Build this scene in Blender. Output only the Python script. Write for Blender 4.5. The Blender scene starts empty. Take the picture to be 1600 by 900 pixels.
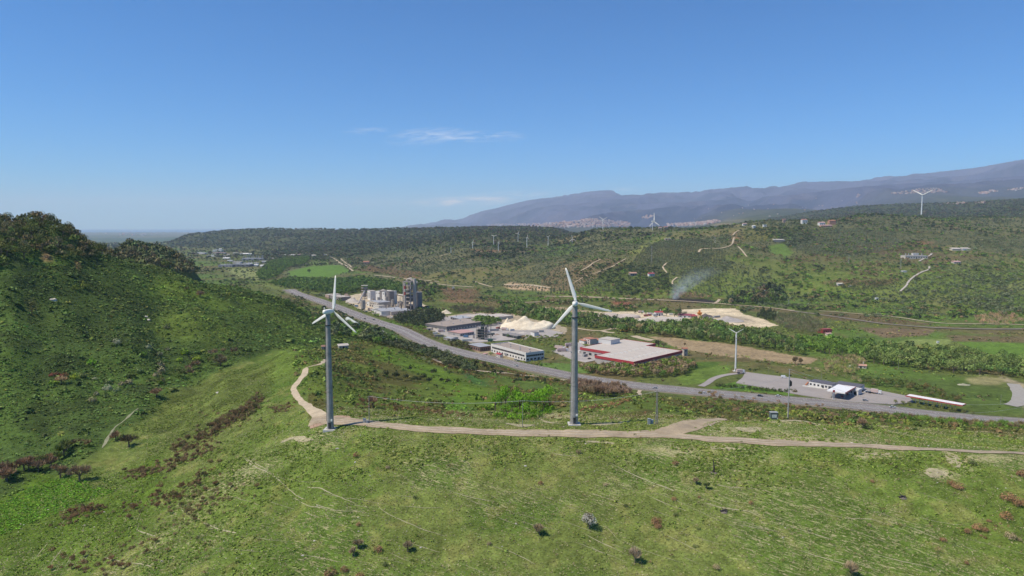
import bpy, math, random
import numpy as np

rng = np.random.default_rng(7)
random.seed(7)
SC = bpy.context.scene
COL = SC.collection

# ------------------------------------------------------------------ camera, sky, sun
F = 1080.0                       # focal length in photo pixels (1600 wide)
HOR = 354.0
TH = math.atan((450.0 - HOR) / F)
CT, ST = math.cos(TH), math.sin(TH)
ZC = 205.0                       # camera height over the sea, metres
cam = bpy.data.cameras.new("camera")
cam.sensor_width = 36.0
cam.lens = 36.0 * F / 1600.0
cam.clip_start = 1.0
cam.clip_end = 250000.0
cam_ob = bpy.data.objects.new("camera", cam)
cam_ob.location = (0, 0, ZC)
cam_ob.rotation_euler = (math.radians(90) - TH, 0, 0)
COL.objects.link(cam_ob)
SC.camera = cam_ob

SUN_DIR = np.array([-0.56, -0.20, 0.86]); SUN_DIR /= np.linalg.norm(SUN_DIR)
SUN_EL = math.asin(SUN_DIR[2])
SUN_AZ = math.atan2(SUN_DIR[0], SUN_DIR[1])       # from +Y towards +X
world = bpy.data.worlds.new("World")
SC.world = world
world.use_nodes = True
wn, wl = world.node_tree.nodes, world.node_tree.links
wn.clear()
w_out = wn.new("ShaderNodeOutputWorld")
w_bg = wn.new("ShaderNodeBackground")
w_sky = wn.new("ShaderNodeTexSky")
w_sky.sky_type = 'NISHITA'
w_sky.sun_disc = False
w_sky.sun_elevation = SUN_EL
w_sky.sun_rotation = SUN_AZ
w_sky.altitude = 200.0
w_sky.air_density = 0.7
w_sky.dust_density = 0.4
w_sky.ozone_density = 4.0
w_bg.inputs['Strength'].default_value = 0.15
# thin cirrus and the low cloud bank above the mountains, part of the far sky
def wmath(op, a, b=None, clamp=False):
    n = wn.new("ShaderNodeMath"); n.operation = op; n.use_clamp = clamp
    for i, v in enumerate((a, b)):
        if v is None: continue
        if isinstance(v, (int, float)): n.inputs[i].default_value = v
        else: wl.new(v, n.inputs[i])
    return n.outputs[0]
w_tc = wn.new("ShaderNodeTexCoord")
w_sep = wn.new("ShaderNodeSeparateXYZ"); wl.new(w_tc.outputs['Generated'], w_sep.inputs[0])
w_s = wmath('DIVIDE', w_sep.outputs[0], w_sep.outputs[1])       # azimuth tangent
w_e = wmath('DIVIDE', w_sep.outputs[2], w_sep.outputs[1])       # elevation tangent
def cloud(s0, e0, ws, we, amt, nsc, shear=0.0):
    ds = wmath('DIVIDE', wmath('SUBTRACT', w_s, s0), ws)
    ee = wmath('SUBTRACT', wmath('SUBTRACT', w_e, e0), wmath('MULTIPLY', wmath('SUBTRACT', w_s, s0), shear))
    de = wmath('DIVIDE', ee, we)
    r = wmath('ADD', wmath('MULTIPLY', ds, ds), wmath('MULTIPLY', de, de))
    fall = wmath('SUBTRACT', 1.0, r, clamp=True)
    comb = wn.new("ShaderNodeCombineXYZ")
    wl.new(wmath('MULTIPLY', w_s, nsc), comb.inputs[0]); wl.new(wmath('MULTIPLY', ee, nsc * 5.0), comb.inputs[1])
    comb.inputs[2].default_value = s0 * 31.0 + e0 * 17.0
    no = wn.new("ShaderNodeTexNoise"); no.inputs['Scale'].default_value = 1.0
    no.inputs['Detail'].default_value = 8.0; no.inputs['Roughness'].default_value = 0.6
    no.inputs['Distortion'].default_value = 0.5
    wl.new(comb.outputs[0], no.inputs['Vector'])
    t = wmath('MULTIPLY', wmath('SUBTRACT', no.outputs[0], 0.42), 3.2, clamp=True)
    front = wmath('GREATER_THAN', w_sep.outputs[1], 0.0)
    return wmath('MULTIPLY', wmath('MULTIPLY', wmath('MULTIPLY', fall, t), amt), front)
cl = [cloud(-0.045, 0.128, 0.075, 0.009, 0.55, 26, 0.0), cloud(-0.125, 0.128, 0.06, 0.014, 0.45, 30, 0.1),
      cloud(-0.205, 0.136, 0.05, 0.006, 0.25, 34), cloud(-0.07, 0.036, 0.085, 0.008, 1.0, 22, 0.03),
      cloud(-0.01, 0.045, 0.07, 0.006, 0.5, 30, 0.05), cloud(-0.19, 0.034, 0.07, 0.006, 0.18, 24),
      cloud(0.165, 0.054, 0.03, 0.004, 0.25, 34)]
tot = cl[0]
for c in cl[1:]:
    tot = wmath('ADD', tot, c)
tot = wmath('MINIMUM', tot, 0.8)
w_mix = wn.new("ShaderNodeMix"); w_mix.data_type = 'RGBA'
wl.new(tot, w_mix.inputs[0])
w_tint = wn.new("ShaderNodeMix"); w_tint.data_type = 'RGBA'; w_tint.blend_type = 'MULTIPLY'; w_tint.inputs[0].default_value = 1.0
wl.new(w_sky.outputs[0], w_tint.inputs[6]); w_tint.inputs[7].default_value = (0.23, 0.65, 0.98, 1)
wl.new(w_tint.outputs[2], w_mix.inputs[6]); w_mix.inputs[7].default_value = (7.4, 7.3, 7.9, 1)
wl.new(w_mix.outputs[2], w_bg.inputs[0])
wl.new(w_bg.outputs[0], w_out.inputs[0])

sun = bpy.data.lights.new("sun", 'SUN')
sun.energy = 4.7
sun.angle = math.radians(0.53)
sun.color = (1.0, 0.93, 0.81)
sun_ob = bpy.data.objects.new("sun", sun)
sun_ob.rotation_euler = (math.acos(SUN_DIR[2]), 0, math.atan2(SUN_DIR[0], -SUN_DIR[1]))
sun_ob.location = (0, 0, ZC + 300)
COL.objects.link(sun_ob)
SC.view_settings.view_transform = 'Standard'
SC.view_settings.look = 'None'
SC.view_settings.exposure = 0.10
SC.view_settings.gamma = 1.0
SC.view_settings.use_curve_mapping = False
SC.render.engine = 'CYCLES'
SC.cycles.use_denoising = True
SC.cycles.denoiser = 'OPENIMAGEDENOISE'
SC.cycles.max_bounces = 4
SC.cycles.diffuse_bounces = 2
SC.cycles.glossy_bounces = 2
SC.cycles.transparent_max_bounces = 6
SC.cycles.volume_bounces = 1
SC.cycles.use_adaptive_sampling = True
SC.cycles.adaptive_threshold = 0.02

# ------------------------------------------------------------------ maths helpers
def slope_of(py):
    c = 450.0 - py
    return (c * CT - F * ST) / (F * CT + c * ST)

def _hash(ix, iy, seed):
    h = (ix.astype(np.int64) * 374761393 + iy.astype(np.int64) * 668265263 + seed * 1442695041) & 0xFFFFFFFF
    h = ((h ^ (h >> 13)) * 1274126177) & 0xFFFFFFFF
    h = h ^ (h >> 16)
    return (h & 0xFFFFFF) / float(0xFFFFFF)

def vnoise(x, y, seed=0):
    x = np.asarray(x, float); y = np.asarray(y, float)
    ix = np.floor(x); iy = np.floor(y); fx = x - ix; fy = y - iy
    fx = fx * fx * (3 - 2 * fx); fy = fy * fy * (3 - 2 * fy)
    a = _hash(ix, iy, seed); b = _hash(ix + 1, iy, seed); c = _hash(ix, iy + 1, seed); d = _hash(ix + 1, iy + 1, seed)
    return (a * (1 - fx) + b * fx) * (1 - fy) + (c * (1 - fx) + d * fx) * fy

def fbm(x, y, scale, oct=4, seed=0, rough=0.5):
    """0..1 noise, feature size = scale metres"""
    t = 0.0; amp = 1.0; s = 0.0
    x = np.asarray(x, float) / scale; y = np.asarray(y, float) / scale
    for o in range(oct):
        t = t + amp * vnoise(x + 17.3 * o, y - 9.1 * o, seed + o * 31)
        s += amp; amp *= rough
        x, y = (x * 1.6 - y * 1.2), (x * 1.2 + y * 1.6)
    return t / s

def smooth(a, b, x):
    t = np.clip((x - a) / (b - a), 0, 1)
    return t * t * (3 - 2 * t)

# ------------------------------------------------------------------ terrain (heights relative to the camera, then lifted by ZC)
FL = -135.0                       # valley floor
cols = {
 -300: [(60,-96),(200,-104),(300,-104),(420,-60),(520,-5),(600,20),(800,-10),(1300,-120),(5000,-150),(9000,-190),(20000,-204)],
 0:  [(60,-92),'900@192','790@240','700@290','600@340','500@395','420@440','380@470','342@515',(640,-20),(900,-90),(1300,FL),(5000,-140),(9000,-185),(20000,-204)],
 60: [(60,-92),'900@188','765@252','700@295','600@348','500@412','420@470','380@500','338@535',(650,-20),(900,-90),(1300,FL),(5000,-140),(9000,-185),(20000,-204)],
 100:[(60,-92),'900@185','740@262','650@320','550@385','450@460','400@500','354@550',(650,-20),(900,-80),(1300,FL),(5000,-140),(9000,-185),(20000,-204)],
 150:[(60,-91),'900@180','712@282','625@345','530@415','440@495','385@565',(680,-45),(900,-70),(1300,FL),(5000,-140),(9000,-185),(20000,-204)],
 200:[(60,-90),'900@175','780@228','680@300','600@370','500@450','420@550','402@590',(700,-56),'382@950',(1300,-110),(1600,FL),(5000,-140),(9000,-185),(20000,-204)],
 250:[(60,-88),'900@170','730@250','640@345','560@420','480@510','420@600','412@625',(740,-68),'390@980',(1300,-110),(1600,FL),(5000,-138),(9000,-180),(20000,-204)],
 300:[(60,-88),'900@165','700@262','605@390','540@440','480@520','432@620',(760,-80),'418@1000',(1300,-118),(1600,FL),(4600,-135),'366@5600',(7500,-150),(20000,-204)],
 350:[(60,-88),'900@161','700@250','600@345','575@415','520@490','470@570','441@640',(800,-95),(1000,-120),(1500,FL),(4500,-134),'361@5600',(7500,-150),(20000,-204)],
 400:[(60,-90),'900@158','750@212','650@275','590@350','562@440','500@540','453@650',(820,-110),(1000,-130),(1300,FL),(4300,-133),'358@5600',(7500,-150),(20000,-204)],
 450:[(60,-92),'900@157','760@205','690@235','640@270','600@315','547@400','545@470','500@590','468@670',(820,-110),(1000,FL),(4000,-130),'357.5@5500',(7500,-150),(20000,-204)],
 500:[(60,-95),'900@157','680@228','640@262','600@305','566@350','552@450','535@540','512@640',(760,-103),(900,-125),(1020,FL),(3000,-128),(4000,-110),'357.5@5500',(7500,-140),(20000,-204)],
 560:[(60,-95),'900@156','675@227','655@241','640@262','620@300','590@360','557@440','546@475','535@560','515@680',(820,-118),(950,FL),(2100,FL),(3200,-112),(4000,-85),'358@5400',(7500,-140),(20000,-200)],
 650:[(60,-95),'900@156','668@227','655@241','640@275','600@370','570@450','555@500','548@550',(680,-120),(770,FL),(1520,FL),'430@1800','400@2400','385@3000','370@4000','357.5@5200',(7500,-140),(19000,-190),(21000,-100),'354@26000',(40000,-200)],
 750:[(60,-95),'900@156','672@223','655@238','630@300','600@390','585@450','570@540',(640,-126),(700,FL),(1480,FL),'430@1700','410@1950','390@2300','380@2700','365@3600','356.5@4800',(7000,-140),(12000,-160),(19000,-140),(22000,100),'336@28000',(37000,-200)],
 850:[(60,-95),'900@156','676@221','661@232','645@265','620@325','600@420','590@520',(600,-133),(620,FL),(1350,FL),'445@1500','420@1750','395@2100','385@2500','368@3500','356@4500',(6500,-110),(10000,-60),'350@13000',(17000,140),'315@27000',(37000,-200)],
 950:[(60,-95),'900@156','678@220','663@232','645@262','625@320','612@400',(480,-116),(560,FL),(1250,FL),'440@1400','410@1600','385@1900','366@2400','357@2900',(4500,-110),(8000,-80),'351@12000','335@17000','303@25500',(36000,-200)],
 1050:[(60,-95),'900@156','681@218','657@240','640@290','625@370',(450,-116),(540,FL),(1280,FL),'440@1400','410@1550','385@1750','367@2100','354@2600',(4000,-80),(8000,-30),'350@11000','325@17000','305@24500',(35000,-200)],
 1200:[(60,-95),'900@156','690@213','662@235','650@290','640@370',(450,-120),(500,FL),(1270,FL),'450@1340','420@1450','395@1600','370@1800','356@2000','345@2250',(2900,-60),(4500,-20),'342@7000','322@15000','295@23500',(35000,-100)],
 1350:[(60,-95),'900@156','697@209','670@235','650@320','645@400',(480,FL),(1190,FL),'450@1300','420@1450','390@1650','360@2000','343@2350','338@2500',(3200,-20),(4200,30),'324@5600','320@6200',(7500,120),'303@15500','284@22500',(35000,0)],
 1500:[(60,-95),'900@156','704@206','672@260','660@340',(460,FL),(970,FL),'490@1045','460@1170','430@1350','400@1600','370@1950','348@2350','340@2700',(3300,0),(4200,60),'317@5500',(7500,200),'295@14500','272@21000',(34000,0)],
 1600:[(60,-95),'900@156','708@204','677@260','665@330',(450,FL),(910,FL),'490@1035','450@1250','420@1450','390@1700','360@2100','340@2500',(3300,20),'322@4200','312@5400',(7500,230),'288@13500','256@20000',(34000,0)],
 1950:[(60,-95),'900@158','720@200','690@260',(340,-110),(430,FL),(860,FL),'490@1010','450@1250','420@1450','390@1700','360@2100','338@2500',(3300,30),'315@4200','305@5400',(7500,260),'278@13500','240@20000',(34000,0)],
}
cpx = sorted(cols)
cs = np.array([(p - 800) / F for p in cpx])
NY, NS = 1500, 1000
LY = np.linspace(math.log(45.0), math.log(45000.0), NY)
YY = np.exp(LY)
prof = []
for p in cpx:
    ks = []
    for k in cols[p]:
        if isinstance(k, str):
            a, b = k.split('@'); a = float(a); b = float(b); ks.append((b, slope_of(a) * b))
        else: ks.append((float(k[0]), float(k[1])))
    ys = np.array([k[0] for k in ks]); zs = np.array([k[1] for k in ks])
    prof.append(np.interp(LY, np.log(ys), zs))
prof = np.array(prof)
SMIN, SMAX = -1.05, 1.05
SS = np.linspace(SMIN, SMAX, NS)
# smooth interpolation between columns (catmull style via hermite with limited slopes)
def hermite_cols(S):
    m = np.zeros_like(prof)
    d = (prof[1:] - prof[:-1]) / (cs[1:] - cs[:-1])[:, None]
    a, b = d[:-1], d[1:]
    m[1:-1] = np.where(a * b > 0, 2 * a * b / (a + b + 1e-9 * np.sign(a + b + 1e-12)), 0)
    Sc = np.clip(S, cs[0], cs[-1])
    i = np.clip(np.searchsorted(cs, Sc) - 1, 0, len(cs) - 2)
    h = cs[i + 1] - cs[i]; t = (Sc - cs[i]) / h
    t = t[:, None]; h = h[:, None]
    return ((1 + 2 * t) * (1 - t) ** 2 * prof[i] + t * (1 - t) ** 2 * h * m[i] + t * t * (3 - 2 * t) * prof[i + 1] + t * t * (t - 1) * h * m[i + 1])
Z = hermite_cols(SS)
def blur(A, sig, axis):
    r = int(sig * 3) + 1
    k = np.exp(-0.5 * (np.arange(-r, r + 1) / sig) ** 2); k /= k.sum()
    A = np.moveaxis(A, axis, 0)
    P = np.concatenate([np.repeat(A[:1], r, 0), A, np.repeat(A[-1:], r, 0)], 0)
    out = sum(k[j] * P[j:j + A.shape[0]] for j in range(2 * r + 1))
    return np.moveaxis(out, 0, axis)
Z = blur(Z, 5.0, 1)
Z = blur(Z, 4.0, 0)
GX = SS[:, None] * YY[None, :]
GY = np.repeat(YY[None, :], NS, 0)
GP = SS[:, None] * F + 800 + 0 * GY                      # rough photo column
above = np.clip((Z - FL) / 12.0, 0, 1)                   # 0 on the flat valley floor
far_h = smooth(1250, 1700, GY)
mount = smooth(7000, 12000, GY) * smooth(-180, 100, Z)
near = 1 - smooth(700, 1000, GY)
# relief
Z = Z + above * far_h * (1 - mount) * (fbm(GX, GY, 420, 4, 3) - 0.5) * 42 * smooth(1300, 2200, GY)
Z = Z + above * far_h * (1 - mount) * (fbm(GX, GY, 120, 3, 5) - 0.5) * 9
rid = 1 - np.abs(2 * fbm(GX, GY * 0.7, 2100, 5, 11, 0.5) - 1)
Z = Z + mount * (rid - 0.78) * 800
hillL = smooth(-0.25, -0.42, GX / GY) * smooth(300, 360, GY) * near
Z = Z + above * near * (fbm(GX, GY, 45, 4, 21) - 0.5) * (3.2 + 6 * hillL) * smooth(255, 300, GY)
Z = Z + above * near * (fbm(GX, GY, 9, 3, 23) - 0.5) * 0.9
Z = Z + (1 - far_h) * (1 - above) * (fbm(GX, GY, 60, 3, 27) - 0.5) * 0.6
Z = Z - smooth(24500, 27000, GY) * 14 * (Z < -150)
GZ = Z + ZC

def ground_z(x, y):
    """bilinear height of the terrain grid, world z"""
    x = np.asarray(x, float); y = np.maximum(np.asarray(y, float), 46.0)
    fs = np.clip((x / y - SMIN) / (SMAX - SMIN) * (NS - 1), 0, NS - 1.001)
    fy = np.clip((np.log(y) - LY[0]) / (LY[-1] - LY[0]) * (NY - 1), 0, NY - 1.001)
    i = fs.astype(int); j = fy.astype(int); u = fs - i; v = fy - j
    return (GZ[i, j] * (1 - u) * (1 - v) + GZ[i + 1, j] * u * (1 - v) + GZ[i, j + 1] * (1 - u) * v + GZ[i + 1, j + 1] * u * v)

_my = np.exp(np.linspace(math.log(110.0), math.log(60000.0), 5200))
def ray(px, py):
    c = 450.0 - py
    d = np.array([px - 800.0, F * CT + c * ST, c * CT - F * ST])
    return d / d[1]
def hit(px, py, ymin=0.0):
    """where the line of sight of a photo pixel first meets the ground"""
    d = ray(px, py)
    ys = _my[_my >= ymin] if ymin else _my
    zr = ZC + d[2] * ys
    g = ground_z(d[0] * ys, ys)
    b = np.nonzero(zr <= g)[0]
    if len(b) == 0:
        y = 40000.0
    else:
        k = b[0]
        if k == 0: y = ys[0]
        else:
            a0 = zr[k - 1] - g[k - 1]; a1 = g[k] - zr[k]
            y = ys[k - 1] + (ys[k] - ys[k - 1]) * a0 / (a0 + a1 + 1e-9)
    return np.array([d[0] * y, y, float(ground_z(d[0] * y, y))])
def plane_hit(px, py, z):
    d = ray(px, py)
    y = (z - ZC) / d[2]
    return np.array([d[0] * y, y, z])
def project(x, y, z):
    dz = np.asarray(z, float) - ZC
    yc = y * CT - dz * ST; uc = y * ST + dz * CT
    return 800 + F * x / yc, 450 - F * uc / yc
def at_depth(px, py, y):
    d = ray(px, py); return np.array([d[0] * y, y, ZC + d[2] * y])

def inpoly(x, y, poly):
    x = np.asarray(x); y = np.asarray(y)
    ins = np.zeros(x.shape, bool)
    n = len(poly)
    for i in range(n):
        x0, y0 = poly[i][0], poly[i][1]; x1, y1 = poly[(i + 1) % n][0], poly[(i + 1) % n][1]
        c = ((y0 > y) != (y1 > y)) & (x < (x1 - x0) * (y - y0) / (y1 - y0 + 1e-12) + x0)
        ins ^= c
    return ins
def WP(pts, ymin=0.0):
    return [tuple(hit(a, b, ymin)[:2]) for a, b in pts]

# ------------------------------------------------------------------ materials
def newmat(name):
    m = bpy.data.materials.new(name); m.use_nodes = True
    nt = m.node_tree; nt.nodes.clear()
    out = nt.nodes.new("ShaderNodeOutputMaterial")
    bs = nt.nodes.new("ShaderNodeBsdfPrincipled")
    nt.links.new(bs.outputs[0], out.inputs[0])
    return m, nt, bs
def noise_node(nt, scale, detail=4, rough=0.55, vec=None, dist=0.0):
    n = nt.nodes.new("ShaderNodeTexNoise"); n.inputs['Scale'].default_value = scale
    n.inputs['Detail'].default_value = detail; n.inputs['Roughness'].default_value = rough
    n.inputs['Distortion'].default_value = dist
    if vec is not None: nt.links.new(vec, n.inputs['Vector'])
    return n.outputs[0]
def ramp(nt, fac, a, b, va=0.0, vb=1.0):
    n = nt.nodes.new("ShaderNodeMapRange"); n.inputs[1].default_value = a; n.inputs[2].default_value = b
    n.inputs[3].default_value = va; n.inputs[4].default_value = vb
    nt.links.new(fac, n.inputs[0]); return n.outputs[0]
def mixc(nt, fac, a, b, mode='MIX'):
    n = nt.nodes.new("ShaderNodeMix"); n.data_type = 'RGBA'; n.blend_type = mode
    for i, v in ((0, fac), (6, a), (7, b)):
        if isinstance(v, (int, float)): n.inputs[i].default_value = v
        elif isinstance(v, tuple): n.inputs[i].default_value = (*v[:3], 1)
        else: nt.links.new(v, n.inputs[i])
    return n.outputs[2]
def nmath(nt, op, a, b=None):
    n = nt.nodes.new("ShaderNodeMath"); n.operation = op
    for i, v in enumerate((a, b)):
        if v is None: continue
        if isinstance(v, (int, float)): n.inputs[i].default_value = v
        else: nt.links.new(v, n.inputs[i])
    return n.outputs[0]
def geo_pos(nt):
    return nt.nodes.new("ShaderNodeNewGeometry").outputs['Position']
_mats = {}
def mat(name, col, rough=0.8, var=0.18, scale=0.4, metal=0.0, col2=None, bump=0.0):
    """procedural surface: base colour broken by two sizes of noise"""
    if name in _mats: return _mats[name]
    m, nt, bs = newmat(name)
    tc = nt.nodes.new("ShaderNodeTexCoord").outputs['Object']
    n1 = noise_node(nt, scale, 5, 0.6, tc)
    n2 = noise_node(nt, scale * 9, 3, 0.6, tc)
    s = nmath(nt, 'ADD', nmath(nt, 'MULTIPLY', n1, 0.65), nmath(nt, 'MULTIPLY', n2, 0.35))
    lo = tuple(c * (1 - var) for c in col); hi = tuple(min(1, c * (1 + var)) for c in (col2 or col))
    c = mixc(nt, ramp(nt, s, 0.3, 0.7), lo, hi)
    nt.links.new(c, bs.inputs['Base Color'])
    bs.inputs['Roughness'].default_value = rough; bs.inputs['Metallic'].default_value = metal
    if bump:
        b = nt.nodes.new("ShaderNodeBump"); b.inputs['Strength'].default_value = bump; b.inputs['Distance'].default_value = 0.3
        nt.links.new(s, b.inputs['Height']); nt.links.new(b.outputs[0], bs.inputs['Normal'])
    _mats[name] = m
    return m

# ------------------------------------------------------------------ mesh helpers
def npmesh(name, V, faces_flat, counts, mats=None, col=None, mi=None, smooth_=False):
    me = bpy.data.meshes.new(name)
    V = np.asarray(V, np.float32).reshape(-1, 3)
    faces_flat = np.asarray(faces_flat, np.int32); counts = np.asarray(counts, np.int32)
    me.vertices.add(len(V)); me.vertices.foreach_set("co", V.ravel())
    me.loops.add(len(faces_flat)); me.loops.foreach_set("vertex_index", faces_flat)
    me.polygons.add(len(counts))
    st = np.concatenate([[0], np.cumsum(counts)[:-1]]).astype(np.int32)
    me.polygons.foreach_set("loop_start", st)
    try: me.polygons.foreach_set("loop_total", counts)
    except Exception: pass
    me.polygons.foreach_set("use_smooth", np.full(len(counts), bool(smooth_)))
    if mi is not None: me.polygons.foreach_set("material_index", np.asarray(mi, np.int32))
    for m in (mats or []): me.materials.append(m)
    if col is not None:
        at = me.color_attributes.new("Col", 'FLOAT_COLOR', 'POINT')
        c = np.asarray(col, np.float32).reshape(-1, 4)
        at.data.foreach_set("color", c.ravel())
    me.update(calc_edges=True)
    return me

class MB:
    """collects simple solids; build() makes ONE mesh"""
    def __init__(s): s.v = []; s.f = []; s.m = []; s.mi = 0
    def poly(s, vs, fs):
        o = len(s.v); s.v.extend([tuple(map(float, q)) for q in vs])
        for f in fs: s.f.append([o + i for i in f]); s.m.append(s.mi)
    def box(s, x0, x1, y0, y1, z0, z1):
        s.poly([(x0,y0,z0),(x1,y0,z0),(x1,y1,z0),(x0,y1,z0),(x0,y0,z1),(x1,y0,z1),(x1,y1,z1),(x0,y1,z1)],
               [(0,3,2,1),(4,5,6,7),(0,1,5,4),(1,2,6,5),(2,3,7,6),(3,0,4,7)])
    def prism(s, pts, z0, z1, bottom=True):
        n = len(pts)
        a = sum(pts[i][0] * pts[(i + 1) % n][1] - pts[(i + 1) % n][0] * pts[i][1] for i in range(n))
        if a < 0: pts = pts[::-1]
        vs = [(p[0], p[1], z0) for p in pts] + [(p[0], p[1], z1) for p in pts]
        fs = [(i, (i + 1) % n, n + (i + 1) % n, n + i) for i in range(n)] + [tuple(range(n, 2 * n))]
        if bottom: fs.append(tuple(range(n - 1, -1, -1)))
        s.poly(vs, fs)
    def tube(s, path, radii, n=8, caps=True):
        path = [np.array(p, float) for p in path]
        if isinstance(radii, (int, float)): radii = [radii] * len(path)
        vs = []; up = np.array([0, 0, 1.0])
        for i, p in enumerate(path):
            t = path[min(i + 1, len(path) - 1)] - path[max(i - 1, 0)]; t /= (np.linalg.norm(t) + 1e-9)
            ref = np.array([1.0, 0, 0]) if abs(t[2]) > 0.9 else up
            a = np.cross(ref, t); a /= np.linalg.norm(a); b = np.cross(t, a)
            for k in range(n):
                an = 2 * math.pi * k / n
                vs.append(p + radii[i] * (math.cos(an) * a + math.sin(an) * b))
        fs = []
        for i in range(len(path) - 1):
            for k in range(n):
                fs.append((i * n + k, i * n + (k + 1) % n, (i + 1) * n + (k + 1) % n, (i + 1) * n + k))
        if caps:
            fs.append(tuple(range(n - 1, -1, -1))); fs.append(tuple(range((len(path) - 1) * n, len(path) * n)))
        s.poly(vs, fs)
    def gable(s, x0, x1, y0, y1, z0, z1, axis='x', over=0.4):
        x0 -= over; x1 += over; y0 -= over; y1 += over
        if axis == 'x':
            ym = (y0 + y1) / 2
            vs = [(x0,y0,z0),(x1,y0,z0),(x1,y1,z0),(x0,y1,z0),(x0,ym,z1),(x1,ym,z1)]
            fs = [(0,1,5,4),(2,3,4,5),(0,4,3),(1,2,5),(0,3,2,1)]
        else:
            xm = (x0 + x1) / 2
            vs = [(x0,y0,z0),(x1,y0,z0),(x1,y1,z0),(x0,y1,z0),(xm,y0,z1),(xm,y1,z1)]
            fs = [(1,2,5,4),(3,0,4,5),(0,1,4),(2,3,5),(0,3,2,1)]
        s.poly(vs, fs)
    def build(s, name, mats, parent=None, smooth_=False):
        if not isinstance(mats, (list, tuple)): mats = [mats]
        flat = [i for f in s.f for i in f]
        me = npmesh(name, s.v, flat, [len(f) for f in s.f], mats, mi=s.m, smooth_=smooth_)
        o = bpy.data.objects.new(name, me); COL.objects.link(o)
        if parent is not None: o.parent = parent
        return o
def link(name, me, parent=None):
    o = bpy.data.objects.new(name, me); COL.objects.link(o)
    if parent is not None: o.parent = parent
    return o
def tag(o, label=None, cat=None, group=None, kind=None):
    if label: o['label'] = label
    if cat: o['category'] = cat
    if group: o['group'] = group
    if kind: o['kind'] = kind
    return o
def thing(name, label, cat, loc=(0, 0, 0), rz=0.0, group=None):
    o = bpy.data.objects.new(name, None); COL.objects.link(o)
    o.empty_display_size = 0.5
    o.location = tuple(float(v) for v in loc); o.rotation_euler = (0, 0, rz)
    return tag(o, label, cat, group)
def kids(root):
    return [o for o in bpy.data.objects if o.parent is root]
def dup(root, ch, loc, rz=0.0, sc=None, label=None, group=None):
    """copy a thing and its parts; ch = {part: [subparts]}"""
    r = root.copy(); COL.objects.link(r)
    r.location = tuple(float(v) for v in loc); r.rotation_euler = (0, 0, rz)
    if sc is not None: r.scale = (sc, sc, sc) if isinstance(sc, (int, float)) else sc
    if label: r['label'] = label
    if group: r['group'] = group
    for p, subs in ch.items():
        c = p.copy(); COL.objects.link(c); c.parent = r
        for q in subs:
            d = q.copy(); COL.objects.link(d); d.parent = c
    return r
# ------------------------------------------------------------------ ground colour (albedo of soil, grass, crops; mountains also carry haze blue)
def C(r, g, b):      # sRGB 0..255 of the sunlit surface in the photo -> albedo
    return np.array([((v / 255.0) ** 2.2) / 1.22 for v in (r, g, b)]) * np.array([1.06, 1.02, .88])
straw = np.zeros_like(GX)
gc = np.zeros(GX.shape + (3,))
def lay(mask, c):
    gc[:] = gc * (1 - mask[..., None]) + np.asarray(c) * mask[..., None]
n_big = fbm(GX, GY, 90, 4, 41); n_mid = fbm(GX, GY, 22, 4, 43); n_sm = fbm(GX, GY, 5, 3, 47)
gsx = GX / GY
# near slope
lay(np.ones_like(GX), C(103, 122, 60))
lay(smooth(0.42, 0.62, n_big), C(110, 123, 68))
lay(smooth(0.5, 0.68, n_mid) * 0.7, C(84, 108, 48))
lay(smooth(0.55, 0.75, n_sm) * 0.5, C(128, 126, 80))
# left hill and ravine scrub
m = smooth(-0.20, -0.30, gsx + 0.0) * smooth(235, 260, GY + (gsx + 0.45) * 330)
ravine = WP([(-250, 860), (0, 785), (100, 738), (165, 700), (215, 662), (260, 622), (330, 585), (400, 556), (430, 545), (480, 548)])
rav_side = inpoly(GX, GY, ravine + [(-40, 1200), (-1500, 1300)])
lh = rav_side & (GY < 1300)
lh = blur(blur(lh.astype(float), 2.0, 0), 2.0, 1)
lay(lh, C(74, 92, 50))
lay(lh * smooth(0.5, 0.66, n_big), C(84, 106, 54))
lay(lh * smooth(0.56, 0.7, n_mid) * 0.8, C(66, 80, 46))
# slope beyond the ridge, down to the valley
hol = smooth(242, 262, GY) * (gsx > -0.3) * (GY < 720) * (1 - lh)
lay(hol, C(92, 92, 54))
lay(hol * smooth(0.42, 0.6, n_mid), C(96, 112, 54))
lay(hol * smooth(0.58, 0.72, n_big), C(104, 88, 60))
# valley floor
va = smooth(4.0, 0.8, Z - FL) * smooth(450, 500, GY)
va = np.clip(va, 0, 1)
lay(va, C(98, 108, 62))
lay(va * smooth(0.45, 0.62, fbm(GX, GY, 70, 4, 51)), C(112, 104, 74))
lay(va * smooth(0.52, 0.62, fbm(GX, GY, 120, 3, 53)) * 0.8, C(92, 118, 56))
lay(va * smooth(0.6, 0.75, n_mid) * 0.6, C(76, 88, 50))

# land use mosaic on the far hills
def landuse(x, y, cell=170.0):
    wx = x + (fbm(x, y, 120, 3, 61) - 0.5) * 150; wy = y + (fbm(x, y, 120, 3, 62) - 0.5) * 150
    wx = wx / cell; wy = wy / (cell * 1.3)
    ix = np.floor(wx); iy = np.floor(wy)
    best = np.full(wx.shape, 1e9); bid = np.zeros(wx.shape); ang = np.zeros(wx.shape)
    for a in (-1, 0, 1):
        for b in (-1, 0, 1):
            cx = ix + a; cy = iy + b
            px_ = cx + 0.15 + 0.7 * _hash(cx, cy, 71); py_ = cy + 0.15 + 0.7 * _hash(cx, cy, 72)
            d = (wx - px_) ** 2 + (wy - py_) ** 2
            t = d < best
            best = np.where(t, d, best); bid = np.where(t, _hash(cx, cy, 73), bid); ang = np.where(t, _hash(cx, cy, 74), ang)
    return bid, ang
fh = far_h * np.clip((Z - FL) / 3.0, 0, 1)
bid, bang = landuse(GX, GY)
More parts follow.
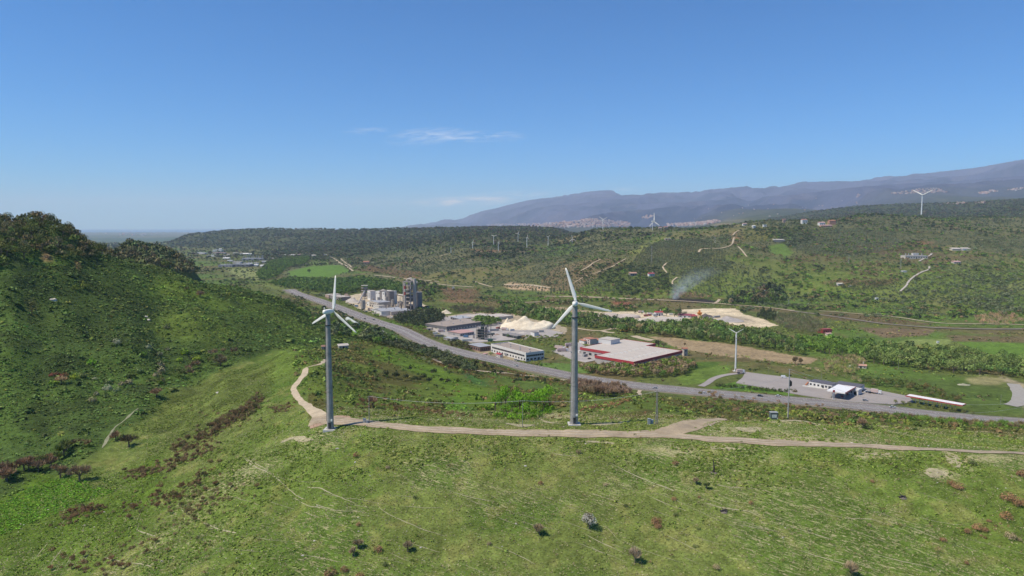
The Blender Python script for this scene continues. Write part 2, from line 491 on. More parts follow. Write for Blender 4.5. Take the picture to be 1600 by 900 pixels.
LU = [(0.56, C(102, 104, 76)), (0.64, C(78, 84, 58)), (0.72, C(102, 110, 68)), (0.79, C(106, 98, 76)), (0.94, C(108, 108, 76)), (1.01, C(116, 114, 78))]
prev = 0.0
for hi, c in LU:
    mk = ((bid >= prev) & (bid < hi)).astype(float) * fh
    lay(mk, c); prev = hi
lay(fh * smooth(0.55, 0.7, fbm(GX, GY, 40, 4, 81)) * 0.6, C(76, 84, 52))
lay(fh * smooth(0.62, 0.72, fbm(GX, GY, 60, 4, 83)) * 0.4, C(116, 106, 80))
wood = smooth(2300, 3200, GY) * (gsx < 0.12)
wood = np.maximum(wood, smooth(2700, 3300, GY))
lay(fh * wood * 0.85, C(62, 72, 46))
lay(fh * wood * smooth(0.55, 0.7, fbm(GX, GY, 220, 4, 85)) * 0.6, C(92, 96, 60))
# mountains: purplish bare woods, with distance-haze blue put into the colour
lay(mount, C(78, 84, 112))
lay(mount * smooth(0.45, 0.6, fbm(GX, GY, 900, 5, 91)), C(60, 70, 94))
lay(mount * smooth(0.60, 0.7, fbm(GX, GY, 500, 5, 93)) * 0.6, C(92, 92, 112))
# coastal plain, then bare beach at the shore
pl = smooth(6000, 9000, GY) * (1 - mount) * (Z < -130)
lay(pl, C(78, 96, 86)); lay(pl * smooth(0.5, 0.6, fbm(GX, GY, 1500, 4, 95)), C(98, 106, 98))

def window(poly, marg=0.06):
    xs = np.array([p[0] for p in poly]); ys = np.array([max(p[1], 50.0) for p in poly])
    y0, y1 = ys.min() * (1 - marg), ys.max() * (1 + marg)
    s0, s1 = (xs / ys).min() - 0.03, (xs / ys).max() + 0.03
    i0 = int(np.clip((s0 - SMIN) / (SMAX - SMIN) * (NS - 1), 0, NS - 2)); i1 = int(np.clip((s1 - SMIN) / (SMAX - SMIN) * (NS - 1) + 2, i0 + 2, NS))
    j0 = int(np.clip((math.log(y0) - LY[0]) / (LY[-1] - LY[0]) * (NY - 1), 0, NY - 2)); j1 = int(np.clip((math.log(y1) - LY[0]) / (LY[-1] - LY[0]) * (NY - 1) + 2, j0 + 2, NY))
    return slice(i0, i1), slice(j0, j1)
def field(pts, c, soft=0.0, ymin=0.0, mottled=0.25, seed=5, sc=14, lines=None):
    poly = WP(pts, ymin)
    W_ = window(poly); X_ = GX[W_]; Y_ = GY[W_]
    xs = [p[0] for p in poly]; ys = [p[1] for p in poly]
    mx = (max(xs) - min(xs) + max(ys) - min(ys)) * 0.02
    wx = X_ + (fbm(X_, Y_, 16, 2, seed) - 0.5) * min(9, mx * 1.5); wy = Y_ + (fbm(X_, Y_, 16, 2, seed + 1) - 0.5) * min(9, mx * 1.5)
    mk = inpoly(wx, wy, poly).astype(float)
    if soft: mk = blur(blur(mk, soft, 0), soft, 1)
    c = np.asarray(c)
    v = 1 + mottled * (fbm(X_, Y_, sc, 3, seed + 3) - 0.5) * 2
    if lines:
        a, per, dep = lines
        v = v * (1 - dep * (np.sin((X_ * math.cos(a) + Y_ * math.sin(a)) * 2 * math.pi / per) > 0.1))
    gc[W_] = gc[W_] * (1 - mk[..., None]) + (c * v[..., None]) * mk[..., None]
pale = C(206, 192, 170)
# left hill lighter grass bands, bare scars
field([(196,460),(250,432),(300,445),(345,468),(372,482),(340,488),(300,470),(250,462)], C(98,118,54), 3, mottled=.3)
field([(225,515),(260,480),(330,492),(375,520),(330,545),(270,530)], C(94,112,54), 3, mottled=.3)
field([(360,455),(400,470),(470,500),(500,520),(470,528),(420,500),(380,480)], C(90,108,52), 3, mottled=.3)
field([(62,405),(72,392),(84,405),(80,409)], C(160,130,100), 1)
field([(116,416),(124,408),(126,415),(120,420)], C(170,130,100), 1)
field([(40,478),(55,470),(58,485),(45,488)], C(110,95,65), 2)
# bright bracken field bottom left, spur flank
field([(-60,830),(0,783),(62,742),(112,747),(178,768),(110,792),(40,822),(-60,862)], C(92,118,46), 2, mottled=.35, sc=4)
field([(0,833),(110,792),(180,768),(190,740),(260,705),(230,830),(60,890),(-60,880)], C(92,114,48), 3, mottled=.25, sc=4)
field([(400,592),(430,548),(458,540),(492,546),(505,562),(478,575),(440,588)], C(102,122,58), 2)
field([(240,640),(300,600),(380,580),(430,560),(420,620),(330,670),(250,700)], C(98,110,60), 3, mottled=.5, sc=7)
# slopes around the hollow
field([(568,548),(600,540),(640,562),(700,580),(760,606),(790,640),(740,640),(690,600),(640,580)], C(96,120,48), 3)
field([(755,580),(800,590),(870,602),(890,612),(840,616),(790,600)], C(96,116,58), 2)
field([(720,578),(760,596),(770,606),(735,598)], C(74,104,56), 2)
field([(690,625),(720,618),(745,650),(700,650)], C(96,126,52), 2)
field([(870,640),(900,628),(985,618),(1000,640),(960,648),(880,650)], C(100,114,60), 2)
# valley fields
field([(450,424),(480,417),(530,414),(548,424),(512,434),(452,432)], C(98,128,58), 1, mottled=.12)
field([(485,408),(505,406),(520,414),(480,417)], C(104,122,70), 1)
field([(352,420),(400,419),(420,428),(400,440),(370,432)], C(130,138,92), 1)
field([(400,440),(460,446),(540,462),(545,470),(480,458),(420,450)], C(112,124,72), 1)
field([(1012,525),(1060,529),(1150,539),(1234,554),(1277,561.5),(1267,568),(1240,568.5),(1150,559),(1060,545)], C(158,140,116), 0, mottled=.08, lines=(1.05, 3.4, .05))
field([(1492,534),(1600,536),(1700,540),(1700,566),(1600,560),(1560,557),(1520,546)], C(98,126,56), 0, mottled=.12)
field([(1392,538),(1420,530),(1490,530),(1478,541),(1420,543)], C(126,140,84), 1)
field([(1340,512),(1465,514),(1450,524),(1380,528)], C(116,102,82), 1)
field([(1480,524),(1600,526),(1700,530),(1700,536),(1600,535),(1490,533)], C(110,100,76), 1)
field([(1285,487),(1380,496),(1460,506),(1440,509),(1300,500)], C(106,96,72), 1)
field([(848,567),(895,568),(930,572),(925,584),(895,582),(845,573)], C(98,122,66), 0)
field([(1060,590),(1100,572),(1140,570),(1142,582),(1100,598),(1065,602)], C(104,126,62), 1)
field([(1040,573),(1080,566),(1130,565),(1120,572),(1080,580)], C(84,108,50), 1)
field([(1285,588),(1400,588),(1500,600),(1600,612),(1600,650),(1530,648),(1500,634),(1420,612),(1340,600)], C(90,108,56), 2)
field([(1110,606),(1158,594),(1200,606),(1245,614),(1240,618),(1170,612)], C(94,124,56), 0)
# bare, pale worked ground
field([(915,487),(985,487),(1060,490),(1062,484),(1100,482),(1150,482),(1163,492),(1190,498),(1216,508),(1190,513),(1138,508),(1115,501),(1060,503),(1000,500),(930,493)], C(214,198,176), 0, mottled=.22, sc=18)
field([(1125,492),(1160,495),(1185,503),(1150,505)], C(170,158,144), 1)
field([(800,478),(880,480),(930,487),(880,489),(820,484)], C(166,150,126), 1, mottled=.4)
field([(785,446),(800,440),(850,448),(880,452),(850,455),(800,452)], C(190,165,140), 1)
field([(530,466),(560,459),(600,455),(650,470),(672,480),(660,492),(620,500),(590,492),(560,482)], C(196,182,164), 0, mottled=.2)
field([(662,512),(690,494),(740,488),(800,490),(885,512),(882,522),(845,528),(800,531),(738,536),(704,526)], C(176,164,148), 0, mottled=.22, sc=9)
field([(860,548),(885,540),(905,534),(935,558),(912,566)], C(186,174,158), 0, mottled=.12)
field([(735,545),(765,540),(800,556),(820,562),(780,564),(745,556)], C(150,138,118), 1)
field([(1565,588),(1600,600),(1600,640),(1588,620),(1584,600),(1552,592)], C(170,158,136), 1)
field([(1508,592),(1540,588),(1570,592),(1560,602),(1520,600)], C(150,146,108), 1)
field([(955,471),(985,472),(990,478),(960,476)], C(138,98,78), 1)
field([(690,450),(740,452),(745,466),(700,466)], C(118,104,82), 2)
field([(1045,471),(1052,465),(1105,467),(1125,472),(1100,474)], C(58,54,54), 1)
# terraced brown groves and other patches on the hill
field([(848,432),(870,416),(950,404),(975,409),(905,452),(862,455),(845,445)], C(128,116,90), 0, mottled=.2, lines=(0.5, 11, .3))
field([(820,395),(850,385),(900,380),(905,392),(860,402)], C(90,108,60), 1)
field([(980,395),(1030,370),(1050,372),(1000,400)], C(126,132,78), 1)
field([(1150,365),(1180,355),(1205,356),(1215,376),(1160,378)], C(112,112,70), 0, lines=(1.2, 12, .25))
field([(1200,384),(1225,380),(1240,396),(1225,402),(1205,396)], C(98,122,62), 1)
field([(1425,430),(1470,424),(1500,430),(1490,446),(1430,446)], C(104,120,62), 1)
field([(1545,445),(1600,440),(1600,455),(1555,455)], C(122,130,82), 1)
field([(1530,458),(1600,462),(1600,475),(1550,470)], C(100,120,62), 1)
field([(1282,442),(1310,436),(1400,438),(1395,444),(1300,446)], C(116,104,76), 1)
field([(1430,470),(1480,462),(1500,490),(1450,492)], C(116,122,76), 1, lines=(0.3, 10, .2))
field([(1240,478),(1300,470),(1310,486),(1250,484)], C(104,112,66), 1, lines=(0.9, 10, .25))
for (a, b, w, h_) in [(1150,372,10,12),(1135,352,22,4),(890,374,30,6),(760,392,30,2.5),(1145,345,16,3),(1296,350,10,4),(1440,380,22,3),(1390,408,18,3),(945,385,20,8),(680,380,14,3),(720,470,30,4),(1075,462,24,4),(640,432,18,4)]:
    field([(a-w,b-h_*.3),(a-w*.3,b-h_),(a+w*.6,b-h_*.7),(a+w,b+h_*.2),(a+w*.3,b+h_),(a-w*.7,b+h_*.6)], C(122+rng.integers(-12,12),110+rng.integers(-8,8),82), 2, mottled=.35)
# dry straw share on the near slope
near_s = (1 - smooth(262, 300, GY) * smooth(-.36, -.30, gsx)) * (1 - lh) * (GY < 470)
straw = near_s * (0.26 + 0.34 * smooth(0.35, 0.6, n_mid))
def wblob(a, b, ra, rb):
    c = hit(a, b); e = hit(a + ra, b); f = hit(a, b - rb)
    return np.exp(-(((GX - c[0]) / max(1, abs(e[0] - c[0]))) ** 2 + ((GY - c[1]) / max(1, abs(f[1] - c[1]))) ** 2))
for q in [(440,690,60,22,.28),(380,740,60,40,.2),(600,690,60,12,.3),(1180,672,60,10,.5),(1280,690,60,8,.5),(1470,740,35,10,.8),(1370,712,40,5,.8),
          (1050,705,50,8,.4),(1520,715,60,6,.5),(240,840,60,30,.3),(880,650,40,5,.6),(960,655,40,4,.8),(1490,712,8,14,.7),(790,755,60,18,.1),(320,800,70,40,.15)]:
    straw += wblob(*q[:4]) * q[4] * near_s
straw -= wblob(800, 850, 260, 60) * .22; straw -= wblob(1000, 720, 60, 20) * .1
straw -= near_s * smooth(-.30, -.36, gsx) * .12
straw = np.clip(straw, 0, 1) * near_s
far_straw = (GY > 300) & (GY < 1300)
straw = np.where(far_straw, 0.12 * smooth(.5, .7, n_mid), straw)
# albedo micro variation
gc *= (1 + 0.22 * (n_sm - 0.5) * 2)[..., None]
gc *= (0.9 + 0.2 * fbm(GX, GY, 350, 3, 99))[..., None]
gc = np.clip(gc, 0.004, 0.85)

# ground sheet
idx = np.arange(NS * NY).reshape(NS, NY)
q = np.stack([idx[:-1, :-1], idx[1:, :-1], idx[1:, 1:], idx[:-1, 1:]], -1).reshape(-1, 4)
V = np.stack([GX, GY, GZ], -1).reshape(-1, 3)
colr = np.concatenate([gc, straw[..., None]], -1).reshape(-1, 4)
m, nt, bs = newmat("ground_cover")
at = nt.nodes.new("ShaderNodeAttribute"); at.attribute_name = "Col"
P = geo_pos(nt)
nA = noise_node(nt, 0.35, 5, 0.65, P); nB = noise_node(nt, 1.6, 4, 0.7, P); nC = noise_node(nt, 0.06, 4, 0.6, P)
dist_s = nt.nodes.new("ShaderNodeSeparateXYZ"); nt.links.new(P, dist_s.inputs[0])
v1 = ramp(nt, nA, 0.3, 0.7, 0.66, 1.34)
v2 = ramp(nt, nB, 0.3, 0.7, 0.60, 1.38)
v3 = ramp(nt, nC, 0.3, 0.7, 0.85, 1.15)
vv = nmath(nt, 'MULTIPLY', nmath(nt, 'MULTIPLY', v1, v2), v3)
cc = nt.nodes.new("ShaderNodeVectorMath"); cc.operation = 'SCALE'
nt.links.new(at.outputs['Color'], cc.inputs[0]); nt.links.new(vv, cc.inputs['Scale'])
# straw: thin dry stems showing through, streaked along the slope
mp = nt.nodes.new("ShaderNodeMapping"); mp.vector_type = 'TEXTURE'; nt.links.new(P, mp.inputs[0])
mp.inputs['Rotation'].default_value = (0, 0, math.radians(-31)); mp.inputs['Scale'].default_value = (5.0, 1.0, 1.0)
nS = noise_node(nt, 1.9, 5, 0.75, mp.outputs[0], 0.6)
thr = nmath(nt, 'SUBTRACT', 0.74, nmath(nt, 'MULTIPLY', at.outputs['Alpha'], 0.36))
sm_ = nt.nodes.new("ShaderNodeMapRange"); nt.links.new(nS, sm_.inputs[0]); nt.links.new(thr, sm_.inputs[1])
nt.links.new(nmath(nt, 'ADD', thr, 0.10), sm_.inputs[2])
sfac = nmath(nt, 'MULTIPLY', sm_.outputs[0], nmath(nt, 'MINIMUM', nmath(nt, 'MULTIPLY', at.outputs['Alpha'], 4.0), 0.85))
fin = mixc(nt, sfac, cc.outputs[0], (0.42, 0.37, 0.20))
nt.links.new(fin, bs.inputs['Base Color'])
bs.inputs['Roughness'].default_value = 0.95
bs.inputs['Specular IOR Level'].default_value = 0.1
bmp = nt.nodes.new("ShaderNodeBump"); bmp.inputs['Strength'].default_value = 0.8; bmp.inputs['Distance'].default_value = 0.6
nt.links.new(nmath(nt, 'ADD', nA, nmath(nt, 'MULTIPLY', nB, 0.35)), bmp.inputs['Height'])
nt.links.new(bmp.outputs[0], bs.inputs['Normal'])
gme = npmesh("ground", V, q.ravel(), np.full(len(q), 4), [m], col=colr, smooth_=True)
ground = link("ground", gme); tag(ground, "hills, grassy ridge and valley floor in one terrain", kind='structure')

# sea
mb = MB(); mb.poly([(-90000, 24000, 0.8), (30000, 24000, 0.8), (60000, 58000, 0.8), (-140000, 58000, 0.8)], [(0, 1, 2, 3)])
ms, nts, bss = newmat("sea_water"); bss.inputs['Base Color'].default_value = (0.012, 0.05, 0.09, 1); bss.inputs['Roughness'].default_value = 0.35
nb = noise_node(nts, 0.002, 4, 0.6, geo_pos(nts)); nts.links.new(mixc(nts, nb, (0.02, 0.10, 0.19), (0.03, 0.13, 0.23)), bss.inputs['Base Color'])
sea = mb.build("sea", ms); tag(sea, "strip of blue sea on the horizon", kind='structure')
# the terrain drops below the sea past the shore
# ------------------------------------------------------------------ roads and tracks
def resample(pts, step):
    pts = [np.array(p[:2], float) for p in pts]
    # catmull-rom through the points
    P = [2 * pts[0] - pts[1]] + pts + [2 * pts[-1] - pts[-2]]
    out = []
    for i in range(1, len(P) - 2):
        n = max(2, int(np.linalg.norm(P[i + 1] - P[i]) / step))
        for k in range(n):
            t = k / n
            out.append(0.5 * ((2 * P[i]) + (-P[i - 1] + P[i + 1]) * t + (2 * P[i - 1] - 5 * P[i] + 4 * P[i + 1] - P[i + 2]) * t * t + (-P[i - 1] + 3 * P[i] - 3 * P[i + 1] + P[i + 2]) * t ** 3))
    out.append(pts[-1]); return np.array(out)
def normals2(L):
    t = np.gradient(L, axis=0); t /= np.linalg.norm(t, axis=1)[:, None] + 1e-9
    return np.stack([t[:, 1], -t[:, 0]], 1)
def ribbon(L, offs, lift, material, name, parent=None, wob=0.0, zs=None, seed=0, add=None):
    """sheet following line L between signed offsets offs (list), draped on the ground or at heights zs"""
    N = normals2(L); n = len(L); k = len(offs)
    s = np.concatenate([[0], np.cumsum(np.linalg.norm(np.diff(L, axis=0), axis=1))])
    V = np.zeros((n, k, 3))
    for j, o in enumerate(offs):
        oo = np.asarray(o, float) * np.ones(n)
        if wob and j in (0, k - 1):
            w = (fbm(s, s * 0 + seed + j * 7, 6, 3, seed) - 0.5) * 2 * wob + (fbm(s, s * 0 + seed + j * 3, 25, 2, seed + 9) - 0.5) * 2 * wob
            oo = oo + w * (1 if j else -1)
        p = L + N * oo[:, None]
        V[:, j, :2] = p
        V[:, j, 2] = (ground_z(p[:, 0], p[:, 1]) if zs is None else zs) + lift
    ix = np.arange(n * k).reshape(n, k)
    f = np.stack([ix[:-1, :-1], ix[:-1, 1:], ix[1:, 1:], ix[1:, :-1]], -1).reshape(-1, 4)
    if add is not None: add[0].append(V.reshape(-1, 3)); add[1].append(f); return None
    me = npmesh(name, V.reshape(-1, 3), f.ravel(), np.full(len(f), 4), [material])
    return link(name, me, parent)
def profile_z(L, half, lift=0.0, smooth_n=12):
    z = ground_z(L[:, 0], L[:, 1]); N = normals2(L)
    z = np.maximum(z, np.maximum(ground_z(L[:, 0] + N[:, 0] * half, L[:, 1] + N[:, 1] * half), ground_z(L[:, 0] - N[:, 0] * half, L[:, 1] - N[:, 1] * half)))
    k = np.ones(smooth_n) / smooth_n
    return np.convolve(np.pad(z, smooth_n, mode='edge'), k, 'same')[smooth_n:-smooth_n] + lift

dirt = mat("dirt_track", (0.34, 0.262, 0.17), 0.95, 0.38, 0.16, bump=0.6)
dirt2 = mat("pale_dirt", (0.44, 0.35, 0.235), 0.95, 0.3, 0.4, bump=0.4)
asph = mat("asphalt", (0.20, 0.172, 0.162), 0.9, 0.22, 0.07)
asph2 = mat("asphalt_lot", (0.30, 0.262, 0.235), 0.9, 0.14, 0.06)
gravelm = mat("gravel_verge", (0.20, 0.165, 0.12), 0.95, 0.35, 0.2)
paint = mat("road_paint", (0.72, 0.72, 0.70), 0.7, 0.08, 0.8)
conc = mat("concrete", (0.42, 0.39, 0.35), 0.9, 0.15, 0.3)
galv = mat("galvanised_steel", (0.34, 0.33, 0.32), 0.6, 0.15, 0.6, metal=0.1)

ROADS = []
def track(pts, half, name, m, lift=0.12, wob=0.5, seed=0, step=1.2, ymin=0.0, taper=None, nseg=3):
    L = resample([hit(a, b, ymin) for a, b in pts], step)
    ROADS.append((L, half + 1.0))
    h = half if taper is None else np.interp(np.linspace(0, 1, len(L)), np.linspace(0, 1, len(taper)), taper)
    offs = [h * q for q in np.linspace(-1, 1, nseg + 1)]
    o = ribbon(L, offs, lift, m, name, wob=wob, seed=seed); tag(o, kind='structure'); return o
# main track along the ridge, wider near the turbines
track([(484,660),(505,655),(540,659),(600,665),(650,669),(700,672),(750,674.5),(800,676),(850,677),(900,677.5),(950,678),(1000,678.5),(1040,680),(1080,684),(1130,687.5),(1200,691.5),(1300,695.5),(1400,700),(1500,704.5),(1600,709),(1750,716),(1950,726)],
      2, "dirt_track", dirt, 0.16, 0.8, 3, 1.0, taper=[4.6,3.6,2.4,2.2,2.6,2.8,2.4,3.0,2.2,1.6,1.5,1.7,1.6,1.6], nseg=8)
track([(1000,678),(1040,676),(1070,667),(1095,659),(1128,654)], 2, "dirt_track", dirt, 0.13, 0.9, 5, 1.0, taper=[2.6,4.8,5.4,4.2,1.4], nseg=6)
track([(508,656),(492,644),(476,632),(463,620),(459,608),(466,596),(476,585),(477,576),(488,572),(503,568),(510,562)], 1.6, "dirt_path", dirt2, 0.14, 0.7, 7, 1.0, taper=[2.4,2.0,1.6,1.3,1.5,1.6,1.3,1.0,.9,.8], nseg=4)
track([(560,660),(590,664),(640,668),(700,669),(745,671)], 1.0, "dirt_path", dirt2, 0.10, 0.5, 9, 1.0, taper=[.4,.8,.6,.9,.3])
track([(524,650),(540,656),(556,660)], .6, "dirt_path", dirt2, 0.10, 0.4, 19, 1.0)
track([(216,638),(200,652),(180,668),(170,684),(160,700)], .9, "dirt_path", mat("dry_gully", (0.23,0.225,0.13),0.95,.4,.5), 0.1, 0.8, 11, 1.0, taper=[.3,.5,.6,1.0,.5])
track([(1000,610),(998,617),(1006,622),(1000,614)], 1.4, "dirt_path", dirt2, 0.2, 0.4, 13, 1.0, ymin=400)

track([(484,668),(500,661),(520,655),(545,658)], 4, "bare_earth", mat("red_earth", (0.34, 0.22, 0.15), .95, .3, .3, bump=.5), 0.12, 1.2, 61, 1.0, taper=[1.5,4.5,5,1.5], nseg=6); ROADS.pop()
for k_, (p_, t_) in enumerate([([(900,656),(930,655),(958,653),(985,654)],[.4,.9,1.1,.4]),([(925,664),(945,663),(965,661),(985,658)],[.5,2.0,2.2,.5]),([(790,662),(815,665),(835,664)],[.5,1.2,.5]),([(845,655),(858,660),(880,662)],[.3,1.1,.4]),
    ([(1150,668),(1170,672),(1185,668)],[1.0,3.0,1.0]),([(1205,660),(1235,657),(1260,660),(1290,672)],[.5,2.2,1.6,.4]),([(1345,709),(1372,711),(1400,708)],[.4,1.6,.4]),([(1448,742),(1466,739),(1480,744)],[.6,1.8,.5]),([(1482,712),(1490,718),(1494,730)],[1.0,1.6,.5]),
    ([(900,690),(930,690),(960,693)],[.3,.8,.3]),([(1110,700),(1140,702),(1165,703)],[.3,.9,.3]),([(440,690),(462,684),(490,688)],[.6,1.5,.4])]):
    track(p_, 1.0, "dry_grass_patch", mat("dry_grass", (0.36, 0.31, 0.18), .95, .45, .9, bump=.9), 0.08, .9, 70 + k_, .8, taper=t_, nseg=4); ROADS.pop()
# highway: two carriageways, verge, guard rails
hw_px = [(452,453),(462,458.5),(478,464),(500,471),(540,485),(580,500),(620,516),(660,533),(700,549),(750,565),(800,575),(850,582),(900,590),(950,597),(1000,603),(1050,608),(1100,613),(1150,617.5),(1200,622),(1250,626),(1300,630),(1350,635),(1400,641),(1450,647),(1500,652),(1550,657),(1600,661),(1750,676),(1950,700)]
hwL = resample([plane_hit(a, b, ZC + FL + 0.8) for a, b in hw_px], 6.0)
hwz = profile_z(hwL, 12, 0.35, 14)
hwN = normals2(hwL)
ribbon(hwL, [-12.8, -10.6, 10.6, 13.8], 0.0, gravelm, "highway_verge", zs=hwz - 0.12, wob=1.2)['kind'] = 'structure'
hw = ribbon(hwL, [-9.4, -5.4, -1.1, 1.1, 5.4, 9.4], 0.02, asph, "highway", zs=hwz); tag(hw, kind='structure')
def embank(L, z, a, b, name):
    N = normals2(L); n = len(L)
    o1 = L + N * a; o2 = L + N * b
    V = np.concatenate([np.c_[o1, z], np.c_[o2, ground_z(o2[:, 0], o2[:, 1]) - 0.4]])
    f = np.array([[i, i + 1, n + i + 1, n + i] for i in range(n - 1)])
    me = npmesh(name, V, f.ravel(), np.full(len(f), 4), [mat("verge_grass", (0.13, 0.13, 0.06), 0.95, .3, .2)])
    o = link(name, me); o['kind'] = 'structure'
embank(hwL, hwz - 0.12, 12.8, 19, "highway_embankment"); embank(hwL, hwz - 0.12, -12.0, -18, "highway_embankment")
ribbon(hwL, [-.9, .9], 0.10, mat('median_concrete', (.27,.245,.215), .9, .2, .3), 'median_strip', zs=hwz)['kind'] = 'structure'
accV, accF = [], []
for o_ in (-9.0, -1.6, 1.6, 9.0):
    ribbon(hwL, [o_ - .13, o_ + .13], 0.05, paint, "x", zs=hwz, add=(accV, accF))
L3 = resample([p for p in hwL[::6]], 3.0); z3 = np.interp(np.arange(len(L3)) / (len(L3) - 1), np.arange(len(hwz)) / (len(hwz) - 1), hwz)
z3 = profile_z(L3, 12, 0.35, 28)
for o_ in (-5.3, 5.3):
    for k in range(0, len(L3) - 2, 4):
        ribbon(L3[k:k + 2], [o_ - .14, o_ + .14], 0.06, paint, "x", zs=z3[k:k + 2], add=(accV, accF))
off = 0; FF = []
for v_, f_ in zip(accV, accF): FF.append(f_ + off); off += len(v_)
FF = np.concatenate(FF); o = link("lane_markings", npmesh("lane_markings", np.concatenate(accV), FF.ravel(), np.full(len(FF), 4), [paint])); tag(o, kind='structure')
def guard_rail(L, z, off, label):
    r = thing("guard_rail", label, "guard rail", (L[0][0], L[0][1], z[0]), group="guard rails along the highway")
    N = normals2(L); n = len(L); c = L + N * off
    base = np.array([L[0][0], L[0][1], z[0]])
    V = []; 
    for (dx, dz) in ((-.05, .45), (-.05, .78), (.05, .78), (.05, .45)):
        q = c + N * dx; V.append(np.c_[q, z + dz] - base)
    V = np.concatenate(V); f = []
    for i in range(n - 1):
        for a in range(4):
            b = (a + 1) % 4; f.append((a * n + i, a * n + i + 1, b * n + i + 1, b * n + i))
    f = np.array(f); link("rail", npmesh("rail", V, f.ravel(), np.full(len(f), 4), [galv]), r)
    mb = MB()
    for i in range(0, n, 2 if n < 400 else 3):
        x, y = c[i] - base[:2]; mb.box(x - .08, x + .08, y - .08, y + .08, z[i] - base[2] - .2, z[i] - base[2] + .7)
    tag(mb.build("posts", galv, r), kind="stuff")
    return r
for off_, lb in ((-9.7, "steel guard rail on the factory side of the highway"), (0.0, "steel guard rail in the middle of the highway between the carriageways"), (9.7, "steel guard rail on the near edge of the highway by the scrub")):
    guard_rail(hwL, hwz, off_, lb)
# lower service road in front, spur beside the left carriageway, farm lanes, railway bed
def road(pts, half, m, name="road", lift=0.25, wob=0.3, seed=1, step=5.0, ymin=420, taper=None):
    half *= {'hill_lane': .62, 'gravel_road': .7, 'river_gravel': .8}.get(name, 1.0)
    return track(pts, half, name, m, lift, wob, seed, step, ymin, taper)
road([(594,516),(605,523),(618,531),(633,540),(640,546)], 3.5, asph2, "side_road", .3, .2)
road([(676,561),(700,571),(740,579),(780,583),(830,588),(880,594),(905,598)], 2.0, dirt2, "farm_lane", .4, .8, 21, 4)
road([(1095,604),(1105,599),(1115,592),(1130,587),(1150,584),(1168,583)], 3.0, asph2, "slip_road", .3, .1)
road([(510,398),(520,404),(531,411),(545,419),(552,424)], 4.5, dirt2, "gravel_road", 1.0, .8, 22, 8, 1500)
road([(532,404),(540,411),(549,418)], 3.0, dirt2, "gravel_road", 1.0, .8, 23, 8, 1500)
road([(582,430),(610,433),(640,437),(670,442),(700,446),(740,449)], 4.0, dirt2, "gravel_road", .8, .8, 24, 8, 1200)
road([(740,440),(755,445),(770,449)], 3.0, dirt2, "gravel_road", 1.0, .8, 25, 8, 1200)
road([(686,441),(660,438),(650,436)], 2.5, dirt2, "gravel_road", 1.0, .8, 26, 8, 1200)
road([(800,474),(850,472),(900,471)], 3.0, dirt2, "gravel_road", .8, .8, 27, 8, 1000)
road([(852,463),(900,464),(950,466),(1000,468),(1050,470),(1100,473),(1150,477),(1200,481),(1240,486)], 4.5, dirt, "railway_bed", .8, .5, 28, 8, 1000)
road([(1236,486),(1280,492),(1330,499),(1370,505),(1400,508),(1450,512),(1500,514),(1550,516),(1600,518),(1700,522)], 4.0, gravelm, "valley_road", .8, .4, 29, 8, 900)
road([(1280,486),(1320,489),(1400,496),(1440,502),(1480,506),(1560,507),(1600,508)], 2.2, dirt2, "farm_lane", .8, .5, 30, 8, 900)
road([(1407,456),(1416,447),(1421,439),(1430,432),(1440,426),(1451,422),(1452,417)], 3.2, mat("hill_lane",(0.42,0.37,0.31),.9,.1,.3), "hill_lane", 1.5, .5, 31, 6, 1000)
road([(1436,409),(1445,404),(1456,397)], 3.2, mat("hill_lane",(0.42,0.37,0.31)), "hill_lane", 1.5, .5, 32, 6, 1000)
road([(1042,427),(1037,421),(1036,418),(1039,414),(1043,411)], 2.8, dirt2, "hill_lane", 1.5, .5, 33, 6, 1000)
road([(1051,445),(1051,440),(1058,434)], 2.6, dirt2, "hill_lane", 1.5, .5, 34, 6, 1000)
road([(1115,475),(1121,472),(1124,468)], 2.6, dirt2, "farm_lane", .8, .3, 35, 6, 1000)
road([(908,424),(920,417),(928,411),(938,406)], 2.8, dirt2, "hill_lane", 1.5, .8, 36, 6, 1000)
road([(898,442),(915,432),(932,427),(950,420),(965,412),(978,405)], 2.2, dirt2, "hill_lane", 1.3, .8, 37, 6, 1000)
road([(1091,395),(1096,390),(1110,389),(1130,388),(1143,383),(1147,372)], 3.0, dirt2, "hill_lane", 1.6, 1.2, 38, 6, 1100)
road([(1153,386),(1160,393),(1167,402)], 2.6, dirt2, "hill_lane", 1.6, .5, 39, 6, 1100)
road([(1145,368),(1150,363),(1158,359)], 2.6, dirt2, "hill_lane", 1.6, .5, 40, 6, 1100)
road([(688,401),(700,397),(705,396.5)], 3.2, dirt2, "hill_lane", 1.6, .8, 41, 8, 1500)
road([(740,394),(765,395),(800,393)], 3.5, dirt2, "hill_lane", 1.6, 1.2, 42, 8, 1500)
road([(755,388),(770,385),(785,384)], 4.5, mat("orange_soil",(0.33,0.19,0.11)), "hill_lane", 1.6, 1.2, 43, 8, 1500)
road([(785,445),(800,446),(830,446),(860,450)], 5, dirt2, "river_gravel", .9, 2.0, 44, 6, 1200)
road([(895,512),(920,516),(940,517),(955,514),(965,513)], 2.6, dirt2, "farm_lane", .35, .5, 45, 5, 600)
road([(940,517),(950,519.5),(960,520)], 3.5, dirt2, "farm_lane", .3, .6, 46, 5, 600)
road([(990,525),(1000,528),(1012,531),(1020,532)], 5, dirt2, "farm_lane", .35, 1.5, 47, 5, 600)
road([(1582,600),(1590,608),(1594,618),(1590,630),(1578,634)], 5, mat("grey_lane",(0.32,0.29,0.25)), "farm_lane", .35, 1.0, 48, 5, 420)
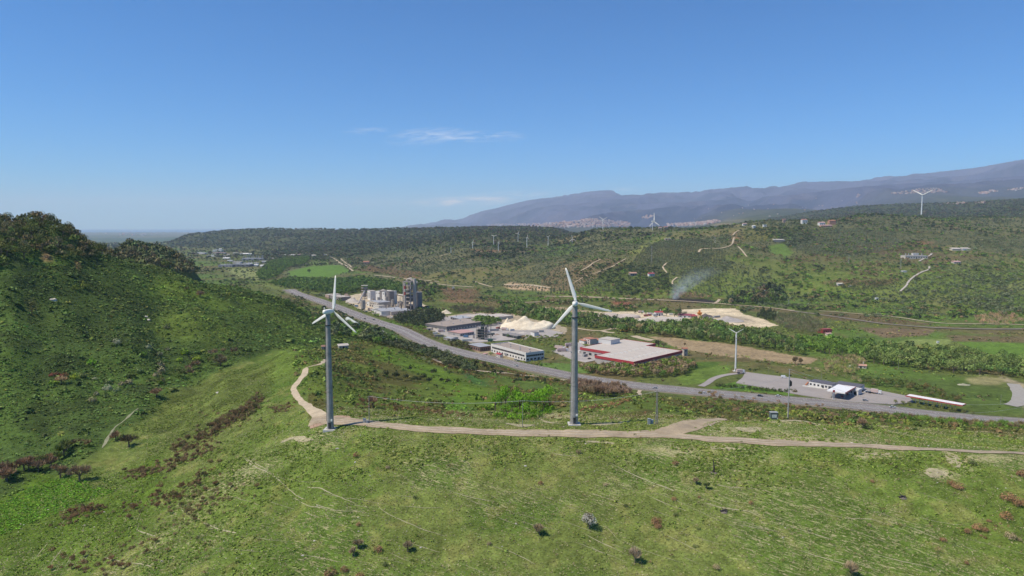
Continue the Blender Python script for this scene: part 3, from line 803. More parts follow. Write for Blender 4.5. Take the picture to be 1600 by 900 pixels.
# concrete kerb around the filling station forecourt, and the forecourt itself
def pad(pts, h, m, name, z=None, kerb=False):
    zz = (z if z is not None else ZC + FL)
    pl_ = [plane_hit(a, b, zz + h)[:2] for a, b in pts]
    mb = MB(); mb.prism(pl_, zz - 0.5, zz + h, False)
    o = mb.build(name, m); tag(o, kind='structure'); return o
pad([(1165,581),(1200,585.5),(1230,589),(1268,594),(1340,603),(1420,619),(1428,628),(1397,631.5),(1320,627),(1262,618.5),(1235,614),(1200,606.5),(1150,597.5),(1160,590)], 0.62, asph2, "forecourt")
pad([(664,511),(690,496),(735,490),(770,502),(850,520),(800,531),(738,535),(700,526)], 0.5, mat("dusty_yard", (0.36,0.32,0.29), .95, .22, .05), "yard")
pad([(862,548),(888,540),(905,535),(945,560),(915,566),(890,560)], 0.5, mat("dusty_yard",(0.36,0.32,0.29)), "yard")
pad([(780,521),(800,508),(840,510),(880,520),(870,526),(820,528)], 0.55, mat("stained_concrete", (0.34,0.30,0.27), .95, .25, .04), "yard")
# paler wheel ruts worn into the main track
accV, accF = [], []
Lm = ROADS[0][0]; sm = np.arange(len(Lm)) * 1.0
for o_ in (-.85, .85):
    j_ = (fbm(sm, sm * 0 + o_ * 9, 30, 3, 301) - .5) * 1.2; w_ = .34 * (.5 + fbm(sm, sm * 0 + o_, 6, 3, 302)) * (fbm(sm, sm * 0 + 5 * o_, 14, 2, 303) > .3)
    ribbon(Lm, [o_ + j_ - w_, o_ + j_ + w_], 0.21, dirt2, "x", add=(accV, accF))
off = 0; FF = []
for v_, f_ in zip(accV, accF): FF.append(f_ + off); off += len(v_)
FF = np.concatenate(FF); o = link("wheel_ruts", npmesh("wheel_ruts", np.concatenate(accV), FF.ravel(), np.full(len(FF), 4), [mat("packed_dirt", (.42, .345, .25), .95, .3, .5)])); tag(o, kind='structure')
# thin cattle paths trodden across the near slope
accV, accF = [], []
def cow(pts, w, seed, wig=0.4):
    L = resample([hit(a, b) for a, b in pts], 0.6)
    s = np.arange(len(L)) * 0.6
    L = L + normals2(L) * ((fbm(s, s * 0 + seed, 7, 3, seed) - .5) * 2 * wig)[:, None]
    fade = np.clip(np.minimum(s, s[::-1]) / 6, 0, 1) * (0.35 + 1.1 * fbm(s, s * 0 + seed, 3, 2, seed + 5))
    gap = fbm(s, s * 0 + 3 * seed, 9, 2, seed + 11) > 0.36
    w_ = w * fade * gap
    ribbon(L, [-w_, w_], 0.07, dirt2, "x", add=(accV, accF))
for i, (p, w) in enumerate([([(950,721),(990,742),(1030,758),(1085,780),(1130,794),(1165,798),(1200,812)],.17),([(1000,768),(1035,784),(1080,802)],.14),
    ([(1200,812),(1240,825),(1290,841),(1345,856)],.15),([(1235,856),(1280,870),(1325,884),(1370,900)],.14),([(1285,804),(1320,809),(1360,812),(1400,824)],.12),
    ([(850,818),(895,838),(925,856),(945,865)],.16),([(940,816),(955,830),(972,848)],.12),([(1033,832),(1060,845),(1105,868)],.14),([(900,826),(935,846),(985,870)],.12),
    ([(605,862),(625,872),(650,882)],.14),([(640,846),(665,856),(700,866)],.12),([(470,866),(500,872),(540,880)],.15),([(585,785),(600,800),(640,820),(700,840)],.11),
    ([(620,790),(680,794),(740,796)],.1),([(280,795),(320,818),(360,832),(400,836)],.2),([(205,825),(240,838),(262,840)],.2),([(150,866),(200,880),(260,890)],.15),
    ([(850,697),(858,706),(880,711),(915,716)],.16),([(1180,793),(1215,808),(1240,812)],.13),([(1130,832),(1180,848),(1230,862),(1290,880)],.1),([(1135,820),(1170,823),(1220,832)],.12),
    ([(800,810),(840,822),(880,830)],.1),([(760,850),(810,868),(850,890)],.1),([(1350,860),(1420,880),(1480,895)],.1),([(1210,860),(1250,876),(1290,890)],.1),([(1400,800),(1460,815),(1520,822)],.09),
    ([(1010,770),(1040,775),(1120,812),(1160,830)],.09),([(560,760),(600,772),(650,776)],.1),([(380,715),(430,745),(500,790),(560,800)],.12),([(470,760),(520,772),(560,790)],.14),([(450,770),(480,790),(520,800)],.12),
    ([(380,716),(400,730),(425,742)],.2),([(980,706),(990,722),(1010,728)],.12),([(1110,755),(1140,762),(1200,763)],.12),([(1115,770),(1150,785),(1180,800)],.1),([(50,880),(70,855),(90,835)],.14),([(75,885),(95,860),(110,845)],.14),([(100,890),(112,870),(125,855)],.14),([(690,762),(740,778),(800,790)],.1)]):
    cow(p, w, 100 + i)
r_ = np.random.default_rng(8)
for i in range(46):   # faint parallel terrace lines trodden along the slope
    x0 = r_.uniform(300, 1560); y0 = r_.uniform(735, 880); L_ = r_.uniform(40, 120); sl = r_.uniform(.26, .42) if x0 > 620 else r_.uniform(.05, .35)
    pts_ = [(x0 + L_ * t_, y0 + L_ * sl * t_) for t_ in (0, .35, .7, 1)]
    if pts_[-1][1] < 905: cow(pts_, r_.uniform(.05, .09), 400 + i, .3)
for i in range(26):
    x0 = r_.uniform(60, 330); y0 = r_.uniform(780, 880); L_ = r_.uniform(14, 34)
    cow([(x0, y0), (x0 - L_ * .25, y0 + L_ * .5), (x0 - L_ * .4, y0 + L_)], .07, 460 + i, .3)
def acc_obj(name, m, kind='structure'):
    off = 0; FF = []
    for v_, f_ in zip(accV, accF): FF.append(f_ + off); off += len(v_)
    FF = np.concatenate(FF); o = link(name, npmesh(name, np.concatenate(accV), FF.ravel(), np.full(len(FF), 4), [m])); tag(o, kind=kind); return o
acc_obj("cattle_paths", mat("trodden_straw", (0.33, 0.30, 0.175), .95, .2, .8))
# ------------------------------------------------------------------ wind turbines
white = mat("turbine_white", (0.82, 0.77, 0.68), 0.45, 0.05, 0.3)
towerm = mat("tower_grey", (0.225, 0.205, 0.185), 0.65, 0.22, 0.5, metal=0.0, col2=(0.32, 0.295, 0.265))
darkm = mat("dark_steel", (0.035, 0.033, 0.03), 0.6, 0.2, 0.5)
palec = mat("pale_concrete", (0.5, 0.47, 0.42), 0.9, 0.12, 0.5)
def blade_mesh(mb, L, ang, root=0.5, chord=None, r0=0.35, cone=0.05, yoff=0.0, pitch=0.25):
    """blade in the local XZ plane, pointing at ang clockwise from up, airfoil section, twisted"""
    c0 = chord or L * 0.085
    secs = []; n = 10
    for i in range(15):
        t = i / 14.0; r = r0 + (L - r0) * t
        if t < 0.07: c = c0 * 0.5; th = c * 0.9
        else:
            c = c0 * (1.0 - 0.62 * ((t - 0.07) / 0.93) ** 0.9) * min(1, 0.5 + (t - 0.07) * 4.0); th = c * (0.24 - 0.12 * t)
        if t == 1.0: c *= 0.55; th *= 0.4
        tw = pitch * (1 - t) + 0.06
        ring = []
        for k in range(n):
            a = 2 * math.pi * k / n
            u = (math.cos(a) * 0.5 + 0.12) * c; w = math.sin(a) * 0.5 * th * (1.0 + 0.5 * math.cos(a))
            x = u * math.cos(tw) - w * math.sin(tw); y = u * math.sin(tw) + w * math.cos(tw)
            ring.append((x, y + yoff + cone * r, r))
        secs.append(ring)
    ca, sa = math.cos(ang), math.sin(ang)
    vs = [(x * ca + z * sa, y, -x * sa + z * ca) for ring in secs for x, y, z in ring]
    fs = [(i * n + k, i * n + (k + 1) % n, (i + 1) * n + (k + 1) % n, (i + 1) * n + k) for i in range(14) for k in range(n)]
    fs.append(tuple(range(14 * n, 15 * n))); fs.append(tuple(range(n - 1, -1, -1)))
    mb.poly(vs, fs)
def turbine(base, H, L, yaw, angs, label, big=False, tower_mat=None, rb=1.25, rt=0.78, group=None, simple=False, two=False):
    """yaw: heading of the rotor axis (0 = away from camera, + to the right)"""
    t = thing("wind_turbine", label, "wind turbine", base, 0, group)
    tm = tower_mat or towerm
    mb = MB(); 
    if not simple:
        mb.tube([(0, 0, 0.35), (0, 0, 0.6)], [rb * 1.18, rb * 1.18], 12)
        for zf in (H * .33, H * .66): 
            r_ = rb + (rt - rb) * zf / H
            mb.tube([(0, 0, zf - .12), (0, 0, zf + .12)], [r_ * 1.07, r_ * 1.07], 12)
    mb.tube([(0, 0, 0.2), (0, 0, H * .5), (0, 0, H - 0.8)], [rb, (rb + rt) / 2, rt], 12 if not simple else 8)
    mb.build("tower", tm, t)
    if not simple:
        mb = MB(); mb.tube([(0, 0, H - 4.6), (0, 0, H - 0.7)], [rt * 1.04, rt * .98], 12)
        mb.tube([(0, 0, H - 4.8), (0, 0, H - 4.5)], [rt * 1.45] * 2, 12)
        mb.build("yaw_collar", darkm, t)
        mb = MB(); mb.box(-2.1, 2.1, -2.1, 2.1, -0.6, 0.34); mb.build("foundation", palec, t)
        mb = MB(); mb.box(-.42, .42, -rb * 1.12, -rb * .9, 0.7, 2.7); d = mb.build("door", darkm, t)
        mb = MB()
        for k in range(22): 
            z = 2.9 + k * (H - 7) / 22; r_ = rb + (rt - rb) * z / H
            mb.box(-r_ - .22, -r_ + .05, -.03, .03, z, z + .06); mb.box(-r_ - .22, -r_ - .18, -.22, .22, z, z + (H - 7) / 22)
        mb.build("ladder", galv, t)
        mb = MB(); mb.box(rb * .35, rb * .8, -rb * 1.04, -rb * .7, 3.2, 3.9); mb.build("notice_plate", white, t)
    na = MB(); s = L / 12.0
    nl, nw, nh = 2.0 * s, 0.82 * s, 0.86 * s
    secs = [(-1.0, .45), (-.85, .8), (-.4, 1.0), (.3, 1.0), (.75, .85), (1.0, .6)]
    vs = []; n = 12
    for (yy, sc) in secs:
        for k in range(n):
            a = 2 * math.pi * k / n; 
            ex = abs(math.cos(a)) ** .7 * math.copysign(1, math.cos(a)); ez = abs(math.sin(a)) ** .7 * math.copysign(1, math.sin(a))
            vs.append((ex * nw * sc, yy * nl, ez * nh * sc))
    fs = [(i * n + k, i * n + (k + 1) % n, (i + 1) * n + (k + 1) % n, (i + 1) * n + k) for i in range(5) for k in range(n)] + [tuple(range(n - 1, -1, -1)), tuple(range(5 * n, 6 * n))]
    na.poly(vs, fs)
    if not simple:
        na.box(-.12, .12, -nl * .8, -nl * .7, nh, nh + .7); na.box(-nw * 1.03, nw * 1.03, -nl * .2, nl * .25, -.1, .0)
    nac = na.build("nacelle", white, t, True)
    nac.location = (0, 0, H); nac.rotation_euler = (0, 0, -yaw)
    if two: return t
    hub = MB(); hub.tube([(0, nl * .95, 0), (0, nl * 1.25, 0), (0, nl * 1.45, 0)], [.5 * s, .52 * s, .2 * s], 12)
    hb = hub.build("rotor_hub", white, t, True); hb.location = (0, 0, H); hb.rotation_euler = (0, 0, -yaw)
    for a in angs:
        mb = MB(); blade_mesh(mb, L, math.radians(a), r0=.3 * s, yoff=nl * 1.2, chord=L * (.125 if not simple else .13))
        b = mb.build("blade", white, t, True); b.location = (0, 0, H); b.rotation_euler = (0, 0, -yaw)
    return t
def tw_height(px, pyb, pyt, ymin=0.0):
    b = hit(px, pyb, ymin); _, _ = 0, 0
    lo = ZC + slope_of(pyt) * b[1]
    return b, lo - b[2]
b1, h1 = tw_height(516.5, 671, 487, 0); turbine((b1[0], b1[1], b1[2]), h1, 12.2, math.radians(31), (4, 124, 244), "turbine on dark grey tower at the left end of the ridge track, one blade upright", rb=1.2, rt=.75)
b2, h2 = tw_height(897, 663, 474.5, 0); turbine(b2, h2, 12.4, math.radians(14), (-18, 102, 222), "turbine on grey tower by the middle of the ridge track, before the red-edged warehouse", rb=1.35, rt=.85)
wt = mat("tower_white", (0.72, 0.72, 0.70), 0.5, 0.06, 0.2)
b3, h3 = tw_height(1149, 580, 520.5, 400); turbine(b3, h3, 7.6, math.radians(8), (-60, 60, 180), "small white three-bladed turbine standing at the filling station lot by the highway", tower_mat=wt, rb=.85, rt=.5)
far_t = [(1439.5,337,304.5,1500,15.5,35,(60,180,300),"tall white turbine on the wooded crest at the right"),
 (942,359,343,1400,7.6,10,(-55,62,182),"white turbine on the crest in front of the pale mountain town"),
 (1019.5,360,346,1400,13.5,60,(-3,117,237),"white turbine on the crest with one blade up and one reaching down left"),
 (771.4,383.6,369,1200,5.5,20,(-70,70,190),"white turbine on the middle hill above a strip of orange soil"),
 (738.6,388,378,1200,4.5,40,(0,120,240),"small white turbine at the lower left of the hill row, rotor turned aside"),
 (778.6,393.6,379,1200,4.5,55,(10,130,250),"white turbine just below the orange soil strip on the middle hill"),
 (809.4,378.6,364.4,1200,4.6,25,(20,140,262),"highest standing of the small turbines on the middle hill"),
 (823.2,388,371,1200,5.6,60,(2,122,242),"white turbine on the middle hill with an upright blade over its nacelle"),
 (856.4,385,370,1200,4.5,30,(45,165,285),"white turbine at the right of the small hill row above the green grove"),
 (894,381,373.5,1200,6.2,15,(-10,110,230),"turbine low behind bushes on the middle hill, its rotor nearly hiding the tower"),
 (704.6,397,386,1200,0,0,(),"bare white tower without blades on the middle hill at the end of a lane")]
for (px, pb, pt, ym, Lp, yw, an, lb) in far_t:
    b = hit(px, pb, ym); Ht = ZC + slope_of(pt) * b[1] - b[2]; Lb = max(6.0, Lp * b[1] / F)
    turbine(b, Ht, Lb, math.radians(yw), an, lb, tower_mat=wt, rb=max(.9, Ht * .030), rt=max(.6, Ht * .019), simple=True, two=(not an))

# ------------------------------------------------------------------ poles, wires, cabinets
wood_m = mat("weathered_pole", (0.24, 0.22, 0.20), 0.9, 0.2, 0.8)
pole_tops = {}
def pole(px, pb, pt, label, r=0.15, double=False, lattice=False, ymin=0.0, cross=True, cat="utility pole", key=None):
    b = hit(px, pb, ymin); H = ZC + slope_of(pt) * b[1] - b[2]
    t = thing("utility_pole", label, cat, b)
    mb = MB()
    if double:
        mb.tube([(-.3, 0, -.5), (-.16, 0, H)], [r, r * .7], 10); mb.tube([(.3, 0, -.5), (.16, 0, H)], [r, r * .7], 10)
        for k in range(4): mb.box(-.3, .3, -.05, .05, H * (.2 + .2 * k), H * (.2 + .2 * k) + .1)
    else: mb.tube([(0, 0, -.5), (0, 0, H)], [r, r * .6], 10)
    mb.build("shaft", wood_m if r < .2 else mat("pole_concrete", (0.36, 0.35, 0.33), .85, .12, .6), t)
    if cross:
        mb = MB(); mb.box(-.7, .7, -.06, .06, H - .35, H - .22); mb.build("crossarm", darkm, t)
        for dx in (-.6, 0, .6):
            mb = MB(); mb.tube([(dx, 0, H - .22), (dx, 0, H + .08)], [.06, .04], 8); mb.build("insulator", palec, t)
    pole_tops[key or px] = np.array([b[0], b[1], b[2] + H])
    return t, H
pole(577, 661.5, 619, "grey wooden pole beside the track near the leftmost turbine", .17, key='a')
pole(816.5, 668, 626, "thin wooden pole by the track in front of the bright green trees", .11, key='b')
pole(1026, 662, 611.5, "pale twin pole beside two cabinets right of the middle turbine", .16, double=True, key='c')
t, H = pole(1231, 655, 577, "tall concrete pole with switchgear beside the grey kiosk", .30, key='d')
mb = MB(); mb.box(.25, 1.1, -.35, .35, H * .70, H * .75); mb.tube([(.5, 0, H * .66), (.5, 0, H * .78)], [.28, .28], 10); mb.tube([(1.0, 0, H * .67), (1.0, 0, H * .76)], [.22, .22], 10)
mb.build("switchgear", darkm, t)
mb = MB(); mb.box(-.35, .9, -.06, .06, H * .87, H * .89); mb.build("lower_crossarm", darkm, t)
for (px, pb, pt, ym, lb) in [(1283.5,592,581,430,"wooden pole behind the filling station shop"),(1201,584,572,430,"slim pole in the grass behind the forecourt"),(1137,571,565,430,"slim pole in the field left of the small white turbine"),
      (1404,577,565,430,"slim pole in the meadow behind the roadside canopy"),(1563.5,632,616,430,"pale pole on the meadow near the right edge"),(1337,557,546,500,"thin pole among the riverside trees"),(1401,520,512,600,"thin pole near the valley road bend"),
      (847,566,556,430,"slim lamp pole on the lawn left of the red-edged warehouse")]:
    pole(px, pb, pt, lb, .14, ymin=ym, cross=False, key=px)
for (px, pb, pt, ym) in [(1326,412,398,1000),(1407,420,404,1000),(1018,412,384,1000),(1117,381,370,1000),(1232,475,468,900)]:
    b = hit(px, pb, ym); H = ZC + slope_of(pt) * b[1] - b[2]
    t = thing("lattice_pylon", {1326:"slender grey pylon in the olive groves left of the hilltop ruin",1407:"slender pylon just below the hilltop ruin",1018:"tall thin pylon below the turbine with the raised blade",1117:"short pylon on the grove left of the rocky hill lane",1232:"small pylon on the meadow behind the quarry"}[px], "pylon", b)
    mb = MB()
    for sx in (-1, 1):
        for sy in (-1, 1): mb.tube([(sx * 1.2, sy * 1.2, -1), (sx * .25, sy * .25, H)], [.12, .08], 5)
    for k in range(8):
        z0 = H * k / 8; z1 = H * (k + 1) / 8; w0 = 1.2 - .95 * k / 8; w1 = 1.2 - .95 * (k + 1) / 8
        mb.tube([(-w0, -w0, z0), (w1, -w1, z1)], .06, 4); mb.tube([(w0, w0, z0), (-w1, w1, z1)], .06, 4)
    mb.build("lattice_mast", galv, t)
    mb = MB(); mb.box(-2.2, 2.2, -.1, .1, H * .86, H * .88); mb.build("crossarm", galv, t); mb = MB(); mb.box(-1.5, 1.5, -.1, .1, H * .96, H * .98); mb.build("crossarm", galv, t)
def wire(a, b, sag, label, r=0.022):
    a = np.array(a, float); b = np.array(b, float)
    mb = MB(); mb.tube([a + (b - a) * k / 24 - np.array([0, 0, sag * 4 * (k / 24) * (1 - k / 24)]) for k in range(25)], r, 4)
    o = mb.build("power_line", mat("wire_alu", (0.5, 0.5, 0.52), .5)); tag(o, label, "power line"); return o
PT = pole_tops
wire(PT['a'], PT['b'], 1.6, "sagging wire from the pole at the leftmost turbine to the pole by the green trees", .03)
wire(PT['b'], PT['c'], 1.6, "wire from the pole by the green trees past the middle turbine to the twin pole", .03)
wire(PT['c'], PT['d'] - np.array([0, 0, 3.2]), 2.0, "wire from the twin pole to the tall concrete pole", .025)
e1 = at_depth(1700, 604, 470); wire(PT['d'], e1, 14, "long wire from the tall concrete pole over the filling station to the right", .04)
e2 = at_depth(1700, 596, 470); wire(PT['d'] - np.array([0, 0, .9]), e2, 20, "lower long wire from the tall concrete pole towards the right edge", .04)
def cabinet(px, pb, w, h, d, label, m, panel=False, name="cabinet"):
    b = hit(px, pb); t = thing(name, label, "cabinet" if not panel else "kiosk", b)
    mb = MB(); mb.box(-w / 2, w / 2, -d / 2, d / 2, 0, h); mb.build("body", m, t)
    mb = MB(); mb.box(-w / 2 - .08, w / 2 + .08, -d / 2 - .08, d / 2 + .08, h + .002, h + .18); mb.build("roof", mat("grey_sheet", (.3, .31, .31), .7), t)
    mb = MB(); mb.box(-w / 2 - .2, w / 2 + .2, -d / 2 - .2, d / 2 + .2, -.5, -.002 + .06); mb.build("plinth", palec, t)
    if panel:
        mb = MB(); mb.box(-w * .33, w * .3, -d / 2 - .04, -d / 2 - .003, h * .32, h * .74); mb.build("notice_panel", mat("panel_white", (.66, .7, .68), .6, .12, 2.5), t)
        mb = MB(); mb.box(w * .38, w * .48, -d / 2 - .04, -d / 2 - .003, h * .12, h * .3); mb.build("meter_plate", mat("panel_white", (.66, .7, .68)), t)
        for k in range(3):
            mb = MB(); mb.box(-w * .26, w * .22 - .25 * k, -d / 2 - .055, -d / 2 - .043, h * (.62 - .1 * k), h * (.65 - .1 * k)); mb.build("notice_line", mat("notice_grey", (.35, .4, .4)), t)
    else:
        mb = MB(); mb.box(-w * .36, w * .36, -d / 2 - .03, -d / 2 - .003, h * .15, h * .88); mb.build("door", mat("cab_door", (.3, .31, .31), .6), t)
    return t
cabm = mat("cabinet_grey", (0.33, 0.34, 0.33), .6, .12, .8)
cabinet(569.5, 661, .8, 1.5, .6, "tall grey cabinet left of its lower neighbour by the leftmost pole", cabm)
cabinet(573.6, 661.5, .7, 1.0, .6, "low grey cabinet between the tall one and the leftmost pole", cabm)
cabinet(1014, 663, .9, 1.9, .7, "taller grey cabinet of the pair left of the twin pole", cabm)
cabinet(1018.6, 663, .8, 1.5, .7, "shorter grey cabinet of the pair next to the twin pole", cabm)
cabinet(1208.5, 655, 3.0, 2.9, 2.0, "dark grey kiosk with a white notice panel beside the tall concrete pole", mat("kiosk_grey", (.10, .13, .125), .7, .2, .8), True, "transformer_kiosk")
# ------------------------------------------------------------------ buildings
ZF = ZC + FL
glassm = mat("dark_glass", (0.03, 0.035, 0.04), 0.25, 0.2, 1.0)
m_white = mat("white_render", (0.62, 0.60, 0.57), 0.85, 0.10, 0.25)
m_cream = mat("cream_render", (0.50, 0.45, 0.38), 0.85, 0.12, 0.25)
m_grey = mat("grey_render", (0.33, 0.31, 0.30), 0.85, 0.14, 0.2)
m_dark = mat("dark_cladding", (0.13, 0.13, 0.135), 0.8, 0.15, 0.2)  # one even dark tone for cladding, doors and enclosures
m_roofb = mat("brown_felt_roof", (0.31, 0.25, 0.205), 0.9, 0.16, 0.12)
m_roofl = mat("pale_roof", (0.48, 0.42, 0.36), 0.9, 0.10, 0.10)
m_roofg = mat("grey_sheet_roof", (0.34, 0.34, 0.35), 0.7, 0.12, 0.15)
m_tile = mat("clay_tiles", (0.36, 0.16, 0.10), 0.9, 0.2, 0.6)
m_pink = mat("pink_sheet_roof", (0.45, 0.27, 0.24), 0.8, 0.14, 0.25)
m_red = mat("red_fascia", (0.38, 0.045, 0.05), 0.6, 0.12, 0.3)
m_redp = mat("red_paint", (0.36, 0.06, 0.055), 0.5, 0.1, 0.4)
m_cem = mat("cement_dusted", (0.43, 0.38, 0.33), 0.95, 0.2, 0.12)
m_cemd = mat("stained_concrete_wall", (0.23, 0.21, 0.20), 0.95, 0.2, 0.15)
m_rust = mat("rusted_steel", (0.24, 0.13, 0.09), 0.85, 0.3, 0.4)
m_steel = mat("dark_green_steel", (0.07, 0.09, 0.085), 0.7, 0.2, 0.4)
m_black = mat("black_rubber", (0.02, 0.02, 0.02), 0.8, 0.1, 1.0)

def frame4(px4, h, z0=None):
    zz = (ZF if z0 is None else z0) + h
    P = [plane_hit(a, b, zz)[:2] for a, b in px4]
    u = P[1] - P[0]; w = np.linalg.norm(u); u /= w; v = np.array([-u[1], u[0]])
    d = abs(np.dot(P[3] - P[0], v)); d2 = abs(np.dot(P[2] - P[1], v))
    return P[0], math.atan2(u[1], u[0]), w, (d + d2) / 2
def face_box(mb, face, w, d, a0, a1, z0, z1, t=0.06):
    """thin box standing proud of a wall; face f(ront) b(ack) l(eft) r(ight); a along the wall"""
    e = 0.004
    if face == 'f': mb.box(a0, a1, -t, -e, z0, z1)
    elif face == 'b': mb.box(a0, a1, d + e, d + t, z0, z1)
    elif face == 'l': mb.box(-t, -e, a0, a1, z0, z1)
    else: mb.box(w + e, w + t, a0, a1, z0, z1)
def make_building(name, label, cat, org, rz, w, d, h, wall, roof, kind='flat', wins=(), doors=(), group=None, over=0.5, rise=None, fascia=None, fh=0.8, chimney=False, z0=0.0, wallh=None, axis='x'):
    t = thing(name, label, cat, org, rz, group)
    mb = MB(); mb.box(0, w, 0, d, -1.5 + z0, h + z0); mb.build("wall", wall, t)
    if w > 24 and d > 10:
        for k in range(int(w // 9)):
            mb = MB(); vx = 4 + 9 * k + (k * 37 % 5) * .6; vy = d * (.35 + .3 * (k % 2)); mb.box(vx, vx + 1.4, vy, vy + 1.1, h + .36 + z0, h + 1.1 + z0 + (rise or 0) * .9); mb.build('roof_vent', m_roofg, t)
    mb = MB()
    if kind == 'flat':
        mb.box(-over * .4, w + over * .4, -over * .4, d + over * .4, h + .003 + z0, h + .35 + z0)
    elif kind == 'parapet':
        e = .35
        mb.box(e, w - e, e, d - e, h + .003 + z0, h + .1 + z0)
    elif kind == 'gable':
        mb.gable(0, w, 0, d, h + .003 + z0, h + z0 + (rise or min(w, d) * .22), axis, over)
    elif kind == 'shed':
        r_ = rise or d * .15
        mb.poly([(-over, -over, h), (w + over, -over, h), (w + over, d + over, h + r_), (-over, d + over, h + r_), (-over, -over, h + .25), (w + over, -over, h + .25), (w + over, d + over, h + r_ + .25), (-over, d + over, h + r_ + .25)],
                [(0,3,2,1),(4,5,6,7),(0,1,5,4),(1,2,6,5),(2,3,7,6),(3,0,4,7)])
    rf = mb.build("roof", roof, t)
    if kind == 'parapet':
        mb = MB(); ph = .9
        for (x0, x1, y0, y1) in ((0, w, 0, .35), (0, w, d - .35, d), (0, .35, .352, d - .352), (w - .35, w, .352, d - .352)):
            mb.box(x0, x1, y0, y1, h + z0 + .002, h + z0 + ph)
        mb.build("parapet", fascia or wall, t)
    elif fascia is not None:
        mb = MB()
        for (x0, x1, y0, y1) in ((-.3, w + .3, -.3, -.005), (-.3, w + .3, d + .005, d + .3), (-.3, -.005, 0, d), (w + .005, w + .3, 0, d)):
            mb.box(x0, x1, y0, y1, h + z0 - fh, h + z0 + .5)
        mb.build("fascia", fascia, t)
    for (face, n, za, zb, frac) in wins:
        Lw = w if face in 'fb' else d
        if frac >= .97:
            mb = MB(); face_box(mb, face, w, d, Lw * .04, Lw * .96, za, zb); wn_ = mb.build("window_band", glassm, t)
            mb = MB()
            for k in range(1, n):
                face_box(mb, face, w, d, Lw * (.04 + .92 * k / n) - .08, Lw * (.04 + .92 * k / n) + .08, za, zb, .11)
            if n > 1: mb.build("mullions", wall, wn_)['kind'] = 'stuff'
        else:
            for k in range(n):
                c = Lw * (k + .5) / n; ww = Lw / n * frac / 2
                mb = MB(); face_box(mb, face, w, d, c - ww, c + ww, za, zb); mb.build("window", glassm, t)
    for (face, pos, dw, dh, dm) in doors:
        Lw = w if face in 'fb' else d
        mb = MB(); face_box(mb, face, w, d, Lw * pos - dw / 2, Lw * pos + dw / 2, 0, dh, .09); mb.build("door", dm or glassm, t)
    if chimney:
        mb = MB(); mb.box(w * .7, w * .7 + .7, d * .4, d * .4 + .7, h, h + 2.2 + (rise or 0)); mb.build("chimney", wall, rf)
    return t
def B(name, label, cat, px4, h, wall, roof, z0=None, **k):
    o, rz, w, d = frame4(px4, h, z0)
    return make_building(name, label, cat, (o[0], o[1], ZF if z0 is None else z0), rz, w, d, h, wall, roof, **k), w, d
WH = "warehouse"
m_doorg = mat("door_grey", (.2, .2, .21), .7)
B("factory_hall", "long brown-roofed hall with a dark flank beside the asphalt plant", "factory hall", [(698,510.8),(760,502),(729,497.8),(669.5,505)], 6.5, m_cream, m_roofb, fascia=m_dark, fh=3.2, wins=[('l', 5, 2.5, 4.2, .4), ('f', 14, 1.6, 3.0, .5)], doors=[('l', .3, 4, 4, m_doorg), ('l', .7, 3.5, 3.6, m_doorg), ('f', .8, 4, 4, m_doorg)], over=1.2)
B("storage_shed", "small pink-roofed shed in front of the long brown-roofed hall", "shed", [(719,521),(740.8,518),(729.5,513.5),(708.8,516.5)], 4.2, m_grey, m_pink, kind='gable', rise=1.2, wins=[('f', 6, 1.8, 2.8, .5)], doors=[('l', .5, 3, 3, m_doorg)])
B("factory_hall", "tan-roofed low hall behind the round dark green trees near the sand pile", "factory hall", [(762,497.8),(787,493.5),(786,487),(760,485.8)], 4.5, m_cream, m_roofl, wins=[('f', 8, 1.8, 3.0, .5)], doors=[('f', .2, 4, 3.6, m_doorg)])
B("factory_hall", "tan-roofed wing joined left of the low hall near the sand pile", "factory hall", [(738,495),(761,498.2),(764,487.5),(750,487)], 4.0, m_cream, m_roofl, wins=[('f', 5, 1.6, 2.8, .5)])
B("open_shed", "low dark open shed at the edge of the conifers behind the long hall", "shed", [(704,495),(719,498.5),(725,495),(713,491.5)], 4.0, m_cemd, m_roofg, kind='shed', rise=1.0, wins=[('f', 5, 1.0, 3.2, .7)])
B("office_block", "long white two-storey office block with a brown roof beside the highway", "office block", [(767,538.3),(821.8,552.5),(843.5,546.5),(788.8,534.5)], 8.2, m_white, m_roofb, kind='parapet', wins=[('f', 22, 4.6, 6.4, .98), ('r', 8, 4.6, 6.4, .98), ('f', 13, 1.2, 3.0, .45), ('r', 5, 1.0, 2.8, .6)], doors=[('f', .45, 4, 3, m_doorg)])
B("small_office", "grey-roofed brick office next to the long white office block", "office", [(732.5,538),(749.8,542.5),(766,539.8),(749,535.8)], 5.0, mat("brick_brown", (.24,.14,.11), .9, .2, .5), m_roofg, wins=[('f', 5, 1.2, 3.4, .6), ('r', 6, 1.2, 3.4, .6)], over=1.5)
B("gatehouse", "small hut with a red roof at the left end of the long white office", "hut", [(775,552.8),(781,554.2),(783.5,552.8),(778,551.6)], 3.4, m_white, m_redp, kind='gable', rise=1.2, wins=[('f', 2, 1.0, 2.2, .4)])
B("garden_wall_terrace", "long low cream terrace wall below the brick office", "terrace", [(748,556),(762,552.5),(764,550.5),(749,553.8)], 1.8, m_cream, m_pink, wins=[('f', 3, .4, 1.2, .4)])
B("ruined_house", "roofless pinkish house between the olives and the highway", "ruin", [(646,543),(660,545),(661.5,542.5),(648,541)], 4.0, mat("pink_plaster", (.42,.3,.24), .9, .2, .4), m_tile, z0=float(hit(653,547,500)[2]), kind='gable', rise=.9, wins=[('f', 3, 1, 2.4, .4)], over=.1)

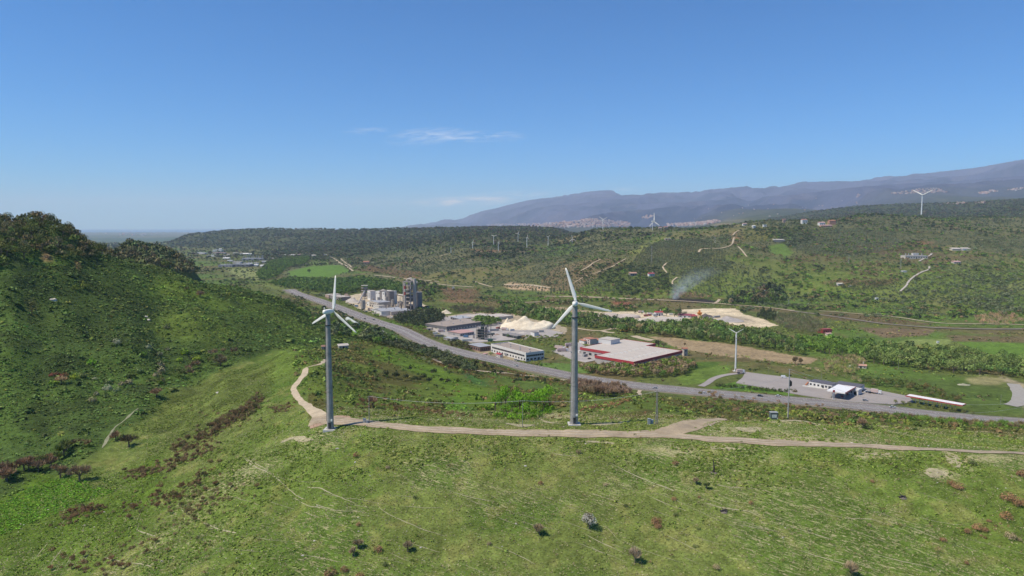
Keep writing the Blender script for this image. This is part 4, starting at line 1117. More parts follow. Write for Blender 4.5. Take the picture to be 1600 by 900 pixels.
# large red-edged warehouse (L-shaped plan from its roof outline)
a_ = np.array([.70, -.714]); b_ = np.array([.714, .70])
p4 = plane_hit(990, 566, ZF + 7.5)[:2]
def ab(p, q): return p4 + a_ * p + b_ * q
foot = [ab(0, 0), ab(-46, 0), ab(-46, 25), ab(-86, 25), ab(-86, 101), ab(-44, 101), ab(-44, 84), ab(0, 84)]
t = thing("warehouse", "large flat warehouse with a red band under its pale roof", WH, (p4[0], p4[1], ZF))
loc = [f - p4 for f in foot]
mb = MB(); mb.prism([tuple(p) for p in loc], -1, 7.5); mb.build("wall", mat("warehouse_wall", (.40, .37, .35), .85, .14, .2), t)
mb = MB(); n = len(loc)
cen = np.mean(loc, 0)
def offset_poly(P, e):
    P = [np.array(p) for p in P]; out = []
    A = sum(P[i][0] * P[(i + 1) % len(P)][1] - P[(i + 1) % len(P)][0] * P[i][1] for i in range(len(P)))
    sg = 1 if A > 0 else -1
    for i in range(len(P)):
        e1 = P[i] - P[i - 1]; e2 = P[(i + 1) % len(P)] - P[i]
        n1 = np.array([e1[1], -e1[0]]) / np.linalg.norm(e1) * sg; n2 = np.array([e2[1], -e2[0]]) / np.linalg.norm(e2) * sg
        out.append(P[i] + (n1 + n2) * e / (1 + np.dot(n1, n2)))
    return out
outer = offset_poly(loc, .45); inner = offset_poly(loc, -.1)
for i in range(n):
    j = (i + 1) % n; o1, o2, i1, i2 = outer[i], outer[j], inner[i], inner[j]
    mb.poly([(*o1, 5.4), (*o2, 5.4), (*i2, 5.4), (*i1, 5.4), (*o1, 8.0), (*o2, 8.0), (*i2, 8.0), (*i1, 8.0)], [(0,3,2,1),(4,5,6,7),(0,1,5,4),(2,3,7,6)])
mb.build("red_fascia", m_red, t)
mb = MB(); mb.prism([tuple(p) for p in offset_poly(loc, -.3)], 7.503, 7.75, False); rf = mb.build("roof", m_roofl, t)
mb = MB()
for k in range(1, 7):
    q0 = ab(-46 * 1.0, 14 * k - 7) - p4; q1 = ab(-.6, 14 * k - 7) - p4
    if 14 * k - 7 > 2:
        dq = b_ * .12; mb.poly([(*(q0 - dq), 7.76), (*(q1 - dq), 7.76), (*(q1 + dq), 7.76), (*(q0 + dq), 7.76)], [(0, 1, 2, 3)])
mb.build("roof_seams", m_roofb, rf)
for k in range(10):
    for j in range(2):
        c1 = ab(-10 - 24 * j, 6 + 7.6 * k) - p4; mb = MB(); mb.prism([tuple(c1), tuple(c1 - a_ * 5), tuple(c1 - a_ * 5 + b_ * 1.2), tuple(c1 + b_ * 1.2)], 7.755, 8.05); mb.build("skylight", mat("skylight_grp", (.58, .57, .52), .4, .1, .4), rf)
for k in range(9):   # loading doors on the long right side
    c = 6 + 8.6 * k; mb = MB(); q = ab(.06, c) - p4; q2 = ab(.06, c + 4) - p4; e = a_ * .06
    mb.poly([(*q, 0.2), (*q2, 0.2), (*(q2 + e), 0.2), (*(q + e), 0.2), (*q, 4.2), (*q2, 4.2), (*(q2 + e), 4.2), (*(q + e), 4.2)], [(0,3,2,1),(4,5,6,7),(0,1,5,4),(1,2,6,5),(2,3,7,6),(3,0,4,7)])
    mb.build("loading_door", m_dark if k % 3 else m_doorg, t)
for k in range(5):
    c = -82 + 7.5 * k; mb = MB(); q = ab(c, 24.94) - p4; q2 = ab(c + 3.5, 24.94) - p4; e = -b_ * .06
    mb.poly([(*q, 1.2), (*q2, 1.2), (*(q2 + e), 1.2), (*(q + e), 1.2), (*q, 3.6), (*q2, 3.6), (*(q2 + e), 3.6), (*(q + e), 3.6)], [(0,3,2,1),(4,5,6,7),(0,1,5,4),(1,2,6,5),(2,3,7,6),(3,0,4,7)])
    mb.build("window", glassm, t)
pb = plane_hit(954.5, 538.5, ZF + 7.8)[:2] - p4
mb = MB(); a2, b2_ = a_, b_
hx = [pb, pb + b2_ * 16, pb + b2_ * 16 - a2 * 17, pb - a2 * 17]
mb.prism([tuple(p) for p in hx], 7.77, 12.6); mb.build("roof_plant_room", mat("plant_room_white", (.56, .55, .54), .7, .06, .3), t)
mb = MB(); mb.prism([tuple(p) for p in offset_poly(hx, .3)], 12.603, 12.85); mb.build("plant_room_roof", m_roofl, t)
pw = B("farmhouse", "pinkish-white house with red tiled lower roof behind the red-edged warehouse", "house", [(912,528),(922,530.5),(926,528),(917,525.5)], 6.0, mat("pink_white", (.60, .48, .45), .85, .1, .3), m_tile, kind='flat', wins=[('f', 2, 1, 2.2, .35), ('f', 2, 3.6, 4.8, .35)], doors=[('f', .5, 1.2, 2.2, None)])
B("tiled_annex", "low red-tiled annex beside the pinkish-white house", "annex", [(905,531),(913,533),(918,531),(909,528.5)], 3.4, m_white, m_tile, kind='shed', rise=1.2)
B("tiled_annex", "long red-tiled lean-to right of the pinkish-white house", "annex", [(922,532),(930,533),(934,530.5),(927,529)], 3.4, m_white, m_tile, kind='shed', rise=1.2)
# transformer tower
q = plane_hit(1072, 556.5, ZF)
make_building("transformer_tower", "narrow old tower with a tiled cap by the ploughed field", "tower", (q[0] - 2.2, q[1], ZF), .35, 4.4, 4.4, 7.6, mat("tower_plaster", (.46, .40, .33), .9, .25, .4), m_tile, kind='gable', rise=1.4, wins=[('f', 1, 4.8, 6.2, .3)], doors=[('f', .5, 1.3, 2.4, m_dark)], over=.6)

# filling station
pz = ZF + .62
def PF(a, b, h=0): return plane_hit(a, b, pz + h)
B("station_shop", "long low white filling station shop with a dark flat roof", "shop", [(1264,595.5),(1300,601.8),(1302,598),(1268,591.3)], 4.0, m_white, mat("dark_roof", (.10,.095,.11), .85, .15, .1), z0=pz, wins=[('f', 6, 1.0, 2.6, .5)], doors=[('f', .62, 1.6, 2.6, None), ('f', .92, 2.6, 2.8, None)], over=.6)
B("station_workshop", "dark-roofed workshop wing running right behind the fuel canopy", "workshop", [(1303,600.2),(1342,606),(1343,600),(1305,595)], 3.8, m_white, mat("dark_roof", (.10,.095,.11)), z0=pz, wins=[('f', 5, 1.0, 2.4, .5)])
B("station_annex", "small white annex with a red base at the right of the fuel canopy", "annex", [(1326,607.5),(1341,610),(1343,607),(1328,604.8)], 4.0, m_white, m_white, z0=pz, fascia=m_white, fh=.6, wins=[('f', 2, 1.0, 2.6, .4)], doors=[('f', .7, 2, 2.6, None)])
mb = MB()
def pl_strip(px, h, m, name, label, cat):
    P = [PF(a, b)[:2] for a, b in px]; mb = MB(); c = P[0]
    mb.prism([tuple(p - c) for p in P], 0.004, h); o = mb.build(name, m); o.location = (c[0], c[1], pz); tag(o, label, cat); return o
pl_strip([(1253,603.5),(1290,608.5),(1292,607.2),(1255,602.2)], .25, palec, "kerbed_island", "pale kerbed pavement island before the filling station shop", "traffic island")
pl_strip([(1258,601.8),(1262,597.6),(1264,598),(1260,602.2)], .7, mat("orange_planter", (.42,.16,.07), .8), "flower_planter", "orange edged planter at the left end of the white shop", "planter")
def canopy(px4, h, thick, label, name="fuel_canopy", ncol=3, rows=2, pumps=True, red_back=True):
    o, rz, w, d = frame4(px4, h, pz)
    t = thing(name, label, "canopy", (o[0], o[1], pz), rz)
    mb = MB(); mb.box(.3, w - .3, .3, d - .3, h - thick, h - .05); mb.build("soffit", m_grey, t)
    mb = MB(); mb.box(.02, w - .02, .02, d - .02, h - .045, h + .02); mb.build("roof", mat("canopy_white", (.74, .72, .70), .6, .05, .2), t)
    mb = MB(); mb.box(0, w, 0, .29, h - thick, h + .08); mb.box(0, .29, .292, d - .292, h - thick, h + .08); mb.build("white_edge" if pumps else "red_edge", mat("canopy_white", (.74,.72,.70)) if pumps else m_redp, t)
    mb = MB(); mb.box(0, w, d - .29, d, h - thick, h + .08); mb.box(w - .29, w, .292, d - .292, h - thick, h + .08); mb.build("red_edge", m_redp, t)
    for r in range(rows):
        for k in range(ncol):
            x = w * (.15 + .7 * k / max(1, ncol - 1)); y = d * (.25 + .5 * r) if rows > 1 else d * .5
            mb = MB(); mb.box(x - .18, x + .18, y - .18, y + .18, 0, h - thick); mb.build("column", m_white, t)
    return t, o, rz, w, d
tc_, o_c, rz_c, w_c, d_c = canopy([(1292,609.7),(1320.5,614),(1326.5,602.5),(1299.5,599)], 6.0, .9, "white fuel canopy with a red right edge on the forecourt", ncol=2)
for k, (fx, fy) in enumerate([(.3, .25), (.3, .75), (.7, .25), (.7, .75)]):
    lx, ly = w_c * fx, d_c * fy
    x = o_c[0] + lx * math.cos(rz_c) - ly * math.sin(rz_c); y = o_c[1] + lx * math.sin(rz_c) + ly * math.cos(rz_c)
    t = thing("fuel_pump", "fuel pump in the deep shade under the fuel canopy", "fuel pump", (x, y, pz), rz_c, "pumps under the fuel canopy")
    mb = MB(); mb.box(-.5, .5, -.3, .3, 0, 1.9); mb.build("pump_body", m_redp, t); mb = MB(); mb.box(-1.6, 1.6, -.6, .6, 0.002, .15); mb.build("pump_plinth", palec, t)
canopy([(1415,618.0),(1504,633.5),(1506,631),(1418,614.3)], 5.0, .8, "very long narrow white canopy with a red edge beside the slip road", name="lorry_canopy", ncol=10, rows=1, pumps=False)
b = PF(1302.5, 624); t = thing("price_sign", "tall white and red price pillar at the edge of the forecourt", "sign", b)
mb = MB(); mb.box(-.8, .8, -.2, .2, 0, 5.6); mb.build("sign_panel", m_white, t); mb = MB(); mb.box(-.8, .8, -.22, .22, 5.603, 7.4); mb.build("sign_head", m_redp, t)
for k in range(3):
    mb = MB(); mb.box(-.6, .6, -.26, -.225 + .02, 1.2 + 1.3 * k, 2.0 + 1.3 * k); mb.build("sign_row", mat("sign_grey", (.25, .27, .3), .5), t)

# red-brown house roofs near and far: generic small houses placed by their foot
def house(px, pb, wpx, hpx, label, wall, roof, ymin=0.0, rz=.2, dr=.7, kind='gable', name="farmhouse", cat="house", group=None, rise=None, nw=3, fascia=None, fh=.8):
    b = hit(px, pb, ymin); sc = b[1] / F; w = wpx * sc; h = max(2.2, hpx * sc); d = w * dr
    c = math.cos(rz); s = math.sin(rz)
    org = (b[0] - w / 2 * c, b[1] - w / 2 * s, b[2] - .1)
    wins = [('f', nw, h * .35, h * .65, .4)] if nw else []
    return make_building(name, label, cat, org, rz, w, d, h, wall, roof, kind=kind, rise=rise or min(w, d) * .24, wins=wins, doors=[('f', .5, min(1.6, w * .2), min(2.3, h * .8), None)] if nw else [], group=group, fascia=fascia, fh=fh, chimney=(kind == 'gable' and nw > 1 and wpx > 7))
house(508, 546, 11, 3.6, "brown-roofed farmhouse half hidden behind the grassy knoll", m_cream, mat("brown_tiles", (.26,.14,.10), .9, .2, .6), 350, .1)
house(537, 545, 15, 1.8, "pale low shed roofs behind the brown hilltop, right of the leftmost turbine", m_cream, m_roofl, 350, .5, .4, 'shed', "low_shed", "shed", rise=1)
house(1030.6, 494, 12, 6, "house with a red hipped roof beside the quarry", m_white, m_redp, 700, .15)
house(1070, 496.5, 20, 3.6, "long shed with a purple-red roof at the quarry", m_white, mat("purple_red", (.22,.06,.08), .7, .15, .3), 700, -.25, .4, 'shed', "quarry_shed", "shed")
house(1085, 497, 11, 3.0, "bright red-roofed shed right of the long purple-red one", m_cemd, m_redp, 700, .35, .8, 'shed', "quarry_shed", "shed")
house(1003, 488.5, 6, 2.0, "tiny white shed among the poplars left of the quarry house", m_white, m_white, 700, .1, .7, 'flat', "quarry_hut", "hut")
house(1015, 493.5, 5, 3.0, "small red and white shed immediately left of the quarry house", m_redp, m_white, 700, .1, .7, 'flat', "quarry_hut", "hut")
house(1023, 494.5, 5, 3.5, "small white cabin between the red shed and the quarry house", m_white, m_grey, 700, .1, .7, 'flat', "quarry_hut", "hut")
house(1293, 521, 15, 6.5, "bright red gantry-like barn behind the riverside trees", m_redp, m_redp, 800, .1, .6, 'flat', "red_barn", "barn", nw=4)
house(1283, 520, 7, 4.5, "smaller red shed at the left of the red barn", m_redp, mat("dusty_red", (.4,.16,.14), .8), 800, .1, .6, 'shed', "red_barn", "barn", nw=0)
house(1297, 524.5, 10, 2.2, "pale low store in front of the red barn", m_cream, m_pink, 800, .3, .5, 'shed', "low_shed", "shed", nw=2)
house(1345, 575.5, 16, 4.2, "old tiled farmhouse among bare trees behind the filling station", m_cream, mat("faded_tiles", (.42,.24,.17), .9, .2, .5), 500, -.35, .6)
house(1330, 575, 6, 3.2, "small grey outbuilding left of the old tiled farmhouse", m_grey, m_roofl, 500, .2)
house(1466, 536.5, 3, 1.8, "tiny white hut on the light green field", m_white, m_white, 600, 0, .8, 'flat', "field_hut", "hut", nw=0)
house(1452, 572 - 38.5, 0.1, 0.1, "x", m_white, m_white, 600) if False else None
house(1200.5, 455.5, 10, 3.6, "red-roofed farmhouse among the dark farm trees", m_white, m_redp, 900, .1)
house(1213, 458.5, 6, 2.0, "small pale shed right of the red-roofed farmhouse", m_cream, m_roofl, 900, .1, .7, 'shed', "low_shed", "shed", nw=0)
house(1314, 446, 10, 2.5, "long white greenhouse shed at the top of the terraced olives", m_white, m_cream, 1000, .1, .5, 'shed', "low_shed", "shed", nw=2)
house(1328.5, 448.5, 5, 2.2, "small pale shed right of the long white greenhouse shed", m_cream, m_roofl, 1000, .1, .5, 'shed', "low_shed", "shed", nw=0)
house(1371, 469.5, 4.5, 4, "tiny white tower house alone on the olive slope", m_white, m_white, 1000, .1, .8, 'flat', nw=1)
house(1414, 425.5, 7, 2.2, "bright white roofed box on the green slope", m_white, m_white, 1100, .1, .8, 'flat', nw=0, name="white_barn", cat="barn")
house(1432, 404.5, 36, 5.0, "long unfinished grey building on the brow below the tall white turbine", m_cream, m_roofl, 1200, .05, .35, 'flat', "hilltop_ruin", "ruin", nw=9)
house(1431, 399, 9, 3.2, "white block on the back of the long unfinished building", m_white, m_white, 1200, .05, .6, 'flat', nw=0, name="white_barn", cat="barn")
house(1495, 391.5, 14, 2.6, "low pale shed left part of the pair on the upper slope", m_cream, m_roofl, 1300, .05, .5, 'shed', "low_shed", "shed", nw=0)
house(1510, 391.5, 13, 3.0, "low whitish shed right part of the pair on the upper slope", m_white, m_roofl, 1300, .05, .5, 'shed', "low_shed", "shed", nw=0)
house(1496, 412, 11, 2.8, "orange-roofed house in the upper right groves", m_cream, m_pink, 1100, .1)
house(990, 431, 11, 4, "grey stone farmhouse in the dark groves", m_cemd, mat("faded_tiles", (.42,.24,.17)), 1000, .2)
house(1018.5, 432, 9, 4.5, "white house with a red roof right of the grey farmhouse", m_white, m_redp, 1000, .25)
house(1217.5, 378, 17, 2.8, "long low beige barn on the hill meadow", m_cemd, mat("beige_sheet", (.36,.33,.28), .8, .1, .3), 1300, 0, .4, 'shed', "hill_barn", "barn", nw=0)
house(1164, 352.5, 6, 3, "white cottage with a pink roof on the crest left", m_white, m_pink, 1400, .1)
house(1179, 356.5, 5, 3.5, "small white shed on the crest above the vineyard", m_white, m_white, 1400, .3, .8, 'shed', "low_shed", "shed", nw=0)
house(1195.6, 354.5, 5, 3.5, "small white cube house on the crest", m_white, m_white, 1400, .1, .8, 'flat')
house(1225.6, 348.5, 4, 6, "narrow pink tower house among the crest trees", mat("pink_plaster", (.42,.3,.24)), m_tile, 1400, .1)
house(1257.5, 350, 8, 6.5, "white villa with a tiled roof on the crest", m_white, m_tile, 1400, .1)
house(1285, 353, 9, 5, "white house at the left end of the crest farm", m_white, m_pink, 1400, .1)
house(1292, 355, 18, 2.6, "long terracotta farm wing below the crest house", mat("terracotta", (.42,.22,.15), .9, .15, .2), m_pink, 1400, .05, .3, 'shed', "farm_wing", "farm building", nw=5)
house(1301, 351, 10, 6, "terracotta barn at the right end of the crest farm", mat("terracotta", (.42,.22,.15)), m_tile, 1400, .1, .6, 'gable', "hill_barn", "barn", nw=0)
house(1032, 358.5, 5, 3, "small pale house left of a pair behind the raised-blade turbine", m_cream, m_pink, 1500, .1)
house(1041, 358, 6, 3.4, "small pale house right of a pair behind the raised-blade turbine", m_cream, m_tile, 1500, .3)
house(1046, 376, 14, 3.2, "pinkish stone ruin on the brow of the dark groves", mat("pink_plaster", (.42,.3,.24)), m_roofl, 1300, .1, .4, 'flat', "hilltop_ruin", "ruin", nw=3)
house(787, 366, 3, 3, "tiny white hut in the far woods", m_white, m_white, 1500, 0, .8, 'flat', "field_hut", "hut", nw=0)
house(572, 413, 9, 3.5, "pinkish farmhouse in bare trees across the valley", mat("pink_plaster", (.42,.3,.24)), m_tile, 1500, .1)
house(508, 400, 4, 2.6, "small white house at the head of the gravel road", m_white, m_white, 1500, .1, .8, 'flat', nw=1)
house(490, 402, 6, 3, "small white farm building left of the gravel road", m_white, m_cream, 1500, .1)
house(708, 451, 3.5, 2.4, "tiny white hut on the green field past the cement works", m_white, m_white, 1200, .1, .8, 'flat', "field_hut", "hut", nw=0)
house(1288, 585, 0.1, 0.1, "x", m_white, m_white) if False else None

# far industrial estate down the valley
est = [(313,397,14,2.2,"white"),(339,393.5,14,3,"white"),(341,396.5,19,1.6,"pink"),(331,401,16,1.8,"white"),(357,400.5,5,3,"cream"),(351,402,4,2,"white"),(375,399,5,3.2,"cream"),(384,398.5,10,1.8,"white"),(353,405.5,10,2,"white"),
       (344,391,4,2.5,"white"),(368,397.5,9,1.5,"grey"),(393,398,5,1.5,"white"),(395,407,34,3.2,"grey"),(370,411.5,14,2.6,"pale"),(352,417.5,21,3.4,"grey"),(376,417,28,4.0,"dark"),(393,413.5,17,2.2,"white"),(399,416,8,2,"white"),(411,417,10,2,"white"),(413,411,8,2.4,"grey"),(372,416.5,6,5,"grey"),(359,409,8,1.6,"grey"),
       (436,399.5,4,1.6,"white"),(441,399.8,3,1.6,"white"),(446,400,5,1.8,"white"),(452,400.2,4,1.6,"cream"),(457,400.3,5,2,"white"),(463,400.2,5,2,"cream"),(469,400,5,2.6,"pink"),(428,405.5,10,1.2,"pale")]
emat = {"white": (m_white, m_white), "pink": (m_cream, m_pink), "cream": (m_cream, m_roofl), "grey": (m_grey, m_roofg), "dark": (m_dark, m_roofg), "pale": (m_cream, m_roofl)}
words = {"white": "white", "pink": "pink-roofed", "cream": "cream", "grey": "grey", "dark": "dark-fronted", "pale": "pale tan"}
for i, (px, pb, w_, h_, k_) in enumerate(est):
    row = ("in the row of small houses right of the far estate" if px > 425 else ("at the far upper edge of the far industrial estate" if pb < 400 else ("in the middle of the far industrial estate" if pb < 410 else "at the near edge of the far industrial estate")))
    kind_ = ("house" if w_ < 7 else "warehouse")
    house(px, pb, w_, h_, f"{words[k_]} {'little ' if w_ < 7 else ('long ' if w_ > 18 else '')}{kind_} {row}", *emat[k_], 1500, 0.05 * ((i * 7) % 5 - 2), .55, 'flat' if w_ > 10 else 'gable', "far_" + kind_, kind_, "buildings of the far industrial estate", nw=(4 if w_ > 18 else 0))

# towns on the mountain foot: far-off, a few pixels in all -> one mass per town
def town(poly, n, name, label, size=11, seed=0, cols3=((.50,.40,.36),(.52,.47,.44),(.38,.24,.20))):
    r = np.random.default_rng(seed); xs = [p[0] for p in poly]; ys = [p[1] for p in poly]
    V, Fc, CC = [], [], []; k = 0; tries = 0
    while k < n and tries < n * 30:
        tries += 1
        a = r.uniform(min(xs), max(xs)); b = r.uniform(min(ys), max(ys))
        if not inpoly(np.array([a]), np.array([b]), poly)[0]: continue
        h = hit(a, b, 4000)
        if h[1] > 30000: continue
        w, d, z = r.uniform(.6, 1.6) * size, r.uniform(.6, 1.3) * size, r.uniform(.5, 1.2) * size * .8
        x, y = h[0], h[1]; th = r.uniform(0, .6); c, s = math.cos(th), math.sin(th)
        o = len(V)
        for zz in (h[2] - 5, h[2] + z):
            for (dx, dy) in ((-w, -d), (w, -d), (w, d), (-w, d)): V.append((x + (dx * c - dy * s) / 2, y + (dx * s + dy * c) / 2, zz))
        V.append((x, y, h[2] + z * 1.3))
        for f in ((0,1,5,4),(1,2,6,5),(2,3,7,6),(3,0,4,7)): Fc.append([o + i for i in f])
        for f in ((4,5,8),(5,6,8),(6,7,8),(7,4,8)): Fc.append([o + i for i in f])
        cc = cols3[r.integers(0, 3)]; tl = (.40, .24, .18) if r.random() < .7 else cc
        for q in range(4): CC.append((*cc, 1))
        for q in range(4): CC.append((*[(cc[j] + tl[j]) / 2 for j in range(3)], 1))
        CC.append((*tl, 1)); k += 1
    m, nt, bs = (_mats[("vc")] if ("vc") in _mats else (None,) * 3), None, None
    if m is None or isinstance(m, tuple):
        m, nt, bs = newmat("house_colours"); at = nt.nodes.new("ShaderNodeAttribute"); at.attribute_name = "Col"; nt.links.new(at.outputs['Color'], bs.inputs['Base Color']); bs.inputs['Roughness'].default_value = .9; _mats["vc"] = m
    flat = [i for f in Fc for i in f]
    o = link(name, npmesh(name, V, flat, [len(f) for f in Fc], [m], col=CC)); tag(o, label, "town", kind='stuff'); return o
town([(760,350),(840,349.5),(880,347),(915,342),(940,343),(985,348),(985,354),(880,356),(760,354)], 700, "distant_town", "dense pinkish town along the foot of the mountains", 22, 1)
town([(1040,350),(1075,348.5),(1100,346),(1125,343.5),(1126,347),(1100,352),(1045,354)], 260, "distant_town", "pinkish hillside town right of the turbine with the raised blade", 17, 2)
town([(1390,302),(1420,298),(1445,294),(1470,295),(1482,301),(1440,302),(1400,304)], 120, "distant_town", "hill town on the mountain behind the tall white turbine", 16, 3, ((.34,.28,.27),(.36,.33,.32),(.28,.19,.17)))
town([(1524,302),(1550,297),(1560,299),(1540,303)], 50, "distant_town", "small village on the right mountain slope", 14, 4)
town([(1568,298),(1590,294),(1600,294),(1590,298)], 24, "distant_town", "hamlet at the right edge of the mountain slope", 14, 5)
town([(1465,319),(1480,316),(1540,315),(1538,318),(1480,321)], 60, "distant_town", "row of pale houses on the dark ridge right of the tall turbine", 9, 6)
town([(1335,308),(1341,303),(1345,305),(1342,308)], 12, "distant_town", "few pale houses on the mountain left of the tall turbine", 14, 7)
town([(1002,341),(1012,335),(1022,337),(1015,342)], 40, "distant_town", "little pink village low on the mountain above the ridge turbines", 18, 8)
town([(1060,345),(1110,325),(1290,305),(1380,312),(1320,325),(1200,340)], 26, "distant_town", "scattered farmhouses over the lower mountain slopes", 12, 9)
town([(160,365),(290,360),(300,364),(200,369)], 60, "distant_town", "scattered pale roofs on the coastal plain", 26, 10)
town([(330,390),(420,392),(420,400),(330,398)], 0, "x", "x", 10, 11) if False else None
# ------------------------------------------------------------------ cement works
def PB(a, b): return plane_hit(a, b, ZF)
def cyl_thing(name, label, cat, px, pb, dpx, hpx, m, cone=True, legs=False, group=None, dome=False):
    b = PB(px, pb); s = b[1] / F; r = dpx * s / 2; h = hpx * s
    t = thing(name, label, cat, b, 0, group)
    z0 = h * .25 if legs else -.5
    mb = MB(); mb.tube([(0, 0, z0), (0, 0, h)], [r, r], 20); body = mb.build("shell", m, t)
    mb = MB()
    if cone: mb.tube([(0, 0, h + .003), (0, 0, h + r * .35)], [r * .98, r * .15], 20)
    else: mb.tube([(0, 0, h + .003), (0, 0, h + .5)], [r * 1.05, r * 1.05], 20)
    mb.build("roof", m_cem, t)
    mb = MB(); mb.tube([(0, 0, h + .6), (0, 0, h + .7)], [r * 1.08] * 2, 20)
    for k in range(4):
        z = z0 + (h - z0) * (.2 + .2 * k); mb.tube([(0, 0, z), (0, 0, z + .18)], [r * 1.025] * 2, 20)
    mb.build("ring_beams", m_cemd, t)
    if legs:
        mb = MB(); mb.tube([(0, 0, z0 - .003), (0, 0, h * .08)], [r * .95, r * .2], 16); mb.build("hopper", m_cemd, t)
        for k in range(4):
            an = math.pi / 4 + k * math.pi / 2; mb = MB(); mb.tube([(math.cos(an) * r * .85, math.sin(an) * r * .85, -.5), (math.cos(an) * r * .85, math.sin(an) * r * .85, z0 + .5)], .35, 6); mb.build("leg", m_cemd, t)
    return t
# preheater tower
b = PB(640, 483); s = b[1] / F; W = 15.0; H = 50 * s
t = thing("preheater_tower", "tall open concrete tower with cyclones, highest structure of the cement works", "industrial tower", b, -.45)
mb = MB()
for (x, y) in ((-W/2, -W/2), (W/2 - 1.2, -W/2), (-W/2, W/2 - 1.2), (W/2 - 1.2, W/2 - 1.2)):
    mb.box(x, x + 1.2, y, y + 1.2, -.5, H * .86)
mb.build("columns", m_cem, t)
for k in range(1, 8):
    z = H * .86 * k / 7; mb = MB(); mb.box(-W/2 - .4, W/2 + .4, -W/2 - .4, W/2 + .4, z, z + .8); fl_ = mb.build("floor_slab", m_cem, t)
    mb = MB()
    for (x0, x1, y0, y1) in ((-W/2 - .4, W/2 + .4, -W/2 - .45, -W/2 - .4), (W/2 + .4, W/2 + .45, -W/2, W/2)): mb.box(x0, x1, y0, y1, z + .8, z + 1.9)
    mb.build("railing", m_cemd, fl_)
for k, (x, y) in enumerate(((-3.4, -2), (3.2, 1.5), (-3.2, 2.5), (3.4, -2.5), (0, 0))):
    z = H * (.22 + .13 * k); mb = MB(); mb.tube([(x, y, z - 5), (x, y, z), (x, y, z + 5.5)], [.6, 2.7, 2.7], 14); mb.build("cyclone", m_cemd if k % 2 else m_cem, t)
mb = MB(); mb.box(-W/2 + .2, W/2 - .2, -W/2 + 3, W/2 - .5, H * .30, H * .44); mb.box(-W/2 + 2, W/2 - .3, -W/2 + 1.0, -W/2 + 2.9, H * .50, H * .56); mb.build("enclosure", m_dark, t)
mb = MB(); mb.tube([(-W * .38 + (W * .76) * (1 - math.cos(a)) / 2, 0, H * .87 + W * .30 * math.sin(a)) for a in np.linspace(0, math.pi, 12)], 1.3, 10)
mb.tube([(-W * .38, 3.4, H * .87), (-W * .2, 3.4, H * .96), (W * .1, 3.4, H * .98), (W * .36, 3.4, H * .9)], 1.1, 8); mb.build("gas_duct", m_cem, t)
mb = MB(); mb.box(W/2 + .6, W/2 + 4.0, -2, 3, -.5, H * .97); mb.build("lift_shaft", m_cem, t)
# red and white banded stack
b = PB(633, 484.5); t = thing("banded_chimney", "slim chimney with red and white bands at the left of the tall cement tower", "chimney", b)
Hs = 43 * b[1] / F
for k in range(9):
    z0 = Hs * k / 9; z1 = Hs * (k + 1) / 9
    mb = MB(); mb.tube([(0, 0, z0 + .002), (0, 0, z1)], [1.5, 1.5], 12); mb.build("red_band" if k in (5, 7) else "pale_band", m_redp if k in (5, 7) else m_cem, t)
cyl_thing("storage_silo", "big round stained silo right of the tall cement tower", "silo", 653, 480.5, 13.5, 24, m_cemd, cone=False)
b = PB(650.5, 480); t = thing("bucket_elevator", "dark elevator tower rising from the big stained silo", "elevator", b)
mb = MB(); mb.box(-2, 2, -2, 2, 0, 38 * b[1] / F); mb.build("casing", m_steel, t); mb = MB(); mb.box(-2.8, 2.8, -2.6, 2.6, 38 * b[1] / F + .003, 38 * b[1] / F + 3); mb.build("head", m_cem, t)
cyl_thing("storage_silo", "left of two wide joined silos in the middle of the cement works", "silo", 599, 474, 12, 20, m_cemd)
cyl_thing("storage_silo", "right of two wide joined silos in the middle of the cement works", "silo", 610, 475, 12, 20, m_cemd)
B("silo_head_house", "white block on the top left of the wide joined silos", "building", [(587,455),(601,456.5),(606,453.5),(592,452)], 21, m_white, m_white, wins=[('f', 4, 17, 18.5, .4)])
for (px, pb, d_, h_, lb, lg) in [(591.5,478,4.5,13,"slender pale silo before the grey mill building",True),(596.5,477,4,9,"short pale silo beside the slender one",True),(604,477.5,5,14,"pale silo standing before the wide joined silos",False),(614,480,5,11.5,"pale silo on legs near the sheds",True),
      (622.5,482,4,10.5,"left of two slim silos near the tall tower",True),(627,483,4,11,"right of two slim silos near the tall tower",True),(567.5,485.5,7.5,16,"square-shouldered pale silo on legs by the highway",True),(577,467,4,14,"pale silo at the kiln feed tower",False)]:
    cyl_thing("storage_silo", lb, "silo", px, pb, d_, h_, m_cem, legs=lg)
def lattice_tower(px, pb, wpx, hpx, label, nfl, m1, m2):
    b = PB(px, pb); s = b[1] / F; w = wpx * s; h = hpx * s; t = thing("steel_tower", label, "industrial tower", b, .3)
    mb = MB()
    for x in (-w/2, w/2):
        for y in (-w/2, w/2): mb.box(x - .25, x + .25, y - .25, y + .25, -.5, h)
    mb.build("columns", m1, t)
    for k in range(1, nfl + 1):
        z = h * k / nfl; mb = MB(); mb.box(-w/2 - .5, w/2 + .5, -w/2 - .5, w/2 + .5, z, z + .5); mb.build("platform", m2, t)
    mb = MB(); mb.tube([(0, 0, h * .1), (0, 0, h * .5)], [w * .3, w * .34], 12); mb.tube([(w * .1, 0, h * .55), (w * .1, 0, h * .9)], [w * .12, w * .28], 10); mb.build("vessel", m_cem, t)
    return t
lattice_tower(570, 466, 9, 20, "rust-topped open steel tower at the left of the cement works", 5, m_rust, m_cem)
B("mill_building", "white mill building right of the rust-topped tower", "factory building", [(574,454),(578.5,455),(580,453),(576,452)], 17, m_white, m_cem, wins=[('f', 2, 4, 14, .3)])
